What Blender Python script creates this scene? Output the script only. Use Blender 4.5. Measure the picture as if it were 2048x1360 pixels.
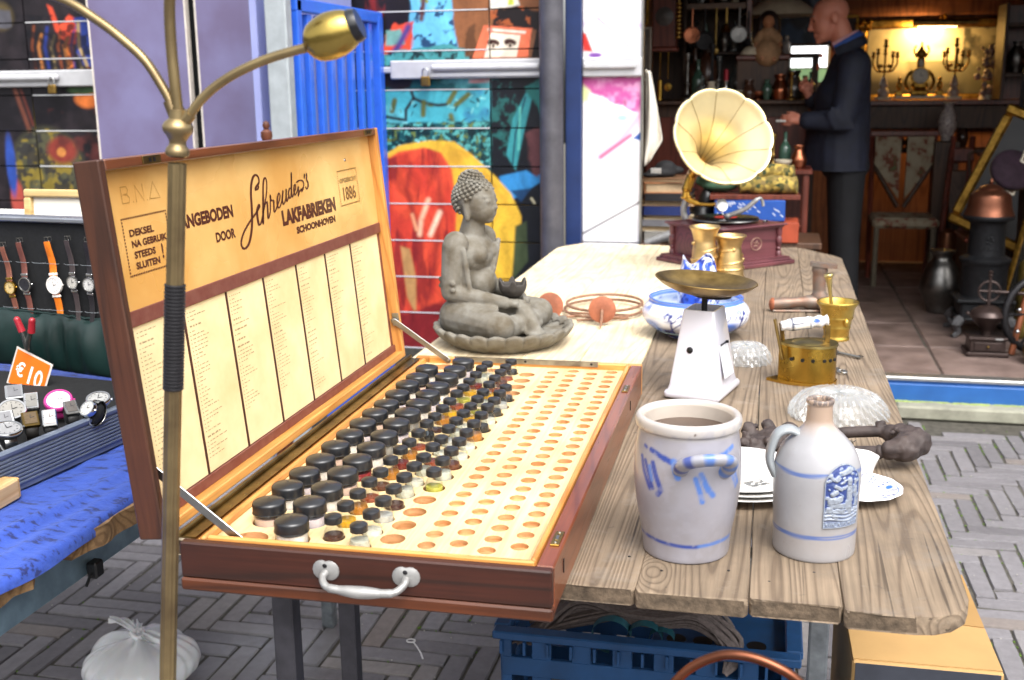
import bpy, bmesh, math, random
import numpy as np
from mathutils import Vector, Matrix, noise as mnoise

for _o in list(bpy.data.objects):
    bpy.data.objects.remove(_o)
SC = bpy.context.scene
COL = SC.collection
R = math.radians
rnd = random.Random(7)

# ------------------------------------------------------------------ camera
CAM_H = 1.52
cam_data = bpy.data.cameras.new("camera")
cam = bpy.data.objects.new("camera", cam_data)
COL.objects.link(cam)
_psi, _th, _rho = 0.2275435, 0.2223198, 0.012
_f = Vector((-math.sin(_psi) * math.cos(_th), math.cos(_psi) * math.cos(_th), -math.sin(_th)))
_r0 = Vector((math.cos(_psi), math.sin(_psi), 0.0))
_u0 = _r0.cross(_f)
_r = math.cos(_rho) * _r0 - math.sin(_rho) * _u0
_u = math.cos(_rho) * _u0 + math.sin(_rho) * _r0
_m = Matrix((( _r.x, _u.x, -_f.x, 0.0), (_r.y, _u.y, -_f.y, 0.0), (_r.z, _u.z, -_f.z, CAM_H), (0, 0, 0, 1)))
cam.matrix_world = _m
cam_data.sensor_width = 36.0
cam_data.lens = 2250.0 / 2048.0 * 36.0
cam_data.clip_start = 0.05
cam_data.clip_end = 400.0
cam_data.dof.use_dof = True
cam_data.dof.focus_distance = 2.0
cam_data.dof.aperture_fstop = 6.0
SC.camera = cam
SC.render.resolution_x, SC.render.resolution_y = 1024, 680

# ------------------------------------------------------------------ daylight
SUN_EL, SUN_AZ = R(56), R(145)      # azimuth measured clockwise from +Y
world = bpy.data.worlds.new("World")
SC.world = world
world.use_nodes = True
_nt = world.node_tree
_bg = _nt.nodes["Background"]
_sky = _nt.nodes.new("ShaderNodeTexSky")
_sky.sky_type = 'NISHITA'
_sky.sun_disc = False
_sky.sun_elevation = SUN_EL
_sky.sun_rotation = SUN_AZ
_sky.air_density = 1.0
_sky.dust_density = 6.0
_sky.ozone_density = 1.0
_hs = _nt.nodes.new("ShaderNodeHueSaturation")      # thin overcast: whiter sky
_hs.inputs["Saturation"].default_value = 0.16
_nt.links.new(_sky.outputs[0], _hs.inputs["Color"])
_nt.links.new(_hs.outputs[0], _bg.inputs["Color"])
_bg.inputs["Strength"].default_value = 0.15
sun_data = bpy.data.lights.new("sun", 'SUN')
sun_data.energy = 0.5
sun_data.angle = R(60)
sun_data.color = (1.0, 0.95, 0.88)
sun = bpy.data.objects.new("sun", sun_data)
COL.objects.link(sun)
_sd = Vector((math.sin(SUN_AZ) * math.cos(SUN_EL), math.cos(SUN_AZ) * math.cos(SUN_EL), math.sin(SUN_EL)))
sun.rotation_euler = (-_sd).to_track_quat('-Z', 'Y').to_euler()
SC.view_settings.view_transform = 'Standard'
SC.view_settings.look = 'None'
SC.view_settings.gamma = 1.0
SC.view_settings.use_curve_mapping = False
SC.view_settings.exposure = 1.36
SC.cycles.max_bounces = 10
SC.cycles.transparent_max_bounces = 12
SC.cycles.use_denoising = True
SC.cycles.sample_clamp_indirect = 6.0
SC.cycles.caustics_reflective = False
SC.cycles.caustics_refractive = False

# ------------------------------------------------------------------ helpers
def lin(c):
    return c / 12.92 if c <= 0.04045 else ((c + 0.055) / 1.055) ** 2.4

def hx(h):
    h = h.lstrip('#')
    return tuple(lin(int(h[i:i + 2], 16) / 255.0) for i in (0, 2, 4))

def mixc(a, b, t):
    return tuple(a[i] * (1 - t) + b[i] * t for i in range(3))

_MATS = {}

def _coords(nt, per_object=True):
    tc = nt.nodes.new("ShaderNodeTexCoord")
    if not per_object:
        return tc.outputs["Object"]
    oi = nt.nodes.new("ShaderNodeObjectInfo")
    mul = nt.nodes.new("ShaderNodeVectorMath"); mul.operation = 'SCALE'
    mul.inputs[0].default_value = (37.0, 53.0, 19.0)
    nt.links.new(oi.outputs["Random"], mul.inputs["Scale"])
    add = nt.nodes.new("ShaderNodeVectorMath"); add.operation = 'ADD'
    nt.links.new(tc.outputs["Object"], add.inputs[0]); nt.links.new(mul.outputs[0], add.inputs[1])
    return add.outputs[0]

def _noise(nt, vec, scale, detail=4.0, rough=0.55):
    n = nt.nodes.new("ShaderNodeTexNoise")
    n.inputs["Scale"].default_value = scale
    n.inputs["Detail"].default_value = detail
    n.inputs["Roughness"].default_value = rough
    nt.links.new(vec, n.inputs["Vector"])
    return n.outputs["Fac"]

def _ramp(nt, fac, stops):
    r = nt.nodes.new("ShaderNodeValToRGB")
    el = r.color_ramp.elements
    while len(el) < len(stops):
        el.new(0.5)
    for e, (p, c) in zip(el, stops):
        e.position = p
        e.color = (c[0], c[1], c[2], 1)
    nt.links.new(fac, r.inputs[0])
    return r.outputs[0]

def _mix(nt, fac, a, b, mode='MIX'):
    m = nt.nodes.new("ShaderNodeMix"); m.data_type = 'RGBA'; m.blend_type = mode
    for sock, v in ((m.inputs[0], fac), (m.inputs[6], a), (m.inputs[7], b)):
        if isinstance(v, (int, float)):
            sock.default_value = v
        elif isinstance(v, tuple):
            sock.default_value = (v[0], v[1], v[2], 1)
        else:
            nt.links.new(v, sock)
    return m.outputs[2]

def _bump(nt, bs, height, strength, dist=0.002):
    b = nt.nodes.new("ShaderNodeBump")
    b.inputs["Strength"].default_value = strength
    b.inputs["Distance"].default_value = dist
    nt.links.new(height, b.inputs["Height"])
    nt.links.new(b.outputs[0], bs.inputs["Normal"])

def new_mat(name):
    m = bpy.data.materials.new(name)
    m.use_nodes = True
    return m, m.node_tree, m.node_tree.nodes["Principled BSDF"]

def M(name, col, rough=0.5, metal=0.0, var=0.12, scale=30.0, bump=0.0, bscale=None, coat=0.0,
      trans=0.0, ior=1.45, emit=None, estr=0.0, attr=None, rvar=0.1, spec=0.5, hue2=None, alpha=1.0, sub=0.0):
    """plain surface with slight uneven tone, gloss and relief"""
    if name in _MATS:
        return _MATS[name]
    if isinstance(col, str):
        col = hx(col)
    m, nt, bs = new_mat(name)
    v = _coords(nt)
    n = _noise(nt, v, scale)
    lo = tuple(max(0.0, c * (1 - var)) for c in col)
    hi = tuple(min(1.0, c * (1 + var)) for c in col)
    if hue2:
        lo = hx(hue2) if isinstance(hue2, str) else hue2
    if attr:
        a = nt.nodes.new("ShaderNodeAttribute"); a.attribute_name = attr
        base = _mix(nt, 1.0, a.outputs["Color"], _ramp(nt, n, [(0.3, (1 - var,) * 3), (0.7, (1, 1, 1))]), 'MULTIPLY')
    else:
        base = _ramp(nt, n, [(0.32, lo), (0.68, hi)])
    nt.links.new(base, bs.inputs["Base Color"])
    if rvar:
        n2 = _noise(nt, v, scale * 0.6, 3.0)
        mr = nt.nodes.new("ShaderNodeMapRange")
        mr.inputs[3].default_value = max(0.02, rough - rvar); mr.inputs[4].default_value = min(1.0, rough + rvar)
        nt.links.new(n2, mr.inputs[0]); nt.links.new(mr.outputs[0], bs.inputs["Roughness"])
    else:
        bs.inputs["Roughness"].default_value = rough
    bs.inputs["Metallic"].default_value = metal
    bs.inputs["IOR"].default_value = ior
    bs.inputs["Specular IOR Level"].default_value = spec
    bs.inputs["Coat Weight"].default_value = coat
    bs.inputs["Coat Roughness"].default_value = 0.12
    bs.inputs["Transmission Weight"].default_value = trans
    bs.inputs["Alpha"].default_value = alpha
    if sub:
        bs.inputs["Subsurface Weight"].default_value = sub
        bs.inputs["Subsurface Radius"].default_value = (0.01, 0.005, 0.003)
    if emit:
        e = hx(emit) if isinstance(emit, str) else emit
        bs.inputs["Emission Color"].default_value = (*e, 1)
        bs.inputs["Emission Strength"].default_value = estr
    if bump:
        _bump(nt, bs, _noise(nt, v, bscale or scale * 3, 6.0, 0.65), bump)
    _MATS[name] = m
    return m

def wood(name, c1, c2, axis=1, rings=55.0, rough=0.55, coat=0.0, bump=0.25, dirt=None, dirt_amt=0.0, stretch=0.09, distort=5.0, ring_amt=0.7, knots=0.0):
    """grained timber: stretched growth rings with fibres along the given axis"""
    if name in _MATS:
        return _MATS[name]
    c1 = hx(c1) if isinstance(c1, str) else c1
    c2 = hx(c2) if isinstance(c2, str) else c2
    m, nt, bs = new_mat(name)
    v = _coords(nt)
    mp = nt.nodes.new("ShaderNodeMapping")
    sc = [1.0, 1.0, 1.0]; sc[axis] = stretch
    mp.inputs["Scale"].default_value = sc
    nt.links.new(v, mp.inputs["Vector"])
    src = mp.outputs[0]
    low = nt.nodes.new("ShaderNodeTexNoise"); low.inputs["Scale"].default_value = 8.0; low.inputs["Detail"].default_value = 1.2
    nt.links.new(src, low.inputs["Vector"])
    mul = nt.nodes.new("ShaderNodeMath"); mul.operation = 'MULTIPLY'; mul.inputs[1].default_value = rings * 2.1
    if knots:
        vo = nt.nodes.new("ShaderNodeTexVoronoi"); vo.inputs["Scale"].default_value = 3.6
        mk = nt.nodes.new("ShaderNodeMapping"); ks = [1.0, 1.0, 0.2]; ks[axis] = 0.55
        mk.inputs["Scale"].default_value = ks; nt.links.new(v, mk.inputs["Vector"]); nt.links.new(mk.outputs[0], vo.inputs["Vector"])
        kr = nt.nodes.new("ShaderNodeMapRange"); kr.interpolation_type = 'SMOOTHSTEP'
        kr.inputs[1].default_value = 0.0; kr.inputs[2].default_value = 0.17; kr.inputs[3].default_value = knots; kr.inputs[4].default_value = 0.0
        nt.links.new(vo.outputs["Distance"], kr.inputs[0])
        ad = nt.nodes.new("ShaderNodeMath"); ad.operation = 'ADD'
        nt.links.new(low.outputs["Fac"], ad.inputs[0]); nt.links.new(kr.outputs[0], ad.inputs[1])
        nt.links.new(ad.outputs[0], mul.inputs[0])
    else:
        nt.links.new(low.outputs["Fac"], mul.inputs[0])
    sn = nt.nodes.new("ShaderNodeMath"); sn.operation = 'SINE'
    nt.links.new(mul.outputs[0], sn.inputs[0])
    mr = nt.nodes.new("ShaderNodeMapRange"); mr.inputs[1].default_value = -1.0; mr.inputs[2].default_value = 1.0
    nt.links.new(sn.outputs[0], mr.inputs[0])
    mp2 = nt.nodes.new("ShaderNodeMapping")
    sc2 = [1.0, 1.0, 1.0]; sc2[axis] = 0.025
    mp2.inputs["Scale"].default_value = sc2
    nt.links.new(v, mp2.inputs["Vector"])
    fib = _noise(nt, mp2.outputs[0], 190.0, 6.0, 0.68)
    blot = _noise(nt, v, 7.0, 4.0)
    ringc = _ramp(nt, mr.outputs[0], [(0.3, c1), (0.8, mixc(c1, c2, 0.3)), (0.97, c2)])
    flat = mixc(c1, c2, 0.35)
    base = _mix(nt, ring_amt, flat, ringc)
    base = _mix(nt, 0.65, base, _mix(nt, 1.0, base, _ramp(nt, fib, [(0.3, (0.55, 0.55, 0.55)), (0.7, (1.25, 1.25, 1.25))]), 'MULTIPLY'))
    base = _mix(nt, 1.0, base, _ramp(nt, blot, [(0.3, (0.78, 0.78, 0.78)), (0.7, (1.12, 1.12, 1.12))]), 'MULTIPLY')
    if knots:                                   # drying cracks along the fibres
        mc = nt.nodes.new("ShaderNodeMapping"); cs = [1.0, 1.0, 1.0]; cs[axis] = 0.02
        mc.inputs["Scale"].default_value = cs; nt.links.new(v, mc.inputs["Vector"])
        ck = nt.nodes.new("ShaderNodeMapRange"); ck.inputs[1].default_value = 0.66; ck.inputs[2].default_value = 0.70; ck.inputs[4].default_value = 0.75
        nt.links.new(_noise(nt, mc.outputs[0], 75.0, 2.0, 0.5), ck.inputs[0])
        base = _mix(nt, ck.outputs[0], base, mixc(c2, (0, 0, 0), 0.6))
        sp = nt.nodes.new("ShaderNodeMapRange"); sp.inputs[1].default_value = 0.68; sp.inputs[2].default_value = 0.74; sp.inputs[4].default_value = 0.45
        nt.links.new(_noise(nt, v, 34.0, 3.0, 0.6), sp.inputs[0])
        base = _mix(nt, sp.outputs[0], base, (0.035, 0.03, 0.028))
        pw = nt.nodes.new("ShaderNodeMapRange"); pw.inputs[1].default_value = 0.55; pw.inputs[2].default_value = 0.75; pw.inputs[4].default_value = 0.4
        nt.links.new(_noise(nt, v, 10.0, 6.0, 0.7), pw.inputs[0])
        base = _mix(nt, pw.outputs[0], base, (0.42, 0.37, 0.31))
    if dirt:
        d = hx(dirt) if isinstance(dirt, str) else dirt
        dn = _noise(nt, v, 5.0, 7.0, 0.7)
        mr2 = nt.nodes.new("ShaderNodeMapRange"); mr2.inputs[1].default_value = 0.5; mr2.inputs[2].default_value = 0.72; mr2.inputs[4].default_value = dirt_amt
        nt.links.new(dn, mr2.inputs[0])
        base = _mix(nt, mr2.outputs[0], base, d)
    nt.links.new(base, bs.inputs["Base Color"])
    mr3 = nt.nodes.new("ShaderNodeMapRange"); mr3.inputs[3].default_value = max(0.05, rough - 0.1); mr3.inputs[4].default_value = min(1, rough + 0.12)
    nt.links.new(fib, mr3.inputs[0]); nt.links.new(mr3.outputs[0], bs.inputs["Roughness"])
    bs.inputs["Coat Weight"].default_value = coat
    bs.inputs["Coat Roughness"].default_value = 0.15
    if bump:
        hsum = nt.nodes.new("ShaderNodeMath"); hsum.operation = 'ADD'
        nt.links.new(fib, hsum.inputs[0]); nt.links.new(mr.outputs[0], hsum.inputs[1])
        _bump(nt, bs, hsum.outputs[0], bump, 0.0012)
    _MATS[name] = m
    return m

def clear_glass(name, tint=(0.95, 0.96, 0.95), rough=0.03, ior=1.5, milk=0.0, bump=0.0):
    """thin clear glass: sees through, mirrors at grazing angles"""
    if name in _MATS:
        return _MATS[name]
    m, nt, bs = new_mat(name)
    tr = nt.nodes.new("ShaderNodeBsdfTransparent"); tr.inputs[0].default_value = (*tint, 1)
    gl = nt.nodes.new("ShaderNodeBsdfGlossy"); gl.inputs["Roughness"].default_value = rough
    fr = nt.nodes.new("ShaderNodeFresnel"); fr.inputs[0].default_value = ior
    mx = nt.nodes.new("ShaderNodeMixShader")
    ge = nt.nodes.new("ShaderNodeNewGeometry"); iv = nt.nodes.new("ShaderNodeMath"); iv.operation = 'SUBTRACT'; iv.inputs[0].default_value = 1.0; nt.links.new(ge.outputs["Backfacing"], iv.inputs[1])
    fm = nt.nodes.new("ShaderNodeMath"); fm.operation = 'MULTIPLY'; nt.links.new(fr.outputs[0], fm.inputs[0]); nt.links.new(iv.outputs[0], fm.inputs[1])
    nt.links.new(fm.outputs[0], mx.inputs[0]); nt.links.new(tr.outputs[0], mx.inputs[1]); nt.links.new(gl.outputs[0], mx.inputs[2])
    out = mx.outputs[0]
    if milk:
        df = nt.nodes.new("ShaderNodeBsdfDiffuse"); df.inputs[0].default_value = (0.85, 0.87, 0.88, 1)
        tl = nt.nodes.new("ShaderNodeBsdfTranslucent"); tl.inputs[0].default_value = (0.85, 0.87, 0.88, 1)
        a = nt.nodes.new("ShaderNodeMixShader"); a.inputs[0].default_value = 0.5
        nt.links.new(df.outputs[0], a.inputs[1]); nt.links.new(tl.outputs[0], a.inputs[2])
        b = nt.nodes.new("ShaderNodeMixShader"); b.inputs[0].default_value = milk
        nt.links.new(out, b.inputs[1]); nt.links.new(a.outputs[0], b.inputs[2]); out = b.outputs[0]
        if bump:
            bp = nt.nodes.new("ShaderNodeBump"); bp.inputs["Strength"].default_value = bump; bp.inputs["Distance"].default_value = 0.006
            nt.links.new(_noise(nt, _coords(nt), 26.0, 3.0, 0.5), bp.inputs["Height"])
            for nd in (gl, df): nt.links.new(bp.outputs[0], nd.inputs["Normal"])
    nt.links.new(out, nt.nodes["Material Output"].inputs[0])
    nt.nodes.remove(bs)
    _MATS[name] = m
    return m

class G:
    """gathers shapes for ONE mesh object"""
    def __init__(self):
        self.v = []; self.f = []; self.mi = []; self.cur = 0; self.T = None
    def _add(self, vs, fs):
        o = len(self.v)
        if self.T is not None:
            vs = [self.T @ Vector(p) for p in vs]
        self.v.extend((float(p[0]), float(p[1]), float(p[2])) for p in vs)
        for f in fs:
            self.f.append(tuple(i + o for i in f)); self.mi.append(self.cur)
        return self
    def box(self, c, s, rz=0.0, bev=0.0, M3=None):
        x, y, z = s[0] / 2, s[1] / 2, s[2] / 2
        b = min(bev, x * 0.9, y * 0.9, z * 0.9)
        mt = Matrix.Translation(c) @ (M3 if M3 is not None else Matrix.Rotation(rz, 4, 'Z'))
        if b <= 0:
            vs = [(i, j, k) for k in (-z, z) for j in (-y, y) for i in (-x, x)]
            fs = [(0, 2, 3, 1), (4, 5, 7, 6), (0, 1, 5, 4), (2, 6, 7, 3), (0, 4, 6, 2), (1, 3, 7, 5)]
        else:
            vs = []; idx = {}
            for sx in (-1, 1):
                for sy in (-1, 1):
                    for sz in (-1, 1):
                        for a in range(3):
                            p = [sx * (x - b), sy * (y - b), sz * (z - b)]
                            p[a] = (sx * x, sy * y, sz * z)[a]
                            idx[(sx, sy, sz, a)] = len(vs); vs.append(tuple(p))
            fs = []
            for a in range(3):
                u, w = (a + 1) % 3, (a + 2) % 3
                for sa in (-1, 1):
                    loop = []
                    for su, sw in ((-1, -1), (1, -1), (1, 1), (-1, 1)):
                        k = [0, 0, 0]; k[a] = sa; k[u] = su; k[w] = sw
                        loop.append(idx[(k[0], k[1], k[2], a)])
                    fs.append(tuple(loop if sa > 0 else loop[::-1]))
            for a in range(3):
                u, w = (a + 1) % 3, (a + 2) % 3
                for su in (-1, 1):
                    for sw in (-1, 1):
                        k1 = [0, 0, 0]; k1[a] = -1; k1[u] = su; k1[w] = sw
                        k2 = list(k1); k2[a] = 1
                        q = (idx[(*k1, u)], idx[(*k2, u)], idx[(*k2, w)], idx[(*k1, w)])
                        fs.append(q if su * sw > 0 else q[::-1])
            for sx in (-1, 1):
                for sy in (-1, 1):
                    for sz in (-1, 1):
                        t = tuple(idx[(sx, sy, sz, a)] for a in range(3))
                        fs.append(t if sx * sy * sz > 0 else t[::-1])
        return self._add([mt @ Vector(p) for p in vs], fs)
    def lathe(self, prof, seg=32, c=(0, 0, 0), axis=None, wob=None, cap0=False, cap1=False):
        """prof = [(radius, height)]; axis = direction of the height"""
        q = Vector(axis).to_track_quat('Z', 'Y').to_matrix().to_4x4() if axis is not None else Matrix.Identity(4)
        mt = Matrix.Translation(c) @ q
        vs = []; fs = []
        for i, (r, h) in enumerate(prof):
            for j in range(seg):
                a = 2 * math.pi * j / seg
                rr, hh = (r, h) if wob is None else wob(r, h, a, i)
                vs.append(mt @ Vector((rr * math.cos(a), rr * math.sin(a), hh)))
        n = len(prof)
        for i in range(n - 1):
            for j in range(seg):
                k = (j + 1) % seg
                fs.append((i * seg + j, i * seg + k, (i + 1) * seg + k, (i + 1) * seg + j))
        if cap0: fs.append(tuple(range(seg))[::-1])
        if cap1: fs.append(tuple((n - 1) * seg + j for j in range(seg)))
        return self._add(vs, fs)
    def tube(self, pts, rad, seg=10, closed=False, caps=True, flat=None):
        pts = [Vector(p) for p in pts]; n = len(pts)
        rads = rad if isinstance(rad, (list, tuple)) else [rad] * n
        vs = []; fs = []
        up = None
        for i in range(n):
            a = pts[i - 1] if (i > 0 or closed) else pts[i]
            b = pts[(i + 1) % n] if (i < n - 1 or closed) else pts[i]
            t = (b - a).normalized()
            if up is None:
                ref = Vector((0, 0, 1)) if abs(t.z) < 0.9 else Vector((0, 1, 0))
                up = (ref - t * ref.dot(t)).normalized()
            else:
                up = (up - t * up.dot(t))
                up = up.normalized() if up.length > 1e-6 else Vector((0, 0, 1))
            side = t.cross(up)
            for j in range(seg):
                an = 2 * math.pi * j / seg
                fx = 1.0 if flat is None else flat
                vs.append(pts[i] + (side * math.cos(an) + up * math.sin(an) * fx) * rads[i])
        m = n if closed else n - 1
        for i in range(m):
            i2 = (i + 1) % n
            for j in range(seg):
                k = (j + 1) % seg
                fs.append((i * seg + j, i * seg + k, i2 * seg + k, i2 * seg + j))
        if caps and not closed:
            fs.append(tuple(range(seg))[::-1]); fs.append(tuple((n - 1) * seg + j for j in range(seg)))
        return self._add(vs, fs)
    def prism(self, poly, h, mt=None, bev=0.0):
        """2D outline (counter-clockwise) extruded by h along local z"""
        n = len(poly)
        mt = mt if mt is not None else Matrix.Identity(4)
        vs = [mt @ Vector((p[0], p[1], 0)) for p in poly] + [mt @ Vector((p[0], p[1], h)) for p in poly]
        fs = [tuple(range(n))[::-1], tuple(n + i for i in range(n))] + [(i, (i + 1) % n, n + (i + 1) % n, n + i) for i in range(n)]
        return self._add(vs, fs)
    def ball(self, c, r, seg=16, rings=10, M3=None):
        r = (r, r, r) if isinstance(r, (int, float)) else r
        mt = Matrix.Translation(c) @ (M3 if M3 is not None else Matrix.Identity(4))
        vs = [mt @ Vector((0, 0, -r[2]))]
        for i in range(1, rings):
            p = math.pi * i / rings - math.pi / 2
            for j in range(seg):
                a = 2 * math.pi * j / seg
                vs.append(mt @ Vector((r[0] * math.cos(p) * math.cos(a), r[1] * math.cos(p) * math.sin(a), r[2] * math.sin(p))))
        vs.append(mt @ Vector((0, 0, r[2])))
        fs = []
        for j in range(seg):
            k = (j + 1) % seg
            fs.append((0, 1 + k, 1 + j))
            for i in range(rings - 2):
                a0 = 1 + i * seg
                fs.append((a0 + j, a0 + k, a0 + seg + k, a0 + seg + j))
            a0 = 1 + (rings - 2) * seg
            fs.append((a0 + j, a0 + k, len(vs) - 1))
        return self._add(vs, fs)
    def grid(self, nu, nv, fn):
        vs = [fn(i / nu, j / nv) for j in range(nv + 1) for i in range(nu + 1)]
        fs = [(j * (nu + 1) + i, j * (nu + 1) + i + 1, (j + 1) * (nu + 1) + i + 1, (j + 1) * (nu + 1) + i) for j in range(nv) for i in range(nu)]
        return self._add(vs, fs)
    def quad(self, a, b, c, d):
        return self._add([a, b, c, d], [(0, 1, 2, 3)])
    def mesh(self, name, mats, smooth=40):
        me = bpy.data.meshes.new(name)
        me.from_pydata(self.v, [], self.f)
        mats = mats if isinstance(mats, (list, tuple)) else [mats]
        for m in mats:
            me.materials.append(m)
        if len(mats) > 1:
            me.polygons.foreach_set("material_index", self.mi)
        me.update()
        if smooth:
            me.polygons.foreach_set("use_smooth", [True] * len(me.polygons))
            me.set_sharp_from_angle(angle=R(smooth))
        return me
    def build(self, name, mats, parent=None, loc=(0, 0, 0), rot=(0, 0, 0), smooth=40):
        return link(name, self.mesh(name, mats, smooth), parent, loc, rot)

def link(name, me, parent=None, loc=(0, 0, 0), rot=(0, 0, 0)):
    o = bpy.data.objects.new(name, me)
    COL.objects.link(o)
    o.location = loc; o.rotation_euler = rot
    if parent is not None:
        o.parent = parent
    return o

def tag(o, label, cat, group=None):
    o["label"] = label; o["category"] = cat
    if group: o["group"] = group
    return o

def thing(name, label, cat, loc=(0, 0, 0), rz=0.0, group=None, rot=None):
    o = bpy.data.objects.new(name, None)
    COL.objects.link(o)
    o.empty_display_size = 0.05
    o.location = loc
    o.rotation_euler = rot if rot is not None else (0, 0, rz)
    return tag(o, label, cat, group)

def dup(root, loc, rz=None, label=None, group=None, rot=None, scale=None):
    r = root.copy(); COL.objects.link(r)
    r.location = loc
    if rz is not None: r.rotation_euler = (0, 0, rz)
    if rot is not None: r.rotation_euler = rot
    if scale is not None: r.scale = (scale,) * 3
    if label: r["label"] = label
    if group: r["group"] = group
    for ch in list(root.children):
        c = ch.copy(); COL.objects.link(c); c.parent = r
        for g in ch.children:
            d = g.copy(); COL.objects.link(d); d.parent = c
    return r

def text_mesh(body, size=1.0, bold=0.0, sx=1.0, spacing=1.0, align='LEFT', shear=0.0, extrude=0.0):
    c = bpy.data.curves.new("lettering", 'FONT')
    c.body = body; c.size = size; c.offset = bold; c.space_character = spacing
    c.align_x = align; c.shear = shear; c.extrude = extrude
    c.resolution_u = 3
    o = bpy.data.objects.new("lettering", c); COL.objects.link(o)
    dg = bpy.context.evaluated_depsgraph_get()
    me = bpy.data.meshes.new_from_object(o.evaluated_get(dg))
    bpy.data.objects.remove(o); bpy.data.curves.remove(c)
    if sx != 1.0:
        me.transform(Matrix.Diagonal((sx, 1, 1, 1)))
    return me

def vcol(me, cols, name="Col"):
    a = me.color_attributes.new(name, 'FLOAT_COLOR', 'POINT')
    arr = np.ones((len(me.vertices), 4), dtype=np.float32)
    arr[:, :3] = cols
    a.data.foreach_set("color", arr.ravel())

def smooth_noise(P, scale, seed=0, octs=3):
    """value noise on an (N,2) or (N,3) array, range about 0..1"""
    P = np.asarray(P, float) * scale
    if P.shape[1] == 2:
        P = np.c_[P, np.zeros(len(P))]
    out = np.zeros(len(P)); amp = 1.0; tot = 0.0
    for o in range(octs):
        q = P * (2 ** o) + seed * 17.13 + o * 5.7
        i = np.floor(q).astype(np.int64); f = q - i; f = f * f * (3 - 2 * f)
        def h(dx, dy, dz):
            n = (i[:, 0] + dx) * 73856093 ^ (i[:, 1] + dy) * 19349663 ^ (i[:, 2] + dz) * 83492791
            n = (n ^ (n >> 13)) * 1274126177
            n = n ^ (n >> 16)
            return (n & 0xFFFF) / 65535.0
        r = 0
        for dx in (0, 1):
            for dy in (0, 1):
                for dz in (0, 1):
                    w = (f[:, 0] if dx else 1 - f[:, 0]) * (f[:, 1] if dy else 1 - f[:, 1]) * (f[:, 2] if dz else 1 - f[:, 2])
                    r = r + w * h(dx, dy, dz)
        out += amp * r; tot += amp; amp *= 0.5
    return out / tot

class Paint:
    """flat pigment laid on a set of surface points (prints, glaze painting)"""
    def __init__(self, P, base):
        self.P = np.asarray(P, float); self.c = np.tile(np.array(base, float), (len(self.P), 1))
    def lay(self, a, col):
        a = np.clip(a, 0, 1)[:, None]
        self.c = self.c * (1 - a) + np.array(col, float) * a
        return self
    def seg_dist(self, pts, closed=False):
        d = np.full(len(self.P), 1e9); pts = [np.array(p, float) for p in pts]
        n = len(pts)
        for i in range(n if closed else n - 1):
            a, b = pts[i], pts[(i + 1) % n]; ab = b - a
            t = np.clip(((self.P - a) @ ab) / max(ab @ ab, 1e-12), 0, 1)
            d = np.minimum(d, np.linalg.norm(self.P - a - t[:, None] * ab, axis=1))
        return d
    def stroke(self, pts, w, col, soft=None, k=1.0):
        soft = soft or w * 0.7
        return self.lay(((w / 2 - self.seg_dist(pts)) / soft + 0.5) * k, col)
    def poly(self, pts, col, soft=6.0, k=1.0, jit=0.0, seed=1, jscale=0.05):
        ins = np.zeros(len(self.P), bool); n = len(pts); x, y = self.P[:, 0], self.P[:, 1]
        for i in range(n):
            (x0, y0), (x1, y1) = pts[i], pts[(i + 1) % n]
            if y0 == y1: continue
            c = ((y0 > y) != (y1 > y)) & (x < (x1 - x0) * (y - y0) / (y1 - y0) + x0)
            ins ^= c
        d = self.seg_dist(pts, True)
        sd = np.where(ins, d, -d)
        if jit: sd = sd + (smooth_noise(self.P, jscale, seed) - 0.5) * jit
        return self.lay(np.clip(sd / soft + 0.5, 0, 1) * k, col)
    def ell(self, c, r, col, soft=0.25, k=1.0, rot=0.0):
        q = self.P - np.array(c, float); ca, sa = math.cos(rot), math.sin(rot)
        u = (q[:, 0] * ca + q[:, 1] * sa) / r[0]; w = (-q[:, 0] * sa + q[:, 1] * ca) / r[1]
        return self.lay(np.clip((1 - np.sqrt(u * u + w * w)) / soft + 0.5, 0, 1) * k, col)
    def blotch(self, col, scale, seed, lo=0.5, hi=0.6, k=1.0, mask=None, stretch=(1, 1)):
        n = smooth_noise(self.P * np.array(stretch), scale, seed, 4)
        a = np.clip((n - lo) / (hi - lo), 0, 1) * k
        if mask is not None: a = a * mask
        return self.lay(a, col)
    def mask_poly(self, pts, soft=4.0):
        keep = self.c; self.c = np.zeros((len(self.P), 3)); self.poly(pts, (1, 1, 1), soft); m = self.c[:, 0]; self.c = keep
        return m

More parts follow.
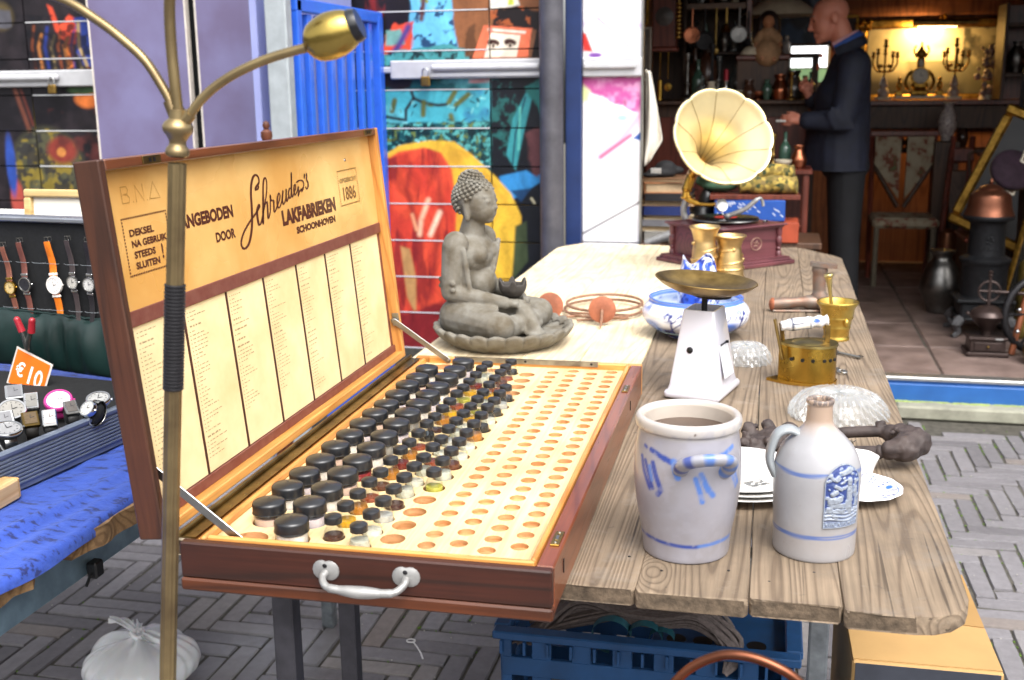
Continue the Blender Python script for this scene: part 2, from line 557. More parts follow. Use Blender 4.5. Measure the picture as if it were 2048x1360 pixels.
def blob(name, prims, voxel, mat, parent=None, smooth=6, loc=(0, 0, 0), rot=(0, 0, 0), deform=None, sm_fac=0.5, decim=None):
    """one continuous body grown from balls ('b', c, r) and tapered limbs ('l', p0, r0, p1, r1)"""
    g = G()
    for p in prims:
        if p[0] == 'b':
            g.ball(p[1], p[2], 20, 14, p[3] if len(p) > 3 else None)
        else:
            a, ra, b, rb = Vector(p[1]), p[2], Vector(p[3]), p[4]
            n = 8
            g.ball(a, ra, 14, 10); g.ball(b, rb, 14, 10)
            g.tube([a.lerp(b, i / n) for i in range(n + 1)], [ra + (rb - ra) * i / n for i in range(n + 1)], 14)
    me = g.mesh(name, mat, 0)
    o = bpy.data.objects.new(name, me); COL.objects.link(o)
    md = o.modifiers.new("r", 'REMESH'); md.mode = 'VOXEL'; md.voxel_size = voxel; md.use_smooth_shade = True
    if smooth:
        s = o.modifiers.new("s", 'SMOOTH'); s.iterations = smooth; s.factor = sm_fac
    dg = bpy.context.evaluated_depsgraph_get()
    m2 = bpy.data.meshes.new_from_object(o.evaluated_get(dg))
    bpy.data.objects.remove(o); bpy.data.meshes.remove(me)
    m2.name = name
    if not m2.materials:
        m2.materials.append(mat)
    if deform:
        co = np.empty(len(m2.vertices) * 3); m2.vertices.foreach_get("co", co); co = co.reshape(-1, 3)
        co = deform(co); m2.vertices.foreach_set("co", co.ravel()); m2.update()
    m2.polygons.foreach_set("use_smooth", [True] * len(m2.polygons))
    return link(name, m2, parent, loc, rot)

def structure(name, o=None, g=None, mat=None, **kw):
    o = o or g.build(name, mat, **kw)
    o["kind"] = "structure"
    return o

def arc(c, r, a0, a1, n, plane='xz'):
    out = []
    for i in range(n + 1):
        a = a0 + (a1 - a0) * i / n
        u, w = r * math.cos(a), r * math.sin(a)
        out.append((c[0] + u, c[1], c[2] + w) if plane == 'xz' else (c[0] + u, c[1] + w, c[2]) if plane == 'xy' else (c[0], c[1] + u, c[2] + w))
    return out

def catmull(pts, n=6, closed=False):
    P = [Vector(p) for p in pts]; m = len(P); out = []
    rng = range(m if closed else m - 1)
    for i in rng:
        p0 = P[i - 1] if (i > 0 or closed) else P[0]
        p1 = P[i]; p2 = P[(i + 1) % m]
        p3 = P[(i + 2) % m] if (i + 2 < m or closed) else P[-1]
        for k in range(n):
            t = k / n
            out.append(0.5 * ((2 * p1) + (p2 - p0) * t + (2 * p0 - 5 * p1 + 4 * p2 - p3) * t * t + (3 * p1 - p0 - 3 * p2 + p3) * t ** 3))
    if not closed: out.append(P[-1])
    return out

def rng_scale(a, b):
    return a + (b - a) * rnd.random()

# shared finishes
BRASS = M("brass", "#a8874a", 0.3, 1.0, 0.15, 40, 0.05)
BRASS_OLD = M("aged_brass", "#8c7444", 0.38, 1.0, 0.25, 25, 0.1, hue2="#6b552f")
BRASS_BRIGHT = M("bright_brass", "#c9a04a", 0.22, 1.0, 0.12, 30, 0.04)
STEEL = M("steel", "#9b9b98", 0.32, 1.0, 0.15, 50, 0.05)
CHROME = M("chrome", "#c8c8c8", 0.15, 1.0, 0.05, 50)
GALV = M("galvanised_steel", "#8d9498", 0.45, 0.85, 0.25, 45, 0.05)
IRON = M("cast_iron", "#2a292b", 0.5, 0.6, 0.3, 50, 0.3)
BLACK = M("black_paint", "#0d0d0f", 0.4, 0, 0.2, 40)
PORC = M("white_porcelain", "#e2e2e4", 0.15, 0, 0.02, 10, coat=0.5)
# ================================================================== STREET, KERB, SHOP, KIOSK FRONTS
FLOOR = 0.17
sandy = M("joint_sand", "#4a4740", 0.95, 0, 0.35, 30, 0.4)
g = G(); g.grid(40, 40, lambda u, w: (-30 + 60 * u, -30 + 60 * w, -0.006))
street = structure("street", g=g, mat=sandy, smooth=0)

conc = M("mossy_concrete", "#8d8c7d", 0.9, 0, 0.22, 14, 0.4, 120)
k = thing("kerb", "long low concrete kerb with green moss in front of the blue shop step", "kerb", (0, 5.3, 0))
x0 = -4.4
while x0 < 4.2:
    g = G(); g.box((x0 + 0.497, 0, 0.031), (0.994, 0.10, 0.062), bev=0.008)
    g.build("kerb_stone", conc, k); x0 += 1.0
moss = M("moss", "#8a9a55", 0.95, 0, 0.4, 60, 0.6)
g = G()
for i in range(420):
    x = 0.2 + 3.0 * rnd.random(); d = rnd.random() ** 2 * 0.02
    s = 0.006 + 0.012 * rnd.random()
    g.ball((x, 0.047 - d, 0.0615), (s * 1.6, s * 0.8, 0.003), 6, 4)
o = g.build("moss", moss, k); o["kind"] = "stuff"

# ---- antique shop room
shop = thing("shop_building", "open fronted antique shop with brown wooden walls and blue step", "shop", (0, 0, 0))
brownwall = wood("brown_panelling", "#9c5f36", "#734022", 2, 30, 0.6, bump=0.15)
whitewall = M("shop_plaster", "#5f4230", 0.9, 0, 0.15, 5, 0.1)
g = G(); g.box((0.75, 9.05, 1.4), (3.4, 0.1, 2.6)); g.build("back_wall", brownwall, shop)
g = G(); g.box((-0.86, 7.15, 1.4), (0.06, 3.7, 2.6)); g.build("side_wall", brownwall, shop)
g = G(); g.box((2.42, 7.15, 1.4), (0.06, 3.7, 2.6)); g.build("side_wall", brownwall, shop)
g = G(); g.box((0.78, 7.17, 2.73), (3.4, 3.8, 0.06)); g.build("ceiling", whitewall, shop)
blue_fascia = M("fascia_blue", "#23509a", 0.5, 0, 0.1, 8, 0.05)
g = G(); g.box((-0.75, 5.29, 2.63), (7.4, 0.12, 0.66), bev=0.01); g.build("fascia", blue_fascia, shop)
blue_sill = M("step_blue", "#275a9c", 0.45, 0, 0.12, 9, 0.05)
g = G(); g.box((1.0, 5.37, 0.1), (3.3, 0.04, 0.085), bev=0.004)
g.box((1.0, 5.378, 0.148), (3.3, 0.03, 0.012), bev=0.003); g.build("step_board", blue_sill, shop)
alu = M("aluminium", "#b9b9b7", 0.35, 0.9, 0.1, 60, 0.03)
g = G(); g.box((1.0, 5.395, 0.164), (3.3, 0.08, 0.02), bev=0.004); g.build("threshold", alu, shop)
g = G(); g.box((2.0, 5.31, 1.2), (0.12, 0.1, 2.25), bev=0.01); g.build("door_post", blue_fascia, shop)

g = G(); g.box((0.78, 7.2, FLOOR - 0.06), (3.3, 3.6, 0.1)); floor = structure("shop_floor", g=g, mat=sandy, smooth=0)
flag = M("flagstone", "#70605a", 0.6, 0, 0.4, 6, 0.25, 40, hue2="#5a4a44")
tm = []
for v in range(3):
    g = G(); g.box((0, 0, 0), (0.442, 0.592, 0.03), bev=0.006 + 0.002 * v); tm.append(g.mesh("tile", flag))
for i in range(8):
    for j in range(6):
        o = link("tile", tm[(i * 3 + j * 5) % 3], floor, (-0.755 + i * 0.45, 5.73 + j * 0.6, FLOOR - 0.016 + rng_scale(-0.001, 0.001)), (0, 0, R(rng_scale(-0.3, 0.3))))

# ---- printed kiosk shutters (flat print on sheet panels)
print_mat = M("printed_sheet", (1, 1, 1), 0.35, 0, 0.1, 6, attr="Col", spec=0.4)
seam_mat = M("seam_white", "#cfd0d2", 0.5, 0, 0.05, 30)
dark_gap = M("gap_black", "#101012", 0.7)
YF = 5.2

def shutter(name, label, cols, rows, painter, to_px, skip_seam_cols=()):
    t = thing(name, label, "shutter", (0, YF, 0))
    for ci, (xa, xb) in enumerate(cols):
        for za, zb in zip(rows[:-1], rows[1:]):
            nu = max(4, int((xb - xa) / 0.0055)); nv = max(4, int((zb - za) / 0.0055))
            gg = G(); gg.grid(nu, nv, lambda u, w: (xa + (xb - xa) * u, 0.0, za + 0.003 + (zb - za - 0.006) * w))
            n0 = len(gg.v)
            gg.quad((xa, 0.012, za + 0.003), (xa, 0.0, za + 0.003), (xa, 0.0, zb - 0.003), (xa, 0.012, zb - 0.003))
            gg.quad((xb, 0.0, za + 0.003), (xb, 0.012, za + 0.003), (xb, 0.012, zb - 0.003), (xb, 0.0, zb - 0.003))
            gg.quad((xa, 0.0, zb - 0.003), (xb, 0.0, zb - 0.003), (xb, 0.012, zb - 0.003), (xa, 0.012, zb - 0.003))
            me = gg.mesh("panel", print_mat, 0)
            P = np.array([to_px(p[0], p[2]) for p in gg.v])
            vcol(me, painter(P))
            link("panel", me, t)
            if ci not in skip_seam_cols:
                s = G(); s.box(((xa + xb) / 2, 0.001, za), (xb - xa - 0.004, 0.008, 0.0045)); s.build("seam", seam_mat, t, smooth=0)
    xa, xb = cols[0][0], cols[-1][1]
    s = G(); s.box(((xa + xb) / 2, 0.03, (rows[0] + rows[-1]) / 2), (xb - xa, 0.03, rows[-1] - rows[0])); s.build("backing", dark_gap, t, smooth=0)
    return t

def cloth_tone(q, seed):
    w = (smooth_noise(q.P, 0.02, seed + 2, 2) - 0.5)[:, None] * 60
    n = smooth_noise((q.P + w) * np.array([1.0, 0.3]), 0.06, seed, 3); f = smooth_noise(q.P + w, 0.22, seed + 1, 3)
    q.c *= (0.42 + 0.85 * n + 0.32 * f)[:, None]; m = q.c.mean(axis=1)[:, None]; q.c = np.clip(m + (q.c - m) * 0.92, 0, 1)
    return q.c

O = dict(orange=hx("#d8431d"), orange2=hx("#c4321a"), deep=hx("#7c1d1c"), yellow=hx("#e0b01c"), gold=hx("#c08a12"), teal=hx("#2f8f93"), aqua=hx("#57b7cf"),
         dteal=hx("#0f4a50"), black=hx("#15141a"), brown=hx("#8a5530"), cream=hx("#d9d0bd"), blue=hx("#1e70b0"), navy=hx("#1b2c66"), olive=hx("#5d6430"), red=hx("#c23a28"), purple=hx("#4d3a7c"))

def paint_main(P):
    rr_p = random.Random(4)
    q = Paint(P, O['black'])
    x, y = P[:, 0], P[:, 1]
    q.poly([(735, -200), (830, -200), (830, 110), (735, 110)], hx("#1a1418"), 4)
    q.blotch(O['deep'], 0.06, 3, 0.5, 0.62, 0.9, q.mask_poly([(742, -120), (785, -120), (782, 60), (742, 40)]), (1, 0.4))
    q.poly([(905, -200), (1100, -200), (1100, 130), (915, 130)], O['brown'], 4)
    q.blotch(hx("#6d3f20"), 0.02, 5, 0.45, 0.7, 0.5, q.mask_poly([(905, -200), (1100, -200), (1100, 130), (905, 130)]), (1, 0.3))
    # light blue hanging cloth
    bl = [(827, -200), (905, -200), (912, 40), (922, 108), (822, 108), (830, 30)]
    q.poly(bl, hx("#5db4da"), 4, jit=8, seed=2)
    m = q.mask_poly(bl)
    q.blotch(hx("#16335c"), 0.07, 9, 0.56, 0.64, 0.95, m)
    q.blotch(hx("#8a9a2a"), 0.06, 11, 0.6, 0.66, 1, m * (y < 40) * (x > 850))
    q.stroke([(862, -60), (858, 10), (852, 50)], 9, hx("#5a2e2a"))
    # heap of bright fabrics on the left shelf
    q.poly([(765, 100), (800, 60), (836, 55), (830, 118), (765, 125)], O['orange'], 4, jit=20, seed=3)
    q.poly([(782, 70), (812, 66), (818, 96), (780, 98)], hx("#6fa39a"), 4, jit=10, seed=4)
    q.stroke([(784, 128), (805, 100), (826, 64)], 12, O['purple'])
    q.poly([(762, 115), (905, 98), (938, 108), (945, 130), (762, 140)], hx("#3d8f92"), 4, jit=14, seed=5)
    q.blotch(O['black'], 0.09, 12, 0.5, 0.6, 0.9, q.mask_poly([(760, 112), (950, 105), (950, 135), (760, 140)]))
    # orange book with a pair of eyes on the cover
    q.poly([(935, 80), (955, 60), (960, 120), (935, 122)], hx("#5e3a20"), 5, jit=18, seed=6)
    q.poly([(985, 12), (1032, 5), (1042, 30), (985, 36)], hx("#d6d2c6"), 2)
    q.poly([(1020, 8), (1028, 6), (1030, 28), (1019, 28)], hx("#c6d23c"), 2)
    q.poly([(985, 34), (1035, 30), (1085, 44), (1092, 130), (985, 100)], hx("#1a1214"), 4, jit=24, seed=7)
    q.blotch(hx("#a5501f"), 0.07, 14, 0.58, 0.64, 1, q.mask_poly([(985, 34), (1060, 30), (1060, 70), (985, 66)]))
    q.poly([(972, 64), (1064, 72), (1056, 124), (950, 124)], hx("#e26a42"), 2)
    q.poly([(985, 78), (1042, 84), (1034, 124), (972, 124)], hx("#e6d9c4"), 2)
    for cx in (990, 1022):
        q.ell((cx, 97), (12, 7), hx("#3a1d18"), 0.3, rot=0.15)
        q.ell((cx, 103), (7, 4), hx("#d8c6b0"), 0.3)
        q.ell((cx, 103), (3, 3), hx("#2c1512"), 0.3)
    q.stroke([(982, 72), (1050, 79)], 4, hx("#efe0d0")); q.stroke([(986, 70), (988, 76)], 3, O['red'])
    q.poly([(1064, 72), (1072, 76), (1062, 126), (1056, 124)], hx("#7a4f34"), 2)
    # below the lock bar: turquoise cloth with a branch
    cl = [(735, 158), (1000, 155), (1000, 250), (735, 250)]
    q.poly([(735, 140), (1095, 140), (1095, 420), (735, 420)], O['dteal'], 4)
    q.poly([(735, 140), (850, 140), (820, 182), (735, 182)], hx("#1b1517"), 6, jit=14, seed=8)
    q.poly([(945, 152), (1040, 152), (1030, 172), (940, 172)], hx("#c6452c"), 3)
    q.poly([(768, 186), (1002, 184), (985, 248), (768, 248)], hx("#379fae"), 5, jit=14, seed=9)
    q.blotch(hx("#1d5f96"), 0.03, 15, 0.5, 0.7, 0.8, q.mask_poly([(920, 184), (1000, 184), (1000, 250), (920, 250)]))
    q.blotch(hx("#64c6cf"), 0.02, 16, 0.5, 0.7, 0.6, q.mask_poly(cl))
    q.stroke([(768, 234), (800, 240), (815, 242), (816, 222), (832, 200), (850, 208), (880, 214), (900, 212)], 6, hx("#241c20"))
    q.stroke([(832, 200), (828, 186)], 6, hx("#241c20"))
    for a, b in (((902, 208), (914, 188)), ((915, 214), (940, 194)), ((852, 208), (850, 232)), ((905, 234), (908, 248)), ((788, 224), (794, 204))):
        q.stroke([a, b], 10, O['olive'], 5)
    low = q.mask_poly([(735, 246), (985, 246), (1010, 250), (985, 330), (735, 320)])
    q.poly([(735, 248), (985, 248), (985, 335), (735, 335)], O['dteal'], 3)
    q.blotch(hx("#4fa9a4"), 0.11, 17, 0.5, 0.58, 0.9, low)
    q.blotch(hx("#0c2226"), 0.1, 18, 0.53, 0.6, 0.9, low)
    q.blotch(hx("#6a7a3a"), 0.08, 19, 0.6, 0.66, 0.9, low)
    # right column: folded dark garments with teal trousers
    q.poly([(984, 160), (1095, 160), (1095, 560), (984, 560)], hx("#15181f"), 3)
    q.blotch(hx("#1f5f5c"), 0.06, 20, 0.5, 0.6, 0.9, q.mask_poly([(984, 165), (1060, 160), (1010, 320), (984, 320)]))
    q.poly([(1052, 190), (1064, 196), (1048, 260), (1030, 340), (1012, 310), (1026, 240)], hx("#2b8c92"), 4)
    q.stroke([(1050, 200), (1030, 270), (1024, 330)], 3, hx("#123c50")); q.stroke([(1040, 220), (1036, 300)], 4, hx("#53b3a6"))
    q.poly([(1050, 180), (1095, 160), (1095, 250), (1080, 240)], hx("#1d6b66"), 5, jit=18, seed=10)
    q.poly([(1050, 270), (1095, 250), (1095, 360), (1065, 350)], hx("#5d3538"), 6, jit=14, seed=11)
    q.poly([(998, 352), (1050, 340), (1082, 360), (1020, 400), (1000, 372)], hx("#1f7fbd"), 4)
    q.poly([(1020, 380), (1060, 375), (1040, 402)], hx("#123d66"), 4)
    # orange cloth with a yellow border
    q.poly([(730, 340), (768, 312), (800, 292), (860, 282), (910, 284), (945, 310), (990, 352), (1020, 385), (1040, 430), (1040, 460), (1020, 560), (1000, 560), (730, 700)], O['yellow'], 4)
    q.blotch(O['gold'], 0.02, 21, 0.45, 0.65, 0.7, q.mask_poly([(880, 284), (950, 310), (1040, 440), (1010, 560), (880, 560)]))
    q.poly([(730, 380), (768, 322), (800, 304), (850, 296), (884, 306), (905, 340), (912, 420), (905, 520), (880, 650), (730, 760)], O['orange'], 5)
    m = q.mask_poly([(730, 380), (768, 322), (850, 296), (884, 306), (912, 420), (905, 520), (880, 650), (730, 760)])
    q.blotch(O['orange2'], 0.035, 22, 0.45, 0.6, 0.9, m, (1.6, 0.5))
    q.blotch(O['deep'], 0.03, 23, 0.55, 0.66, 0.8, m, (1.8, 0.4))
    q.stroke([(822, 330), (812, 380), (830, 450), (824, 520)], 8, O['deep'], 10, 0.7)
    q.stroke([(876, 330), (880, 420), (866, 520), (850, 600)], 10, O['deep'], 12, 0.7)
    q.stroke([(856, 400), (840, 440), (836, 470)], 8, hx("#f0b892"), 8)
    q.stroke([(878, 425), (858, 470)], 9, hx("#f3c9a8"), 8); q.stroke([(822, 430), (830, 460)], 6, hx("#e8a070"), 6)
    q.poly([(796, 495), (815, 500), (826, 560), (824, 640), (806, 600)], hx("#b98a4e"), 5)
    q.poly([(770, 640), (900, 600), (905, 660), (780, 760)], O['deep'], 12, jit=20, seed=14)
    for i in range(70):
        a_ = rr_p.uniform(0, 3.1); x_, y_ = rr_p.uniform(770, 985), rr_p.uniform(186, 300); l_ = rr_p.uniform(3, 9)
        if y_ < 283 - (x_ - 770) * 0.0: q.stroke([(x_, y_), (x_ + l_ * math.cos(a_), y_ + l_ * math.sin(a_))], rr_p.uniform(2, 5), [hx('#1a4a52'), hx('#4c5a2a'), hx('#7ac4c4'), hx('#12282e')][i % 4], 2, 0.7)
    q.poly([(1028, 450), (1050, 440), (1052, 520), (1020, 560)], hx("#3d4a30"), 5)
    q.stroke([(1076, 352), (1090, 372)], 7, hx("#2878b4")); q.stroke([(1060, 395), (1066, 404)], 4, hx("#cfc6a0"))
    return cloth_tone(q, 5)

rows = [0.24 + 0.1792 * i for i in range(12)]
SH_PX = lambda X, Z: (983 + (X + 1.293) * 403, 333 - (Z - 1.149) * 418)
rows = [1.149 + 0.1785 * i for i in range(-5, 7)]
sh = shutter("printed_shutter", "panelled shutter printed with orange, yellow and turquoise cloths behind the stone figure", [(-1.97, -1.2965), (-1.2895, -1.03)], rows, paint_main, SH_PX, (1,))
steel_bar = M("lock_bar_grey", "#c3c3c6", 0.4, 0.3, 0.06, 20)
g = G(); g.box((-1.40, -0.02, 1.598), (0.74, 0.022, 0.085), bev=0.006); g.box((-1.305, -0.045, 1.605), (0.52, 0.03, 0.03), bev=0.01); g.box((-1.79, -0.02, 1.598), (0.06, 0.018, 0.03), bev=0.006)
g.box((-1.305, -0.036, 1.572), (0.52, 0.012, 0.014)); g.build("lock_bar", steel_bar, sh)

def padlock(loc, label):
    t = thing("padlock", label, "padlock", loc, group="padlocks on the kiosk lock bars")
    g = G(); g.box((0, 0, -0.03), (0.045, 0.02, 0.045), bev=0.005); g.build("lock_body", BRASS, t)
    g = G(); g.tube([(-0.014, 0, -0.01), (-0.014, 0, 0.012)] + arc((0, 0, 0.014), 0.014, math.pi, 0, 8) + [(0.014, 0, -0.01)], 0.0045, 8); g.build("shackle", CHROME, t)
padlock((-1.588, 5.14, 1.575), "brass padlock hanging from the grey bar on the orange and turquoise shutter")

def paint_left(P):
    q = Paint(P, hx("#17141a"))
    q.blotch(hx("#2a2328"), 0.02, 2, 0.45, 0.6, 0.8)
    q.ell((12, 40), (26, 26), hx("#5a4c2c"), 0.5); q.poly([(8, 28), (36, 28), (36, 62), (8, 62)], hx("#55545c"), 3, jit=12)
    q.poly([(108, 20), (118, 26), (128, 60), (150, 40), (166, 52), (166, 96), (140, 96), (120, 70)], hx("#d6431f"), 4)
    q.poly([(132, 96), (152, 100), (152, 140), (142, 140)], hx("#d06a1c"), 4)
    for i in range(9):
        xx = 70 + i * 13
        q.stroke([(xx + 8, 60 + (i * 17) % 30), (xx, 100), (xx + 4, 140)], 5 + i % 3, [hx("#7a3a1c"), hx("#a4642a"), hx("#1d2f7a"), hx("#8f7a52")][i % 4], 4, 0.85)
    q.poly([(160, 50), (200, 40), (200, 140), (164, 140)], hx("#233a8c"), 5, jit=24, seed=4)
    q.stroke([(166, 56), (164, 100), (176, 136)], 6, hx("#b99a5c"))
    q.blotch(hx("#101018"), 0.08, 31, 0.5, 0.6, 0.8, q.mask_poly([(60, 40), (200, 40), (200, 140), (60, 140)]))
    q.stroke([(26, 180), (48, 262)], 8, hx("#6b3a2c")); q.stroke([(38, 180), (56, 250)], 5, hx("#5e2a22"))
    q.ell((172, 200), (26, 18), hx("#cf6a20"), 0.4); q.ell((165, 182), (30, 10), hx("#35502e"), 0.5)
    q.ell((78, 330), (70, 72), hx("#4b4a36"), 0.3)
    m = (np.hypot((P[:, 0] - 78) / 70, (P[:, 1] - 330) / 72) < 1)
    q.blotch(hx("#7d6c24"), 0.05, 33, 0.5, 0.58, 0.95, m); q.blotch(hx("#2b2a2c"), 0.06, 34, 0.5, 0.56, 0.9, m)
    q.ell((110, 300), (30, 26), hx("#7c2f26"), 0.4); q.ell((108, 304), (9, 9), hx("#c07a35"), 0.4)
    q.blotch(hx("#5a2a28"), 0.03, 35, 0.52, 0.62, 0.8, q.mask_poly([(90, 220), (200, 220), (200, 330), (90, 330)]))
    q.ell((8, 400), (14, 40), hx("#9c3f34"), 0.4); q.ell((2, 330), (10, 60), hx("#1f3f8f"), 0.4)
    return cloth_tone(q, 9)

L_PX = lambda X, Z: (60 + (X + 3.712) * 350, 262 - (Z - 1.321) * 388)
rowsl = [1.321 + 0.1795 * i for i in range(-6, 6)]
shl = shutter("printed_shutter", "dark panelled shutter printed with hanging clothes at the far left", [(-4.3, -3.715), (-3.708, -3.2)], rowsl, paint_left, L_PX, (0,))
g = G(); g.box((-3.75, -0.02, 1.583), (1.05, 0.022, 0.082), bev=0.006); g.box((-3.83, -0.045, 1.588), (0.62, 0.03, 0.032), bev=0.01); g.build("lock_bar", steel_bar, shl)
padlock((-3.55, 5.14, 1.56), "brass padlock hanging from the grey bar on the dark shutter at far left")

def paint_white(P):
    q = Paint(P, hx("#f4f2f6"))
    q.blotch(hx("#d9c8ea"), 0.02, 41, 0.5, 0.62, 0.8, (P[:, 1] < 60))
    q.stroke([(1166, 60), (1210, 40), (1283, 66)], 6, hx("#bfa6dc"), 10, 0.8); q.stroke([(1196, 50), (1230, 78), (1262, 108)], 3, hx("#8a8294"), 3)
    q.poly([(1160, 70), (1172, 78), (1186, 112), (1166, 110)], hx("#cf3a34"), 4)
    q.ell((1190, 118), (14, 5), hx("#7a4a9c"), 0.6)
    q.poly([(1160, 158), (1285, 158), (1285, 232), (1240, 214), (1166, 178)], hx("#c85ba0"), 5, jit=14, seed=5)
    m = q.mask_poly([(1160, 158), (1285, 158), (1285, 232), (1240, 214), (1166, 178)])
    q.blotch(hx("#e6a6cf"), 0.03, 43, 0.46, 0.6, 0.9, m); q.blotch(hx("#8c2f5c"), 0.03, 44, 0.6, 0.7, 0.8, m)
    q.poly([(1160, 168), (1180, 186), (1176, 206), (1160, 206)], hx("#dfe6a8"), 8)
    q.stroke([(1200, 314), (1240, 285), (1283, 230)], 16, hx("#e7a9c8"), 20); q.stroke([(1202, 314), (1236, 290), (1262, 272)], 6, hx("#c4527f"), 6)
    q.ell((1245, 238), (12, 6), hx("#a4d6dc"), 0.8)
    q.poly([(1266, 278), (1283, 264), (1283, 282)], hx("#2f5aa8"), 3)
    q.stroke([(1160, 470), (1200, 448), (1250, 420), (1290, 398)], 4, hx("#6e6c70"), 3)
    return q.c

W_PX = lambda X, Z: (1166 + (X + 0.857) * 437, 300 - (Z - 1.227) * 430)
rw = [0.22, 0.80, 1.597, 2.30]
shw = shutter("printed_shutter", "narrow white shutter printed with pink and red scarf beside the shop opening", [(-0.857, -0.592)], rw, paint_white, W_PX, (0,))
g = G(); g.box((-0.722, -0.02, 1.597), (0.268, 0.03, 0.085), bev=0.006); g.box((-0.73, -0.045, 1.603), (0.24, 0.025, 0.03), bev=0.008); g.build("lock_bar", steel_bar, shw)
g = G(); g.box((-0.587, 0.01, 1.25), (0.008, 0.05, 2.1)); g.build("edge_strip", STEEL, shw)

# ---- posts and boards
g = G(); g.lathe([(0.054, 0), (0.054, 2.4)], 24, cap1=True)
tag(g.build("post", M("dark_grey_pole", "#55545a", 0.5, 0.4, 0.2, 14), loc=(-0.985, 5.1, 0)), "round dark grey steel post left of the blue board", "post")
g = G(); g.box((0, 0, 1.2), (0.073, 0.04, 2.4), bev=0.004)
tag(g.build("door_board", M("navy_board", "#182c5a", 0.45, 0, 0.15, 9), loc=(-0.893, 5.165, 0)), "dark blue upright board between grey post and white shutter", "board")

lilac = M("lilac_board", "#6c688a", 0.55, 0, 0.14, 3.5, 0.05, hue2="#645a78")
edgew = M("pale_edge", "#cfc6bb", 0.6)
for (xa, xb, lab) in ((-3.215, -2.70, "wide purple grey door panel with pale edge behind the brass lamp"), (-2.655, -2.37, "narrower purple grey door panel right of the black gap")):
    t = thing("door_panel", lab, "door", ((xa + xb) / 2, 5.0, 0))
    w = xb - xa
    g = G(); g.box((0, 0, 1.25), (w - 0.012, 0.03, 2.3), bev=0.002); g.build("board", lilac, t)
    g = G(); g.box((w / 2 - 0.004, -0.001, 1.25), (0.008, 0.034, 2.3)); g.box((-w / 2 + 0.004, -0.001, 1.25), (0.008, 0.034, 2.3)); g.build("edging", edgew, t)
g = G(); g.box((-2.68, 5.08, 1.2), (0.3, 0.04, 2.4))  # added black sheet, its colour standing for the dark inside the gap
tag(g.build("dark_gap_sheet", dark_gap), "black sheet standing in for the dark gap between the purple door panels", "board")

lil2 = M("blue_lilac_board", "#8d93c2", 0.5, 0, 0.08, 4)
g = G(); g.box((-1.965, 4.66, 1.15), (0.03, 1.03, 2.3), bev=0.003)
tag(g.build("wall_board", lil2), "pale lilac wall board behind the bars of the blue gate", "board")
g = G(); g.box((0, 0, 1.2), (0.088, 0.06, 2.4), bev=0.006)
tag(g.build("post", M("pale_grey_post", "#a9b0b4", 0.4, 0.4, 0.12, 18, 0.03), loc=(-1.858, 4.14, 0)), "square pale grey steel post left of the blue gate", "post")
gate_blue = M("gate_blue", "#2b5fcc", 0.35, 0, 0.08, 20, coat=0.2)
t = thing("gate", "bright blue metal gate of upright bars swung open beside the kiosk", "gate", (-1.823, 4.2, 0))
g = G(); g.box((0, 0.49, 1.835), (0.04, 0.99, 0.05), bev=0.004); g.box((0, 0.02, 0.98), (0.04, 0.045, 1.75), bev=0.004); g.box((0, 0.955, 0.96), (0.045, 0.06, 1.76), bev=0.004); g.box((0, 0.49, 0.15), (0.04, 0.9, 0.05), bev=0.004)
g.build("gate_frame", gate_blue, t)
bm_ = G(); bm_.box((0, 0, 0.99), (0.025, 0.042, 1.63), bev=0.003); bme = bm_.mesh("bar", gate_blue)
for i in range(7):
    link("bar", bme, t, (0, 0.133 + 0.1165 * i, 0))

t = thing("finial_post", "turned brown wooden finial rising behind the open sample case lid", "post", (-1.588, 3.4, -0.025))
turn = wood("turned_mahogany", "#6b3a24", "#4a2416", 2, 40, 0.35, coat=0.4)
g = G(); g.lathe([(0.03, 0), (0.03, 1.2), (0.04, 1.25), (0.028, 1.30), (0.034, 1.315), (0.02, 1.33)], 20); g.build("shaft", turn, t)
g = G(); g.lathe([(0.02, 1.33), (0.028, 1.345), (0.03, 1.36), (0.014, 1.38), (0.019, 1.395), (0.018, 1.41), (0.008, 1.418), (0.012, 1.428), (0.009, 1.44), (0.0005, 1.445)], 20); g.build("knob", turn, t)
# ================================================================== MARKET TABLES
TZ = 0.82
oldw = wood("weathered_scaffold_board", "#8f7d68", "#4a3a2c", 1, 98, 0.8, bump=0.5, dirt="#574d44", dirt_amt=0.65, stretch=0.05, knots=0.12, ring_amt=0.46)
palew = wood("pale_plank", "#e4d3b2", "#d2bd97", 1, 40, 0.65, bump=0.15, dirt="#b29f7d", dirt_amt=0.25)
endw = M("board_end", "#5f5142", 0.9, 0, 0.45, 60, 1.0)

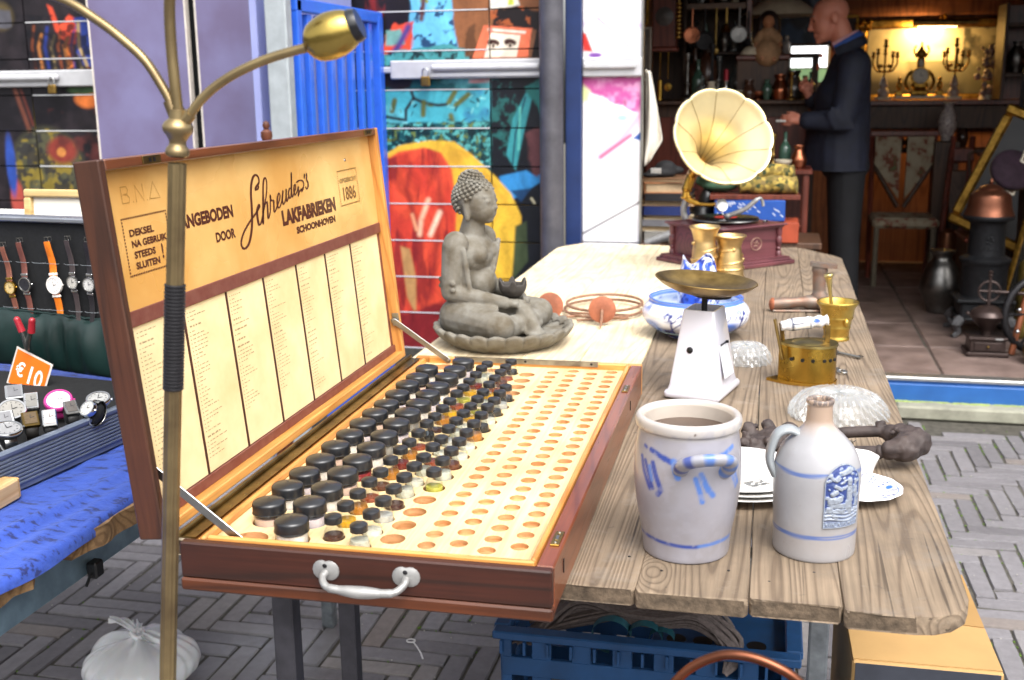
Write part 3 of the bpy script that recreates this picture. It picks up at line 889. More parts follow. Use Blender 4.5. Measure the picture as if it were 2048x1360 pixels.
def plank(xa, xb, ya, yb, mats, seed, thick=0.027, round_l=0.0, round_r=0.0, far_cut=0.0):
    """one scaffold board with worn, slightly wavy edges"""
    rr = random.Random(seed)
    n = 44
    g = G()
    rings = []
    ph = [rr.random() * 6 for _ in range(6)]
    for i in range(n + 1):
        t = i / n
        # denser rings at both ends for rounded corners
        tt = 0.5 - 0.5 * math.cos(math.pi * t)
        y = ya + (yb - ya) * tt
        wl = 0.0012 * math.sin(9 * y + ph[0]) + 0.0008 * math.sin(31 * y + ph[1])
        wr = 0.0012 * math.sin(8 * y + ph[2]) + 0.0008 * math.sin(27 * y + ph[3])
        a, b = xa + 0.0003 + wl * 0.6, xb - 0.0003 + wr * 0.6
        dn = y - ya
        if round_r and dn < round_r: b -= round_r - math.sqrt(max(0, round_r ** 2 - (round_r - dn) ** 2))
        if round_l and dn < round_l: a += round_l - math.sqrt(max(0, round_l ** 2 - (round_l - dn) ** 2))
        df = yb - y
        if far_cut > 0 and df < far_cut: b -= (far_cut - df) * 0.62
        if far_cut < 0 and df < -far_cut: a += (-far_cut - df) * 0.62
        z = 0.0007 * math.sin(5 * y + ph[4])
        bv = 0.0022
        rings.append([(a, y, z - bv), (a + bv * 0.7, y, z), ((a + b) / 2, y, z - 0.0008), (b - bv * 0.7, y, z), (b, y, z - bv), (b, y, z - thick + 0.003), (b - 0.003, y, z - thick), (a + 0.003, y, z - thick), (a, y, z - thick + 0.003)])
    # worn near end: bring first ring down a little
    e = [(p[0] + (0.003 if k < 2 else -0.003 if k in (3, 4) else 0), ya - 0.003 + 0.005 * rr.random(), min(p[2], -0.002) if k < 5 else p[2] + 0.003 * rr.random()) for k, p in enumerate(rings[0])]
    rings.insert(0, e)
    vs = [p for r in rings for p in r]; m = 9
    fs = []
    for i in range(len(rings) - 1):
        for j in range(m):
            k = (j + 1) % m
            fs.append((i * m + j, i * m + k, (i + 1) * m + k, (i + 1) * m + j))
    g._add(vs, fs)
    g.cur = 1
    g._add(rings[0], [tuple(range(m))]); g._add(rings[-1], [tuple(range(m))[::-1]])
    return g

def table(name, label, xs, ya, yb, wd, nail_w, rr_last=0.0, far=0.0, farl=0.0, offs=None, legs=()):
    t = thing(name, label, "table", (0, 0, TZ))
    for i in range(len(xs) - 1):
        oy = offs[i] if offs else 0
        plank(xs[i], xs[i + 1], ya + oy, yb - rng_scale(0, 0.012), None, 11 + i * 3 + len(xs), round_r=rr_last if i == len(xs) - 2 else 0.003, round_l=0.003,
              far_cut=far if i == len(xs) - 2 else (farl if i == 0 else 0)).build("plank", [wd, endw], t)
    n = G()
    rr = random.Random(5)
    for i in range(len(xs) - 1):
        for y in (ya + 0.09, ya + 1.1, ya + 2.3):
            for k in (0.2, 0.8):
                n.lathe([(0.0001, 0.0002), (0.002, 0.0001), (0.0024, -0.001)], 8, (xs[i] + (xs[i + 1] - xs[i]) * k + rr.uniform(-0.01, 0.01), y + rr.uniform(-0.03, 0.03), 0))
    o = n.build("nail_heads", IRON, t); o["kind"] = "stuff"
    for (x, y, w, mt) in legs:
        g = G(); g.box((x, y, (-0.036 - TZ) / 2), (w, w, TZ - 0.036), bev=0.003); g.build("leg", mt, t)
    for y in (ya + 0.25, (ya + yb) / 2, yb - 0.3):
        g = G(); g.box(((xs[0] + xs[-1]) / 2, y, -0.056), (xs[-1] - xs[0] - 0.03, 0.05, 0.04), bev=0.003); g.build("crossbar", GALV, t)
    return t

darkleg = M("dark_steel_leg", "#4b4a50", 0.5, 0.5, 0.25, 20, 0.05)
table("market_table", "long market table of weathered scaffold boards with a rounded corner", [-0.308, -0.168, -0.010, 0.117, 0.289], 1.478, 5.01, oldw, None, 0.075, far=0.26,
      offs=[0.006, 0.0, 0.004, -0.006], legs=[(0.099, 1.70, 0.030, GALV), (-0.25, 3.0, 0.03, GALV), (0.12, 4.6, 0.03, GALV), (-0.25, 4.6, 0.03, GALV)])
table("market_table", "long market table of pale clean planks under the stone figure", [-0.915, -0.775, -0.622, -0.470, -0.310], 1.52, 5.005, palew, None, 0.006, farl=-0.13,
      legs=[(-0.762, 1.6, 0.036, darkleg), (-0.793, 1.95, 0.034, darkleg), (-0.8, 4.6, 0.034, darkleg), (-0.4, 4.6, 0.034, darkleg)])

# ================================================================== SAMPLE CASE
BX0, BX1, BY0, BY1, BZ0, BZ1 = -0.803, -0.264, 1.352, 2.507, 0.821, 0.893
mahog = wood("dark_mahogany", "#472315", "#2f160c", 1, 35, 0.48, coat=0.05, bump=0.1, stretch=0.06)
mahogx = wood("dark_mahogany_cross", "#40190a", "#271006", 0, 30, 0.5, coat=0.03, bump=0.1, stretch=0.06)
orangew = wood("orange_mahogany", "#572a10", "#3e1c09", 0, 40, 0.45, coat=0.05, bump=0.1)
orangey = wood("orange_mahogany_long", "#7c4226", "#63301a", 1, 40, 0.3, coat=0.3, bump=0.1)
honey = wood("honey_beech", "#d99a52", "#bd7a36", 1, 35, 0.4, coat=0.2, bump=0.08)
honeyx = wood("honey_beech_cross", "#d99a52", "#bd7a36", 0, 35, 0.4, coat=0.2, bump=0.08)
birch = wood("birch_board", "#e8cd9c", "#dcbc84", 1, 22, 0.5, bump=0.05, ring_amt=0.4)
hole_in = wood("hole_wood", "#d09c6a", "#b57e4a", 0, 60, 0.6, bump=0.2)

case = thing("sample_case", "open wooden paint sample case with handle, holed tray and lettered lid", "sample case", (BX0, BY0, BZ0), 0.009)
W, L, Hh = BX1 - BX0, BY1 - BY0, BZ1 - BZ0
tw = 0.016
g = G(); g.box((W / 2, tw / 2, 0.018 + (Hh - 0.018) / 2), (W, tw, Hh - 0.018), bev=0.0025); g.build("front_board", mahogx, case)
g = G(); g.box((W / 2, tw / 2 - 0.001, 0.0085), (W + 0.002, tw + 0.003, 0.019), bev=0.003); g.build("base_skirt", orangew, case)
g = G(); g.box((W / 2, L - tw / 2, Hh / 2), (W, tw, Hh), bev=0.0025); g.build("rear_board", honeyx, case)
g = G(); g.box((W - tw * 0.8, L / 2, Hh / 2), (tw * 1.6, L - 2 * tw - 0.001, Hh - 0.001), bev=0.0025); g.build("side_board", orangey, case)
g = G(); g.box((tw / 2, L / 2, Hh / 2 - 0.004), (tw, L - 2 * tw - 0.001, Hh - 0.008), bev=0.002); g.build("hinge_side_board", honey, case)
g = G(); g.box((W / 2, L / 2, 0.006), (W - 0.006, L - 0.006, 0.010)); g.build("bottom", orangey, case)
# raised inner lip
lipz = Hh + 0.004
lp = 0.008
for (c, s, mt) in (((W / 2 + 0.004, tw + lp / 2, lipz - 0.012), (W - 2 * tw - 0.03, lp, 0.026), honeyx), ((W - tw * 1.6 - lp / 2 - 0.0005, L / 2, lipz - 0.012), (lp, L - 2 * tw - 2 * lp - 0.001, 0.026), honey),
                   ((W / 2 + 0.004, L - tw - lp / 2, lipz - 0.014), (W - 2 * tw - 0.03, lp, 0.024), honeyx), ((tw + lp / 2 + 0.004, L / 2, lipz - 0.016), (lp, L - 2 * tw - 2 * lp - 0.001, 0.022), honey)):
    g = G(); g.box(c, s, bev=0.0025); g.build("inner_lip", mt, case)

# --- tray board with real holes
PZ = 0.060                                   # top of the tray board (case space)
hx0, hx1, hy0, hy1 = tw + lp + 0.005, W - tw * 1.6 - lp - 0.001, tw + lp + 0.001, L - tw - lp - 0.001
JAR_X = [0.0825, 0.1455]                      # two columns of wide jars
BOT_X = [0.2015, 0.2505, 0.2875]              # three columns of small bottles
SM_X = [0.342, 0.386, 0.431, 0.474]           # four columns of small open holes
def ys(n, a, b): return [a + (b - a) * i / (n - 1) for i in range(n)]
JAR_Y = [[0.056 + 0.0693 * k for k in range(16)], [0.062 + 0.0693 * k for k in range(15)]]
BOT_Y = [[0.083 + 0.0527 * k for k in range(20)], [0.058 + 0.0528 * k for k in range(20)], [0.094 + 0.0535 * k for k in range(19)]]
SM_Y = [ys(25, 0.081, 1.087), ys(25, 0.096, 1.106), ys(25, 0.079, 1.089), ys(25, 0.101, 1.111)]

def hole_strip(g, xa, xb, ya, yb, holes, depth, seg=18):
    """strip of board between xa..xb with circular holes [(x,y,r)] sorted by y, plus hole walls and floors"""
    cuts = [ya] + [(holes[i][1] + holes[i + 1][1]) / 2 for i in range(len(holes) - 1)] + [yb]
    for (hxp, hyp, r), c0, c1 in zip(holes, cuts[:-1], cuts[1:]):
        g.cur = 0
        ring = [(hxp + r * math.cos(2 * math.pi * k / seg), hyp + r * math.sin(2 * math.pi * k / seg), PZ) for k in range(seg)]
        outer = []
        for k in range(seg):
            a = 2 * math.pi * k / seg; ca, sa = math.cos(a), math.sin(a)
            tx = ((xb - hxp) / ca) if ca > 1e-6 else ((xa - hxp) / ca if ca < -1e-6 else 1e9)
            ty = ((c1 - hyp) / sa) if sa > 1e-6 else ((c0 - hyp) / sa if sa < -1e-6 else 1e9)
            t = min(tx, ty)
            outer.append((hxp + t * ca, hyp + t * sa, PZ))
        vs = ring + outer; fs = [(k, seg + k, seg + (k + 1) % seg, (k + 1) % seg) for k in range(seg)]
        # fill the four corners
        base = len(vs)
        for (cx, cy) in ((xa, c0), (xb, c0), (xb, c1), (xa, c1)):
            ang = math.atan2(cy - hyp, cx - hxp) % (2 * math.pi)
            k = int(ang / (2 * math.pi / seg)) % seg
            vs.append((cx, cy, PZ)); fs.append((seg + k, len(vs) - 1, seg + (k + 1) % seg))
        g._add(vs, fs)
        g.cur = 1
        low = [(p[0], p[1], PZ - depth) for p in ring]
        g._add(ring + low, [(k, (k + 1) % seg, seg + (k + 1) % seg, seg + k) for k in range(seg)] + [tuple(range(seg, 2 * seg))])

g = G()
bounds = [hx0, 0.114, 0.1785, 0.2262, 0.268, 0.317, 0.364, 0.4085, 0.4525, hx1]
colsx = JAR_X + BOT_X + SM_X; colsy = JAR_Y + BOT_Y + SM_Y
rads = [0.0262] * 2 + [0.0165, 0.0165, 0.0185] + [0.0133] * 4
deps = [0.03] * 2 + [0.028] * 3 + [0.007] * 4
for ci in range(9):
    hl = [(colsx[ci], y, rads[ci]) for y in colsy[ci]]
    hole_strip(g, bounds[ci], bounds[ci + 1], hy0, hy1, hl, deps[ci])
g.build("hole_board", [birch, hole_in], case, smooth=35)

# hinge, struts, handle, catches
g = G(); g.box((-0.002, L / 2, Hh - 0.0035), (0.03, L - 0.05, 0.003)); g.tube([(-0.012, 0.02, Hh + 0.001), (-0.012, L - 0.02, Hh + 0.001)], 0.0045, 10)
for i in range(22): g.lathe([(0.003, 0), (0.0015, 0.0012), (0.0002, 0.0014)], 8, (0.006, 0.05 + i * 0.05, Hh - 0.002))
g.build("piano_hinge", BRASS_OLD, case)
silver = M("silver_paint", "#a09f9d", 0.45, 0.6, 0.12, 60, 0.08)
hd = G()
for s in (-1, 1):
    x = W / 2 + 0.01 + s * 0.058
    hd.lathe([(0.0002, 0.0045), (0.009, 0.004), (0.0125, 0.002), (0.013, 0)], 20, (x, -0.0005, 0.048), axis=(s * 0.05, -1, 0), wob=lambda r, h, a, i: (r * (1 + 0.55 * abs(math.cos(a))), h))
    hd.tube(catmull([(x, -0.003, 0.045), (x + s * 0.001, -0.012, 0.042), (x - s * 0.005, -0.022, 0.037), (x - s * 0.014, -0.026, 0.034), (x - s * 0.03, -0.027, 0.033)], 5), [0.0058] * 5 + [0.0052] * 10 + [0.006] * 6, 12)
hd.tube([(W / 2 + 0.01 + 0.03 - 0.06 * i / 10, -0.027, 0.033 - 0.0012 * math.sin(math.pi * i / 10)) for i in range(11)], [0.0062 + 0.0028 * math.sin(math.pi * i / 10) for i in range(11)], 14)
hdl = hd.build("handle", silver, case)
g = G()
for s in (-1, 1):
    g.ball((W / 2 + 0.01 + s * 0.058, -0.0052, 0.056), (0.0034, 0.0012, 0.0034), 10, 6)
g.build("screw", IRON, hdl)
for y in (0.11, 0.93):
    g = G(); g.box((W - 0.012, y, Hh + 0.0008), (0.013, 0.05, 0.0022), bev=0.0006); o = g.build("catch_plate", BRASS_BRIGHT if y < .5 else BRASS_OLD, case)
    g = G(); g.ball((W - 0.012, y - 0.018, Hh + 0.002), 0.002, 8, 6); g.ball((W - 0.012, y + 0.018, Hh + 0.002), 0.002, 8, 6); g.box((W - 0.012, y, Hh + 0.002), (0.004, 0.014, 0.002)); g.build("catch_stud", STEEL, o)
    g = G(); g.box((W + 0.0005, y - 0.02, Hh - 0.03), (0.0015, 0.004, 0.02)); g.build("keyhole", BLACK, case)
# lid rest on the rear wall (metal slide)
g = G(); g.box((W * 0.5, L - tw - lp - 0.0015, PZ + 0.0125), (0.34, 0.003, 0.012)); g.build("slide_rail", STEEL, case)
g = G()
for x in (-0.155, 0.0, 0.155): g.ball((W * 0.5 + x, L - tw - lp - 0.003, PZ + 0.0125), (0.003, 0.001, 0.003), 8, 6)
g.build("rail_screw", IRON, case)

# ------------------------------------------------------------------ LID (local frame: x = along the case, y = up the lid, z = out of the lid face)
lidv = Vector((-0.0929, 0, 0.9957)).normalized()
nrm = Vector((lidv.z, 0, -lidv.x))
lid_m = Matrix(((0, lidv.x, nrm.x, -0.826 - BX0), (1, 0, 0, 0.0), (0, lidv.z, nrm.z, 0.894 - BZ0), (0, 0, 0, 1)))
lid = bpy.data.objects.new("lid", None)
LH, LD, LL = 0.5385, 0.039, L - 0.02
g = G(); ft = 0.016
g.box((LL / 2, LH / 2, -LD + 0.004), (LL - 0.01, LH - 0.01, 0.006))
lidobj = g.build("lid", mahogx, case); lidobj.matrix_basis = lid_m
wl = [wood("lid_end_mahogany", "#4b2816", "#30180c", 1, 30, 0.46, coat=0.05, bump=0.1, stretch=0.07), wood("lid_top_mahogany", "#6e3d22", "#522c18", 0, 40, 0.3, coat=0.3, bump=0.1)]
for (c, s, mt, nm) in (((ft / 2, LH / 2, -LD / 2), (ft, LH, LD), wl[0], "lid_end"), ((LL - ft / 2, LH / 2, -LD / 2), (ft, LH, LD), honey, "lid_end"),
                       ((LL / 2, LH - ft / 2, -LD / 2), (LL - 2 * ft - 0.0006, ft, LD - 0.0006), wl[1], "lid_top_rail"), ((LL / 2, ft / 2, -LD / 2), (LL - 2 * ft - 0.0006, ft, LD - 0.0006), honeyx, "lid_bottom_rail")):
    g = G(); g.box(c, s, bev=0.002); g.build(nm, mt, lidobj)
panelm = M("varnished_panel", "#d6ad6c", 0.28, 0, 0.10, 6, 0.03, coat=0.6, hue2="#cb9750")
FZ = -0.021
g = G(); g.box((LL / 2, 0.3 + (LH - 0.3) / 2 - 0.008, FZ - 0.003), (LL - 2 * ft - 0.001, LH - 0.3 - 0.016, 0.006)); g.build("header_panel", panelm, lidobj)
band_m = M("maroon_strip", "#5f2f26", 0.45, 0, 0.2, 60, 0.1, hue2="#74463a")
g = G(); g.box((LL / 2, 0.3125, FZ + 0.0015), (LL - 2 * ft - 0.002, 0.0225, 0.004), bev=0.0008)
g.box((LL / 2, 0.0245, FZ + 0.0015), (LL - 2 * ft - 0.002, 0.0165, 0.004), bev=0.0008); g.build("divider_strip", band_m, lidobj)
paper = M("aged_paper", "#e3cd9f", 0.7, 0, 0.06, 9, 0.02, hue2="#d6bb88")
ink = M("faded_ink", "#776649", 0.8, 0, 0.2, 60)
divx = [0.018, 0.044, 0.190, 0.335, 0.480, 0.627, 0.775, 0.921, 1.102]
edges = [0.044, 0.190, 0.335, 0.480, 0.627, 0.775, 0.921, 1.102]
g = G(); g.box((LL / 2, 0.167, FZ - 0.004), (LL - 2 * ft - 0.001, 0.30, 0.004)); g.build("card_backing", band_m, lidobj)
rr = random.Random(21)
for i in range(7):
    xa, xb = edges[i] + 0.0022, edges[i + 1] - 0.0022
    cw = xb - xa
    g = G(); g.box(((xa + xb) / 2, 0.167, FZ - 0.0012), (cw, 0.267, 0.0012), bev=0.0003); card = g.build("list_card", paper, lidobj)
    t = G()
    y = 0.290
    def words(x, y, n, s=1.0):
        for _ in range(n):
            wl_ = rr.uniform(0.004, 0.013)
            if x + wl_ > xb - 0.006: return
            nl = max(2, int(wl_ / 0.0017))
            for k in range(nl):
                hh = rr.uniform(0.0011, 0.0018) * s
                t.quad((x + k * 0.0017, y, FZ - 0.00035), (x + k * 0.0017 + 0.0011, y, FZ - 0.00035), (x + k * 0.0017 + 0.0011, y + hh, FZ - 0.00035), (x + k * 0.0017, y + hh, FZ - 0.00035))
            x += wl_ + 0.0022
    while y > 0.05:
        if rr.random() < 0.11:
            y -= 0.004; words(xa + 0.012, y, 4, 1.7); y -= 0.0075; continue
        words(xa + 0.010, y, 1, 0.9) if False else None
        t.quad((xa + 0.009, y, FZ - 0.00035), (xa + 0.0115, y, FZ - 0.00035), (xa + 0.0115, y + 0.0014, FZ - 0.00035), (xa + 0.009, y + 0.0014, FZ - 0.00035))
        words(xa + 0.017, y, rr.randint(1, 5)); y -= 0.0062
        if i in (2, 3) and y < 0.09: break
        if i == 5 and y < 0.12: break
    o = t.build("list_print", ink, card, smooth=0); o["kind"] = "stuff"
    if i < 6:
        g = G(); g.box((edges[i + 1], 0.167, FZ + 0.0002), (0.0034, 0.267, 0.0024)); g.build("card_strip", M("dark_strip", "#3d1d16", 0.5, 0, 0.2, 40), lidobj)
# lettering
brown_ink = M("brown_lettering", "#4a1f12", 0.45, 0, 0.1, 40, coat=0.3)
grey_ink = M("worn_lettering", "#8a6f40", 0.55, 0, 0.2, 60)
def letter(body, x, y, h, width=None, bold=0.0, mt=None, up=0.0006, spacing=1.0, shear=0.0):
    me = text_mesh(body, h / 0.73, bold, 1.0, spacing, shear=shear)
    xs = [v.co.x for v in me.vertices]
    mn, mx = min(xs), max(xs)
    s = (width / (mx - mn)) if width else 1.0
    me.transform(Matrix.Translation((-mn, 0, 0))); me.transform(Matrix.Diagonal((s, 1, 1, 1)))
    me.materials.clear(); me.materials.append(mt or brown_ink)
    return link("lettering", me, lidobj, (x, y, FZ + up))
letter("AANGEBODEN", 0.205, 0.4195, 0.0198, 0.199, 0.0012)
letter("DOOR", 0.331, 0.3845, 0.0158, 0.070, 0.0008)
letter("LAKFABRIEKEN", 0.597, 0.3805, 0.0265, 0.272, 0.0021)
letter("SCHOONHOVEN", 0.655, 0.3572, 0.0128, 0.203, 0.0009)
letter("OPGERICHT", 0.910, 0.4315, 0.0095, 0.101, 0.0004, grey_ink)
letter("1886", 0.923, 0.394, 0.029, 0.074, 0.0004, M("year_ink", "#6b4a26", 0.5))
letter("DEKSEL", 0.079, 0.4265, 0.0098, 0.067, 0.0005); letter("NA GEBRUIK", 0.081, 0.4105, 0.0098, 0.098, 0.0005)
letter("STEEDS", 0.083, 0.3945, 0.0098, 0.058, 0.0005); letter("SLUITEN", 0.083, 0.379, 0.0098, 0.066, 0.0005); letter("!", 0.158, 0.385, 0.022, 0.0045, 0.0007)
def frame_dots(xa, ya, xb, yb, mt):
    g = G()
    n = int((xb - xa) / 0.0046); m = int((yb - ya) / 0.0046)
    pts = [(xa + (xb - xa) * i / n, y) for i in range(n + 1) for y in (ya, yb)] + [(x, ya + (yb - ya) * j / m) for j in range(1, m) for x in (xa, xb)]
    for (x, y) in pts:
        g.quad((x - 0.0015, y - 0.0013, FZ + 0.0006), (x + 0.0015, y - 0.0013, FZ + 0.0006), (x + 0.0015, y + 0.0013, FZ + 0.0006), (x - 0.0015, y + 0.0013, FZ + 0.0006))
    g.build("dotted_border", mt, lidobj, smooth=0)
frame_dots(0.0645, 0.3715, 0.186, 0.4525, brown_ink)
frame_dots(0.902, 0.384, 1.016, 0.457, M("border_ink", "#7a5a28", 0.5))
# pencilled B.N.A.
def strokes(lines, w, mt, name="lettering", up=0.0006):
    g = G()
    for pts in lines:
        P = [Vector((p[0], p[1], FZ + up)) for p in pts]
        ws = [(p[2] if len(p) > 2 else w) for p in pts]
        n = len(P); vs = []
        for i in range(n):
            t = (P[min(i + 1, n - 1)] - P[max(i - 1, 0)]); t.z = 0
            t = t.normalized() if t.length > 0 else Vector((1, 0, 0))
            nn = Vector((-t.y, t.x, 0)) * ws[i] / 2
            vs += [P[i] - nn, P[i] + nn]
        g._add(vs, [(2 * i, 2 * i + 2, 2 * i + 3, 2 * i + 1) for i in range(n - 1)])
        for i in (0, n - 1):
            k = 8; g._add([P[i]] + [P[i] + Vector((math.cos(2 * math.pi * j / k), math.sin(2 * math.pi * j / k), 0)) * ws[i] / 2 for j in range(k)], [(0, 1 + j, 1 + (j + 1) % k) for j in range(k)])
    return g.build(name, mt, lidobj, smooth=0)
pen = M("pencil", "#96702f", 0.6, 0, 0.2, 50)
strokes([[(0.075, 0.497), (0.075, 0.474), (0.092, 0.474), (0.095, 0.48), (0.09, 0.485), (0.077, 0.486), (0.09, 0.487), (0.093, 0.492), (0.09, 0.497), (0.075, 0.497)],
         [(0.103, 0.474), (0.104, 0.474)], [(0.112, 0.473), (0.112, 0.497), (0.133, 0.473), (0.133, 0.497)], [(0.141, 0.473), (0.142, 0.473)],
         [(0.148, 0.473), (0.163, 0.498), (0.178, 0.473), (0.150, 0.474)]], 0.0012, pen)
# script word, traced as broad-nib strokes in lid space
SCR = [[(0.5164,0.4637),(0.5219,0.468),(0.5207,0.4763),(0.5113,0.4806),(0.4993,0.4768),(0.4887,0.4649),(0.4818,0.4481),(0.4786,0.4309),(0.4739,0.4128),(0.4686,0.3971),(0.4592,0.3807),(0.4452,0.3663),(0.429,0.3604),(0.4188,0.3642),(0.4181,0.3734),(0.4314,0.3866),(0.4568,0.4008),(0.4812,0.4108),(0.5001,0.4193),(0.5103,0.4253)],
 [(0.5103,0.4253),(0.5069,0.4274),(0.4975,0.4196),(0.4942,0.4058),(0.4959,0.3949),(0.5025,0.3942),(0.5118,0.4014)],
 [(0.5164,0.4637),(0.507,0.4598),(0.5028,0.4555),(0.5109,0.4554),(0.5167,0.459)],
 [(0.5118,0.4014),(0.5288,0.4234),(0.5436,0.4422),(0.5525,0.4618),(0.5507,0.4715),(0.5433,0.4703),(0.5357,0.4585),(0.5264,0.4308),(0.5138,0.3952)],
 [(0.5196,0.4124),(0.5323,0.4254),(0.542,0.4292),(0.5415,0.4196),(0.5374,0.4032),(0.541,0.4016),(0.5501,0.4115),(0.5562,0.4278),(0.5592,0.4383)],
 [(0.5592,0.4383),(0.5609,0.4309),(0.5702,0.4288),(0.5692,0.4216),(0.567,0.4109),(0.5708,0.4092),(0.5802,0.4155)],
 [(0.5802,0.4155),(0.596,0.4274),(0.6017,0.4355),(0.5972,0.4396),(0.5887,0.4318),(0.5846,0.42),(0.5899,0.4139),(0.6007,0.4196),(0.6124,0.432)],
 [(0.6171,0.4415),(0.6093,0.4273),(0.6122,0.4184),(0.6238,0.4259),(0.6326,0.4425)],
 [(0.6326,0.4425),(0.6276,0.428),(0.6301,0.4222),(0.6387,0.4295)],
 [(0.6561,0.4442),(0.6482,0.4436),(0.6408,0.4355),(0.6438,0.4264),(0.6523,0.4332),(0.667,0.471)],
 [(0.667,0.471),(0.6561,0.4379),(0.6566,0.4277),(0.6668,0.4344)],
 [(0.6668,0.4344),(0.6774,0.4423),(0.6795,0.4485),(0.673,0.4477),(0.6676,0.4368),(0.6716,0.4301),(0.6833,0.4366)],
 [(0.6833,0.4366),(0.6906,0.4437),(0.6891,0.4348),(0.6854,0.4262),(0.6937,0.4344),(0.7028,0.4374),(0.7136,0.4403),(0.7194,0.4476),(0.7134,0.4539),(0.6978,0.4552),(0.6856,0.4524)],
 [(0.7028,0.4374),(0.7065,0.4339),(0.7152,0.4402)],
 [(0.7283,0.4637),(0.7261,0.4593)],
 [(0.7393,0.4641),(0.7364,0.454),(0.7407,0.4471),(0.738,0.4395),(0.7302,0.4363),(0.7265,0.4399)]]
big = [catmull([(a, b, 0) for a, b in s], 5) for s in SCR]
def nib(pl):
    out = []
    for i, p in enumerate(pl):
        t = pl[min(i + 1, len(pl) - 1)] - pl[max(i - 1, 0)]
        vert = abs(t.y) / (t.length + 1e-9)
        down = 1.0 if t.y < 0 else 0.55
        out.append((p.x, p.y, (0.0024 + 0.0042 * vert * down) * (1.25 if p.x < 0.53 else 1.0)))
    return out
strokes([nib(p) for p in big], 0.004, brown_ink)
# lid stays
def strut(pa, pb, w, name="lid_stay"):
    a, b = Vector(pa), Vector(pb); d = (b - a)
    q = d.to_track_quat('X', 'Z').to_matrix().to_4x4()
    g = G(); g.T = Matrix.Translation((a + b) / 2) @ q
    g.box((0, 0, 0), (d.length, 0.0022, w), bev=0.0008); g.T = None
    g.lathe([(0.0002, 0.003), (0.005, 0.002), (0.006, 0)], 12, pb, axis=(0, -1, 0)); g.lathe([(0.0002, 0.003), (0.005, 0.002), (0.006, 0)], 12, pa, axis=(0, -1, 0))
    return g.build(name, STEEL, case)
def lidpt(x, y, z): return lid_m @ Vector((x, y, z))
a = lidpt(0.0235, 0.098, -0.012); strut(a, (0.083, 0.030, Hh - 0.006), 0.013)
a = lidpt(LL - 0.024, 0.092, -0.012); strut(a, (0.085, L - 0.03, Hh - 0.004), 0.013)
g = G(); g.box((LL - ft - 0.001, 0.093, -0.008), (0.003, 0.03, 0.016), bev=0.0008); g.build("stay_bracket", STEEL, lidobj)
for x in (0.135, LL - 0.07):
    g = G(); g.box((x, LH - 0.008, 0.0006), (0.05, 0.012, 0.002), bev=0.0005); o = g.build("catch_plate", BRASS_OLD, lidobj)
    g = G(); g.box((x - 0.006, LH - 0.008, 0.0016), (0.006, 0.006, 0.0012)); g.box((x + 0.006, LH - 0.008, 0.0016), (0.006, 0.006, 0.0012)); g.build("slot", BLACK, o)
g = G(); g.lathe([(0.0001, 0.0022), (0.003, 0.0015), (0.0035, 0)], 12, (0.957, 0.478, FZ)); g.build("drawing_pin", CHROME, lidobj)
# ================================================================== JARS AND BOTTLES IN THE TRAY
caseM = Matrix.Translation((BX0, BY0, BZ0)) @ Matrix.Rotation(0.009, 4, 'Z')
bakelite = M("black_bakelite", "#1b1c1f", 0.32, 0, 0.3, 60, 0.04, coat=0.15, rvar=0.1, spec=0.7)
glassm = clear_glass("jar_glass")
def paste(nm, c): return M("paint_" + nm, c, 0.45, 0, 0.2, 90, 0.1, coat=0.3)

def jar(label, col, fill):
    t = thing("paint_jar", label, "jar", (0, 0, 0), group="wide black capped jars in the sample tray")
    g = G(); g.lathe([(0.0001, -0.022), (0.022, -0.022), (0.0245, -0.019), (0.0245, 0.012), (0.0225, 0.0155), (0.0225, 0.022), (0.0205, 0.022), (0.0205, 0.014), (0.0228, 0.011), (0.0228, -0.018), (0.021, -0.0205), (0.0001, -0.0205)], 28)
    g.build("glass", glassm, t)
    g = G(); g.lathe([(0.0001, -0.0200), (0.0222, -0.0200), (0.0224, -0.018), (0.0224, fill), (0.0001, fill - 0.001)], 24); g.build("paint", col, t)
    g = G(); g.lathe([(0.0243, 0.0125), (0.0252, 0.013), (0.0252, 0.0265), (0.0246, 0.0285), (0.0225, 0.0305), (0.012, 0.0335), (0.0022, 0.0342), (0.0014, 0.0336), (0.0001, 0.0336)], 36)
    g.lathe([(0.0256, 0.0125), (0.0259, 0.0135), (0.0256, 0.0145)], 36); g.build("cap", bakelite, t, smooth=30)
    return t

def bottle(label, col, fill):
    t = thing("paint_bottle", label, "bottle", (0, 0, 0), group="small waisted bottles in the sample tray")
    prof = [(0.0001, -0.022), (0.0145, -0.022), (0.0155, -0.02), (0.0155, 0.005), (0.0147, 0.010), (0.0118, 0.016), (0.0104, 0.020), (0.0104, 0.0245)]
    inner = [(r - 0.0011, h) for r, h in prof[2:]][::-1]
    g = G(); g.lathe(prof + [(0.009, 0.0245)] + inner + [(0.0001, -0.0195)], 24); g.build("glass", glassm, t)
    pf = [(0.0001, -0.019), (0.0140, -0.019)] + [(r - 0.0014, h) for r, h in prof[3:] if h < fill]
    g = G(); g.lathe(pf + [(pf[-1][0] * 0.98, fill), (0.0001, fill)], 20); g.build("paint", col, t)
    g = G(); g.lathe([(0.0122, 0.0235), (0.013, 0.0238), (0.013, 0.0325), (0.0125, 0.034), (0.0105, 0.0353), (0.005, 0.0367), (0.0012, 0.037), (0.0001, 0.0367)], 28); g.build("cap", bakelite, t, smooth=30)
    return t

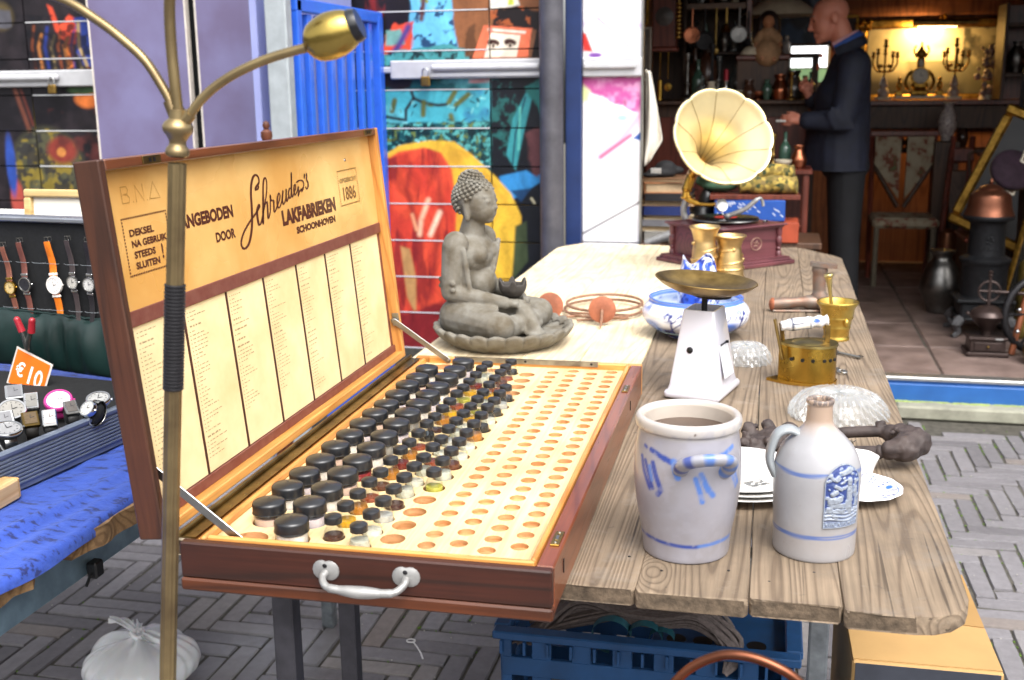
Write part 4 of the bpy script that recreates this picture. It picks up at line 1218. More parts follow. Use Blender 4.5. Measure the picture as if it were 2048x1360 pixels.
ORD = ["nearest", "second", "third", "fourth", "fifth", "sixth", "seventh", "eighth", "ninth", "tenth", "eleventh", "twelfth", "thirteenth", "fourteenth", "fifteenth", "sixteenth", "seventeenth", "eighteenth", "nineteenth", "twentieth"]
def ordn(k, n):
    if k == n - 1: return "farthest"
    return ORD[k] + ("" if k == 0 else " from the handle end")
JC = {"pinkish white": "#d8b9ac", "white": "#e4dcd8", "dark red": "#8c2430", "grey": "#8f8a86", "pale lilac": "#cfc3cc"}
jpro = {k: jar("x", paste(k, v), 0.006 + 0.004 * i % 0.008) for i, (k, v) in enumerate(JC.items())}
used = set()
def put(pro, key, kind, loc, label):
    p = pro[key]; w = caseM @ Vector(loc); rz = rng_scale(0, 6.28)
    if (kind, key) not in used:
        used.add((kind, key)); p.location = w; p.rotation_euler = (R(rng_scale(-1.2, 1.2)), R(rng_scale(-1.2, 1.2)), rz); p["label"] = label
        return p
    return dup(p, w, label=label, rot=(R(rng_scale(-1.5, 1.5)), R(rng_scale(-1.5, 1.5)), rz))
c1 = ["pinkish white", "white", "pale lilac", "white", "pinkish white", "white", "pale lilac", "pinkish white", "white", "pale lilac", "white", "pinkish white", "white"]
for k in range(13):
    put(jpro, c1[k], 'j', (JAR_X[0], JAR_Y[0][k + 1], PZ + rng_scale(0.002, 0.006)), f"jar of {c1[k]} paint in the row beside the lid, {ordn(k, 13)}")
c2 = ["white", "pale lilac", "white", "pinkish white", "dark red", "white", "grey", "pale lilac", "grey", "white", "pale lilac", "white", "pinkish white", "white", "pale lilac"]
for k in range(15):
    put(jpro, c2[k], 'j', (JAR_X[1], JAR_Y[1][k], PZ + rng_scale(0.002, 0.006)), f"jar of {c2[k]} paint in second row from the lid, {ordn(k, 15)}")
BC = {"dark brown": "#3a1610", "mustard": "#c79414", "amber": "#a86a1c", "rust": "#8a3a1c", "blood red": "#6e1a18", "clear": "#b9b7a8", "ivory": "#d6d0be", "pale grey": "#b5b3ae", "black": "#17171a", "olive yellow": "#a8a03c", "chestnut": "#5e2c18"}
bpro = {k: bottle("x", paste(k, v), 0.0055 + 0.0028 * (i % 3)) for i, (k, v) in enumerate(BC.items())}
b3 = ["dark brown", "mustard", "amber", "rust", "chestnut", "amber", "blood red", "amber", "rust", "black", "dark brown", "amber", "mustard", "rust", "olive yellow", "mustard", "blood red", "clear", "ivory"]
b4 = ["clear", "ivory", "pale grey", "dark brown", "clear", "ivory", "clear", "rust", "ivory", "pale grey", "clear", "ivory", "mustard", "olive yellow", "clear", "mustard", "rust", "chestnut", "rust", "black"]
b5 = ["olive yellow", "clear", "chestnut", "ivory", "ivory", "amber", "black", "ivory", "black", "pale grey", "black"]
for k in range(19): put(bpro, b3[k], 'b', (BOT_X[0], BOT_Y[0][k], PZ + rng_scale(-0.002, 0.002)), f"bottle of {b3[k]} paint in the row beside the jars, {ordn(k, 19)}")
for k in range(20): put(bpro, b4[k], 'b', (BOT_X[1], BOT_Y[1][k], PZ + rng_scale(-0.002, 0.002)), f"bottle of {b4[k]} paint in the middle row, {ordn(k, 20)}")
for k in range(11): put(bpro, b5[k], 'b', (BOT_X[2], BOT_Y[2][k + 4], PZ + rng_scale(-0.002, 0.002)), f"bottle of {b5[k]} paint in the row by open holes, {ordn(k, 11)}")
# ================================================================== THINGS ON THE TABLE
glaze = M("salt_glaze", (1, 1, 1), 0.32, 0, 0.10, 22, 0.06, 120, coat=0.25, attr="Col")
china = M("painted_china", (1, 1, 1), 0.15, 0, 0.02, 12, attr="Col", coat=0.5)
COB, COB2 = hx("#33478f"), hx("#4f74b8")

def resample(prof, step):
    out = [prof[0]]
    for (r0, h0), (r1, h1) in zip(prof[:-1], prof[1:]):
        n = max(1, int(math.hypot(r1 - r0, h1 - h0) / step))
        for i in range(1, n + 1):
            out.append((r0 + (r1 - r0) * i / n, h0 + (h1 - h0) * i / n))
    return out

def smooth_prof(prof, n=5):
    return [(max(0.0001, p.x), p.y) for p in catmull([(r, h, 0) for r, h in prof], n)]

def painted_lathe(name, prof, seg, face, base, fn, mat, parent, wob=None, scale=1000.0, rad=None):
    """surface of revolution whose glaze is painted: fn(Paint) works in millimetres, x to the right of the facing side, y up"""
    g = G(); g.lathe(prof, seg, wob=wob)
    me = g.mesh(name, mat, 50)
    P = np.array(g.v); a = np.arctan2(P[:, 1], P[:, 0]) - face
    a = (a + np.pi) % (2 * np.pi) - np.pi
    rr_ = rad if rad else np.hypot(P[:, 0], P[:, 1]).max()
    q = Paint(np.c_[a * rr_ * scale, P[:, 2] * scale], base)
    q.P3 = P
    fn(q); vcol(me, q.c)
    return link(name, me, parent)

# ---- stoneware crock
t = thing("stoneware_crock", "large grey stoneware crock with blue brush strokes and striped ear handle", "crock", (-0.109, 1.645, TZ))
prof = resample(smooth_prof([(0.0635, 0.0), (0.0655, 0.004), (0.068, 0.03), (0.076, 0.075), (0.0808, 0.12), (0.0795, 0.16), (0.0752, 0.19), (0.0742, 0.198)]), 0.0018) + \
    smooth_prof([(0.0742, 0.1985), (0.078, 0.2), (0.0795, 0.207), (0.0785, 0.214), (0.0745, 0.2175), (0.069, 0.216), (0.066, 0.21)], 4) + resample([(0.066, 0.209), (0.0665, 0.15), (0.068, 0.06), (0.05, 0.02), (0.0001, 0.018)], 0.01)
def crock_paint(q):
    inner = np.arange(len(q.P)) > (len(prof) - 40) * 200
    inner &= np.hypot(q.P3[:, 0], q.P3[:, 1]) < 0.0693
    q.blotch(hx("#7f7773"), 0.02, 3, 0.4, 0.7, 0.4)
    q.lay((q.P[:, 1] - 192) / 6, hx("#b3ada8"))
    for (pts, w, c) in [([(-78, 178), (-72, 176)], 5, COB), ([(-62, 175), (-48, 171), (-36, 166)], 8, COB), ([(-36, 167), (-26, 163)], 9, COB),
                        ([(-21, 164), (-18, 152), (-14, 141)], 10, COB2), ([(12, 140), (18, 122), (23, 104)], 8, COB2), ([(20, 146), (28, 128), (39, 113)], 9, COB2), ([(24, 138), (30, 120)], 5, COB2),
                        ([(-82, 160), (-74, 140), (-60, 116)], 8, COB), ([(-72, 156), (-62, 136), (-55, 118)], 7, COB), ([(-56, 156), (-50, 140), (-40, 118), (-46, 110)], 9, COB), ([(-62, 150), (-56, 130)], 6, COB2),
                        ([(46, 170), (62, 174), (80, 180)], 7, COB2), ([(70, 164), (74, 140), (86, 118)], 6, COB2), ([(80, 162), (84, 138), (92, 122)], 6, COB2),
                        ([(-80, 33), (-40, 31), (0, 29), (22, 29)], 6, COB), ([(22, 29), (60, 31), (100, 32)], 4, COB2), ([(22, 31), (60, 34), (100, 35)], 2.5, COB2),
                        ([(-180, 33), (-80, 33)], 5, COB)]:
        q.stroke(pts, w, c, 2.5, 0.9)
    q.blotch(hx("#98969e"), 0.09, 7, 0.56, 0.68, 0.45)
    q.c[inner] = hx("#bdb3a8")
    q.ell((10, 206), (2, 2), hx("#5a4a40"), 0.5)
painted_lathe("body", prof, 200, R(-86), hx("#94929a"), crock_paint, glaze, t)
g = G(); g.lathe([(0.0001, 0.1905), (0.0664, 0.19)], 40); g.build("contents", M("brown_liquid", "#4c3b31", 0.25, 0, 0.2, 20), t)
def on_crock(smm, z, out=0.0, r=0.0785):
    a = R(-86) + smm / 79.0
    return ((r + out) * math.cos(a), (r + out) * math.sin(a), z)
pts = catmull([on_crock(-10, 0.150, -0.002), on_crock(-7, 0.161, 0.010), on_crock(2, 0.171, 0.021), on_crock(18, 0.177, 0.028), on_crock(36, 0.176, 0.029), on_crock(50, 0.169, 0.022), on_crock(57, 0.155, 0.012), on_crock(57, 0.142, -0.002)], 8)
g = G(); g.tube(pts, 0.0115, 16, flat=0.75)
me = g.mesh("handle", glaze, 60)
n16 = np.arange(len(g.v)) // 16 / (len(pts) - 1)
cols = np.tile(np.array(hx("#94949c")), (len(g.v), 1))
for c in (0.12, 0.3, 0.46, 0.62, 0.79, 0.93):
    a = np.clip((0.045 - np.abs(n16 - c)) / 0.02, 0, 1)[:, None] * 0.9
    cols = cols * (1 - a) + np.array(COB2 if c > 0.4 else COB) * a
vcol(me, cols); link("handle", me, t)

# ---- stoneware jug
t = thing("stoneware_jug", "grey stoneware jug with narrow tan neck and blue relief medallion", "jug", (0.083, 1.682, TZ))
JA = R(-87)
prof = [(0.0001, 0.001)] + resample(smooth_prof([(0.058, 0.0), (0.0612, 0.004), (0.062, 0.03), (0.0635, 0.08), (0.0645, 0.12), (0.0625, 0.142), (0.054, 0.163), (0.040, 0.18), (0.027, 0.193), (0.0205, 0.203), (0.019, 0.215), (0.0188, 0.229)]), 0.002) + \
    smooth_prof([(0.0188, 0.2295), (0.0205, 0.233), (0.0200, 0.2375), (0.0165, 0.239), (0.0135, 0.236), (0.013, 0.22), (0.013, 0.19)], 4)
def jug_paint(q):
    q.blotch(hx("#8f8986"), 0.02, 13, 0.4, 0.7, 0.5)
    z = q.P[:, 1]
    q.lay(np.clip((z - 185) / 24, 0, 1) * 0.75, hx("#ab8d72"))
    q.lay(np.clip(1 - np.abs(z - 28) / 26, 0, 1) * 0.15, hx("#a08c78"))
    for h, w in ((139, 1.6), (135.5, 1.2), (42, 1.8), (38.5, 1.4)):
        q.lay(np.clip((w - np.abs(z - h - 0.8 * np.sin(q.P[:, 0] * 0.05))) / 0.9 + 0.3, 0, 1) * 0.85, hx("#44619f"))
    q.lay(np.clip((z - 231) / 2, 0, 1) * (smooth_noise(q.P, 0.12, 5) > 0.48), hx("#6e625c"))
    q.blotch(hx("#8d7f7a"), 0.9, 15, 0.78, 0.82, 0.35)
painted_lathe("body", prof, 160, JA, hx("#9d9c9f"), jug_paint, glaze, t)
a0 = R(186)
def on_jug(r, z, da=0.0): return (r * math.cos(a0 + da), r * math.sin(a0 + da), z)
g = G(); g.tube(catmull([on_jug(0.030, 0.184), on_jug(0.044, 0.190), on_jug(0.060, 0.183), on_jug(0.069, 0.162), on_jug(0.071, 0.14), on_jug(0.062, 0.118)], 7), 0.015, 16, flat=0.45)
me = g.mesh("handle", glaze, 60); vcol(me, np.tile(np.array(hx("#92979a")), (len(g.v), 1))); link("handle", me, t)
# medallion: relief patch bent round the jug
MW, MZ0, MZ1 = 31.0, 57.0, 155.0
nu, nv = 110, 150
g = G()
uu, vv = np.meshgrid(np.linspace(-1, 1, nu + 1), np.linspace(0, 1, nv + 1))
U = (uu * MW).ravel(); V = (MZ0 + vv * (MZ1 - MZ0)).ravel()
q = Paint(np.c_[U, V], (0, 0, 0))
H = np.zeros(len(U))
def bump_(c, r, h, rot=0.0):
    d = q.P - np.array(c); ca, sa = math.cos(rot), math.sin(rot)
    x = (d[:, 0] * ca + d[:, 1] * sa) / r[0]; y = (-d[:, 0] * sa + d[:, 1] * ca) / r[1]
    global H
    H = np.maximum(H, h * np.clip(1 - (x ** 4 + y ** 4), 0, 1) ** 0.5)
rq = random.Random(3)
for (c, r_, h, ro) in [((8, 128), (4, 7), 1, 0), ((9, 108), (5.5, 16), 0.9, 0.05), ((8, 92), (7, 9), 0.8, 0), ((20, 112), (5, 10), 0.7, 0.1), ((20, 126), (3, 5), 0.7, 0), ((-16, 112), (7, 4), 0.8, 0.5), ((-10, 120), (8, 3), 0.7, -0.5),
                       ((-18, 100), (8, 6), 0.8, 0.1), ((-8, 102), (6, 5), 0.9, 0.4), ((-10, 92), (14, 4), 0.7, 0), ((-22, 86), (5, 6), 0.8, 0.2), ((-6, 84), (9, 3), 0.8, -0.3), ((0, 142), (10, 4), 0.8, 0.2), ((-12, 134), (6, 4), 0.8, 0.6), ((12, 146), (6, 3), 0.8, -0.3), ((24, 98), (4, 12), 0.6, 0)]:
    bump_(c, r_, h, ro)
for _ in range(70): bump_((rq.uniform(-30, 30), rq.uniform(70, 152)), (rq.uniform(2, 5), rq.uniform(1.2, 3)), rq.uniform(0.3, 0.75), rq.uniform(-0.8, 0.8))
wav = 0.45 + 0.35 * np.sin(V * 1.1 + 2.2 * np.sin(U * 0.12 + 1)) * (V < 88)
H = np.maximum(H, np.where((V < 86) & (V > 68), wav, 0.0))
H = H * (0.45 + 1.0 * smooth_noise(q.P, 0.22, 4)) + 0.5 * (smooth_noise(q.P, 0.16, 8) - 0.4)
# lettering-like band of raised squiggles below the scene
band = (V < 67) & (V > 60)
H = np.where(band, 0.35 + 0.3 * (np.sin(U * 1.3 + 3 * np.sin(U * 0.31)) * np.cos((V - 63.5) * 0.7) > 0.35), H)
edge_d = np.minimum(MW - np.abs(U), V - MZ0)
arch = np.where(V > MZ1 - MW, MW - np.hypot(U, V - (MZ1 - MW)), 1e9)
edge_d = np.minimum(edge_d, arch)
H = np.where(edge_d < 2.0, 0.45, H)
hi, lo = np.array(hx("#8b929e")), np.array(hx("#33437c"))
k = np.clip((H - 0.12) / 0.45, 0, 1)[:, None]
mid = np.array(hx("#7181a0"))
cols = np.where(k < 0.5, lo * (1 - 2 * k) + mid * 2 * k, mid * (2 - 2 * k) + hi * (2 * k - 1))
cols = np.where((V < 90)[:, None], cols * 0.55 + hi * 0.4, cols)
cols = np.where((edge_d < 1.6)[:, None], hi, cols)
keep = edge_d > -0.2
sm = 36.0
def jr(z):
    hs = [p[1] for p in prof[1:]]; rs = [p[0] for p in prof[1:]]
    return np.interp(z, hs[:len(hs) - 26], rs[:len(rs) - 26])
rad_ = jr(V / 1000.0) + np.where(edge_d > 0, 0.0012, -0.001) + H * 0.003
ang = JA + (U + sm) / 64.0
g.v = [(float(r_ * math.cos(a_)), float(r_ * math.sin(a_)), float(z_) / 1000) for r_, a_, z_ in zip(rad_, ang, V)]
for j in range(nv):
    for i in range(nu):
        f = (j * (nu + 1) + i, j * (nu + 1) + i + 1, (j + 1) * (nu + 1) + i + 1, (j + 1) * (nu + 1) + i)
        if all(keep[v] for v in f): g.f.append(f); g.mi.append(0)
me = g.mesh("medallion", glaze, 60); vcol(me, cols); link("medallion", me, t)

# ---- stack of three plates
whitech = M("white_china", "#e6e4e0", 0.15, 0, 0.02, 10, coat=0.5)
stamp = M("grey_stamp", "#5c5f63", 0.6, 0, 0.2, 80)
lp_ = [("topmost", "white plate with grey printed mark, topmost of the stack beside the crock"), ("middle", "plain white plate in the middle of the stack beside the crock"), ("lowest", "plain white plate at the bottom of the stack beside the crock")]
for i, (nm, lb) in enumerate(lp_[::-1]):
    t = thing("plate", lb, "plate", (-0.035 + rng_scale(-0.003, 0.003), 1.935, TZ + 0.002 + i * 0.0085), rz=i * 0.7, group="stacked white plates")
    g = G(); g.lathe([(0.0001, 0.003), (0.066, 0.002), (0.07, 0.0), (0.072, 0.003), (0.095, 0.008), (0.118, 0.0135), (0.1205, 0.0145), (0.1195, 0.0165), (0.115, 0.0165), (0.092, 0.0115), (0.07, 0.0085), (0.0001, 0.0075)], 72)
    g.build("dish", whitech, t)
    if i == 2:
        s = G(); rs = random.Random(4)
        for r in range(7):
            for c in range(10):
                if rs.random() < 0.75:
                    x, y = 0.052 + r * 0.0042, -0.028 + c * 0.0038
                    s.T = Matrix.Rotation(R(-52) - 1.4, 4, 'Z')
                    s.box((x, y, 0.0092 + max(0, (x - 0.07)) * 0.16), (0.0022, 0.0026, 0.0004))
        s.build("printed_mark", stamp, t, smooth=0)

# ---- cup and saucer
def saucer_paint(q):
    r = np.hypot(q.P3[:, 0], q.P3[:, 1]) * 1000; a = np.arctan2(q.P3[:, 1], q.P3[:, 0]); up = q.P3[:, 2] > 0.0045
    def ring(rc, w, f=None): return np.clip((w - np.abs(r - rc)) / 0.6 + 0.3, 0, 1) * (1 if f is None else f) * up
    q.lay(ring(32, 0.8), COB); q.lay(ring(36, 1.6, (np.sin(a * 44) > 0)), COB); q.lay(ring(66, 1.0), COB2)
    n = 6
    for i in range(n):
        ai = 2 * math.pi * i / n + 0.3; da = (a - ai + np.pi) % (2 * np.pi) - np.pi
        q.lay(np.clip((1 - np.hypot(da * 55 / 9, (r - 55) / 7)) * 4, 0, 1) * up, hx("#3f6cbc"))
        for s in (-1, 1):
            dl = da - s * 0.3
            q.lay(np.clip((1.8 - np.abs(np.abs(dl * 50) - np.abs(np.sin((r - 44) * 0.35)) * 4)) * 1.5, 0, 1) * up * ((r > 42) & (r < 64)), hx("#3a4a80"))
t = thing("saucer", "white saucer with blue onion pattern under the white cup", "saucer", (0.165, 1.925, TZ + 0.001))
painted_lathe("dish", resample([(0.0001, 0.002), (0.03, 0.0), (0.034, 0.003), (0.055, 0.009), (0.072, 0.0165), (0.074, 0.018), (0.0725, 0.0195), (0.068, 0.018), (0.05, 0.0115), (0.03, 0.0075), (0.0001, 0.007)], 0.0015), 120, R(-85), hx("#e8e8ec"), saucer_paint, china, t, wob=lambda r, h, a, i: (r * (1 + 0.012 * math.sin(a * 12) * (r > 0.06)), h))
t = thing("cup", "small white teacup with wavy rim standing on the blue patterned saucer", "cup", (0.158, 1.93, TZ + 0.0085), rz=R(40))
def cup_paint(q):
    m = (q.P3[:, 2] < 0.05) & (np.hypot(q.P3[:, 0], q.P3[:, 1]) > 0.02)
    q.blotch(hx("#3f5490"), 0.12, 3, 0.6, 0.64, 0.8, m & (q.P[:, 1] < 42))
painted_lathe("bowl", resample(smooth_prof([(0.0001, 0.003), (0.016, 0.0), (0.018, 0.005), (0.024, 0.02), (0.031, 0.04), (0.0385, 0.0605), (0.0375, 0.0612), (0.030, 0.04), (0.021, 0.016), (0.0001, 0.01)], 5), 0.003), 72, 0, hx("#eceae6"), cup_paint, china, t, wob=lambda r, h, a, i: (r * (1 + 0.02 * math.sin(a * 8) * min(1, max(0, h - 0.02) * 30)), h))
g = G(); g.tube(catmull([(-0.031, 0, 0.048), (-0.046, 0, 0.05), (-0.052, 0, 0.036), (-0.042, 0, 0.022), (-0.025, 0, 0.022)], 6), 0.003, 10); g.build("handle", whitech, t)

# ---- carved dark ornament with two arms
carv = M("carved_dark_wood", "#3f3532", 0.62, 0, 0.35, 30, 0.8, 55, hue2="#2b2322")
t = thing("carved_ornament", "dark brown carved ornament with two arms ending in a scrolled knob", "ornament", (0.13, 2.11, TZ), rz=R(0))
rq = random.Random(9)
pr = [('b', (-0.135, 0.0, 0.022), (0.035, 0.045, 0.022)), ('b', (-0.11, 0.01, 0.03), (0.03, 0.035, 0.026)), ('l', (-0.155, 0.02, 0.05), 0.012, (-0.14, 0.0, 0.02), 0.018), ('l', (-0.12, 0.035, 0.052), 0.013, (-0.1, 0.02, 0.02), 0.018), ('b', (-0.08, 0.03, 0.04), 0.022)]
for i in range(26):
    pr.append(('b', (-0.135 + rq.uniform(-0.03, 0.05), rq.uniform(-0.04, 0.035), 0.038 + rq.uniform(-0.014, 0.012)), rq.uniform(0.005, 0.010)))
def carve(co):
    d = np.array([mnoise.noise_vector(Vector(p) * 75) for p in co]); return co + d * 0.0032
blob("carved_head", pr, 0.0028, carv, t, smooth=2, deform=carve)
g = G(); g.tube(catmull([(-0.09, 0.035, 0.03), (-0.02, 0.045, 0.035), (0.03, 0.045, 0.044), (0.095, 0.04, 0.052)], 6), 0.011, 14); g.build("arm", carv, t)
g = G(); g.tube(catmull([(-0.10, -0.01, 0.02), (-0.02, -0.015, 0.022), (0.04, -0.025, 0.028), (0.10, -0.035, 0.036)], 6), 0.0115, 14)
g.lathe([(0.0118, 0), (0.0135, 0.002), (0.0135, 0.006), (0.012, 0.008)], 18, (0.078, -0.032, 0.033), axis=(1, -0.15, 0.15)); g.build("arm", carv, t)
pr = [('l', (0.092, 0.042, 0.052), 0.014, (0.105, 0.038, 0.046), 0.016), ('b', (0.088, 0.045, 0.062), 0.010), ('l', (0.10, -0.036, 0.038), 0.0175, (0.125, -0.03, 0.042), 0.026), ('l', (0.125, -0.03, 0.042), 0.026, (0.15, 0.0, 0.046), 0.027), ('l', (0.15, 0.0, 0.046), 0.026, (0.125, 0.03, 0.05), 0.022), ('l', (0.125, 0.03, 0.05), 0.02, (0.105, 0.038, 0.05), 0.016)]
for i in range(15):
    an = i * 0.8; rad = 0.006 + 0.0016 * i
    pr.append(('b', (0.132 + rad * math.cos(an), 0.004 + rad * math.sin(an) * 0.9, 0.066 - rad * 0.12), 0.0052))
blob("scroll_knob", pr, 0.0028, carv, t, smooth=1, deform=carve)

# ---- kitchen scale
enam = M("white_enamel", "#c3c1c9", 0.18, 0, 0.03, 8, coat=0.6)
t = thing("kitchen_scale", "white enamel kitchen scale with round brass pan", "scale", (-0.140, 2.56, TZ), rz=R(-14))
def loft(rings):
    g = G(); n = len(rings[0]); vs = [p for r in rings for p in r]
    fs = [(i * n + j, i * n + (j + 1) % n, (i + 1) * n + (j + 1) % n, (i + 1) * n + j) for i in range(len(rings) - 1) for j in range(n)]
    fs += [tuple(range(n))[::-1], tuple((len(rings) - 1) * n + j for j in range(n))]
    g._add(vs, fs); return g
def rrect(w, d, r, z, cx=0, cy=0, n=4):
    out = []
    for sx, sy, a0_ in ((1, 1, 0), (-1, 1, 90), (-1, -1, 180), (1, -1, 270)):
        for i in range(n + 1):
            a = R(a0_ + 90 * i / n); out.append((cx + sx * (w / 2 - r) + r * math.cos(a), cy + sy * (d / 2 - r) + r * math.sin(a), z))
    return out
loft([rrect(0.128, 0.18, 0.012, 0.004), rrect(0.132, 0.184, 0.013, 0.007), rrect(0.132, 0.184, 0.013, 0.014), rrect(0.126, 0.178, 0.012, 0.018)]).build("base", enam, t)
loft([rrect(0.118, 0.165, 0.006, 0.018), rrect(0.112, 0.155, 0.007, 0.03), rrect(0.074, 0.088, 0.007, 0.198), rrect(0.072, 0.086, 0.007, 0.2), rrect(0.066, 0.08, 0.005, 0.2), rrect(0.064, 0.078, 0.005, 0.188)]).build("housing", enam, t)
g = G(); g.lathe([(0.0001, 0.0012), (0.006, 0.001), (0.0075, 0)], 16, (-0.012, -0.0635, 0.112), axis=(0, -1, 0.19)); g.build("adjusting_hole", BLACK, t)
g = G(); g.tube([(0, 0, 0.17), (0, 0, 0.235)], 0.007, 12); g.build("stem", IRON, t)
pan = loft([]) if False else G()
pan.lathe([(0.0001, 0.0), (0.05, 0.0), (0.075, 0.006), (0.1, 0.018), (0.115, 0.030), (0.1165, 0.0312), (0.116, 0.0325), (0.114, 0.0318), (0.099, 0.0205), (0.074, 0.0085), (0.05, 0.003), (0.0001, 0.0025)], 64)
pan.build("pan", BRASS_OLD, t, loc=(0, 0, 0.2335), rot=(R(-1), R(4.5), 0))
g = G(); g.lathe([(0.0001, 0.226), (0.045, 0.229), (0.046, 0.233), (0.0001, 0.235)], 32); g.build("pan_support", IRON, t, rot=(0, R(4), 0))
# dial scale on the sloping right side
dm = Matrix.Translation((0.0465, 0.0, 0.114)) @ Matrix.Rotation(R(-13.2), 4, 'Y') @ Matrix(((0, 0, 1, 0), (1, 0, 0, 0), (0, 1, 0, 0), (0, 0, 0, 1)))
g = G(); g.T = dm; g.prism([(-0.035, -0.07), (0.035, -0.07), (0.028, 0.075), (-0.028, 0.075)], 0.0008); dial = g.build("dial_plate", M("dial_white", "#dcdde2", 0.25, 0, 0.03, 10), t)
g = G(); g.T = dm
for i in range(25): g.box((-0.022 + 0.0005 * i, -0.055 + i * 0.0048, 0.001), (0.009 if i % 5 == 0 else 0.005, 0.001, 0.0005)); g.box((0.022 - 0.0004 * i, -0.055 + i * 0.0048, 0.001), (0.007 if i % 5 == 0 else 0.004, 0.001, 0.0005))
g.build("tick_marks", M("dial_blue_grey", "#4a5570", 0.5), dial, smooth=0)
g = G(); g.T = dm; g.box((0.0, 0.006, 0.0035), (0.045, 0.003, 0.002)); g.box((0.018, 0.006, 0.006), (0.004, 0.006, 0.006)); g.build("pointer", BLACK, t)
for i, b in enumerate(("8", "6", "4", "2")):
    me = text_mesh(b, 0.013); me.materials.clear(); me.materials.append(M("dial_blue_grey", "#4a5570", 0.5))
    o = link("numeral", me, dial); o.matrix_basis = dm @ Matrix.Translation((-0.004, -0.055 + i * 0.033, 0.0012))

# ---- delft bowl and vase
def delft_bowl(q):
    x, z = q.P[:, 0], q.P[:, 1]
    ins = (np.hypot(q.P3[:, 0], q.P3[:, 1]) < 0.121) & (q.P3[:, 2] > 0.02)
    B, D = hx("#4a6fc0"), hx("#1f2f78")
    q.lay(np.clip((22 - np.abs(z - 8)) / 6, 0, 1), D)
    m = np.clip((46 - z) / 8, 0, 1)
    q.blotch(D, 0.02, 3, 0.45, 0.55, 1, m, (1, 1.5)); q.blotch(B, 0.05, 4, 0.5, 0.58, 0.8, m)
    for cx in (-70, 150, -250, 60, 300):
        q.stroke([(cx, 20), (cx + 3, 62), (cx - 12, 84)], 5, D, 2); q.stroke([(cx + 3, 55), (cx + 26, 80)], 3.5, D, 2); q.stroke([(cx, 40), (cx + 34, 62), (cx + 44, 76)], 3, D, 2)
        q.blotch(D, 0.12, 7, 0.52, 0.58, 0.9, np.clip(1 - np.hypot((x - cx - 12) / 55, (z - 74) / 20), 0, 1) * 2)
    for cx in (100, -150): q.ell((cx, 40), (46, 20), B, 0.6)
    q.blotch(B, 0.06, 8, 0.55, 0.62, 0.8, np.clip(1 - np.abs(z - 90) / 12, 0, 1))
    q.lay(np.clip((5 - np.abs(z - 105)) / 2, 0, 1), hx("#5b83d8"))
    q.c[ins] = hx("#b9dcea")
    q.lay(np.clip((4 - np.abs(z - 112)) / 2, 0, 1), hx("#4f78cf"))
t = thing("delft_bowl", "wide white delft bowl painted with blue trees behind the scale", "bowl", (-0.198, 3.17, TZ))
painted_lathe("bowl", resample(smooth_prof([(0.0001, 0.004), (0.07, 0.0), (0.078, 0.004), (0.105, 0.015), (0.14, 0.04), (0.15, 0.062), (0.143, 0.085), (0.13, 0.102), (0.13, 0.112), (0.126, 0.113), (0.122, 0.1), (0.13, 0.075), (0.11, 0.03), (0.0001, 0.014)], 5), 0.004), 144, R(-87), hx("#e4e6ee"), delft_bowl, china, t, wob=lambda r, h, a, i: (r * (1 + 0.025 * abs(math.cos(a * 4)) * (h > 0.07)), h))
def delft_vase(q):
    x, z = q.P[:, 0], q.P[:, 1]
    q.blotch(hx("#2f55c4"), 0.045, 5, 0.42, 0.52, 1, (z < 200), (1, 0.6)); q.blotch(hx("#1c2f86"), 0.09, 6, 0.55, 0.62, 1)
    q.stroke([(20, 150), (14, 190), (24, 205)], 5, hx("#e6eaf4"), 3)
t = thing("delft_vase", "blue and white delft vase with scalloped rim standing in the delft bowl", "vase", (-0.192, 3.19, TZ + 0.0145))
painted_lathe("vase", resample(smooth_prof([(0.0001, 0.003), (0.04, 0.0), (0.044, 0.01), (0.056, 0.06), (0.06, 0.11), (0.055, 0.15), (0.049, 0.18), (0.0465, 0.195), (0.044, 0.195), (0.046, 0.18), (0.05, 0.15), (0.05, 0.03), (0.0001, 0.02)], 5), 0.004), 96, R(-86), hx("#dfe4f2"), delft_vase, china, t,
              wob=lambda r, h, a, i: (r, h + (0.016 * math.cos(3 * (a - R(-60))) * max(0.0, (h - 0.13)) / 0.065 if h > 0.13 else 0)))

# ---- brass vases
def brass_vase(loc, h, r, label, rz):
    t = thing("brass_vase", label, "vase", loc, rz, group="pale brass vases before the gramophone")
    pale = M("pale_brass", "#cdb07a", 0.42, 1.0, 0.15, 30, 0.15)
    g = G(); g.lathe(smooth_prof([(0.0001, 0.002), (r * 1.05, 0.0), (r * 1.05, 0.012), (r * 0.98, h * 0.3), (r * 0.86, h * 0.62), (r * 0.82, h * 0.76), (r * 1.0, h * 0.93), (r * 1.16, h * 0.985), (r * 1.16, h), (r * 1.08, h), (r * 0.76, h * 0.78), (r * 0.7, h * 0.3)], 5), 48); g.build("body", pale, t)
    for k in range(3):
        pts = []
        for i in range(26):
            f = i / 25; a = k * 2.1 + f * 5.2; z = h * (0.14 + 0.2 * k + 0.16 * f + 0.02 * math.sin(6 * f)); rr_ = r * (1.05 - 0.22 * min(1, z / (h * 0.75)))
            pts.append((rr_ * math.cos(a) * 1.03, rr_ * math.sin(a) * 1.03, z))
        g = G(); g.tube(pts, [0.0028 + 0.0025 * math.sin(math.pi * i / 25) for i in range(26)], 8); g.ball(pts[-1], 0.007, 8, 6); g.ball((pts[12][0] * 1.05, pts[12][1] * 1.05, pts[12][2]), (0.006, 0.006, 0.009), 8, 6)
        g.build("vine", pale, t)
brass_vase((-0.232, 4.13, TZ), 0.192, 0.048, "taller pale brass vase with twining vine, left of its pair", 0.4)
brass_vase((-0.143, 4.17, TZ), 0.156, 0.052, "shorter pale brass vase with twining vine, right of its pair", 2.0)

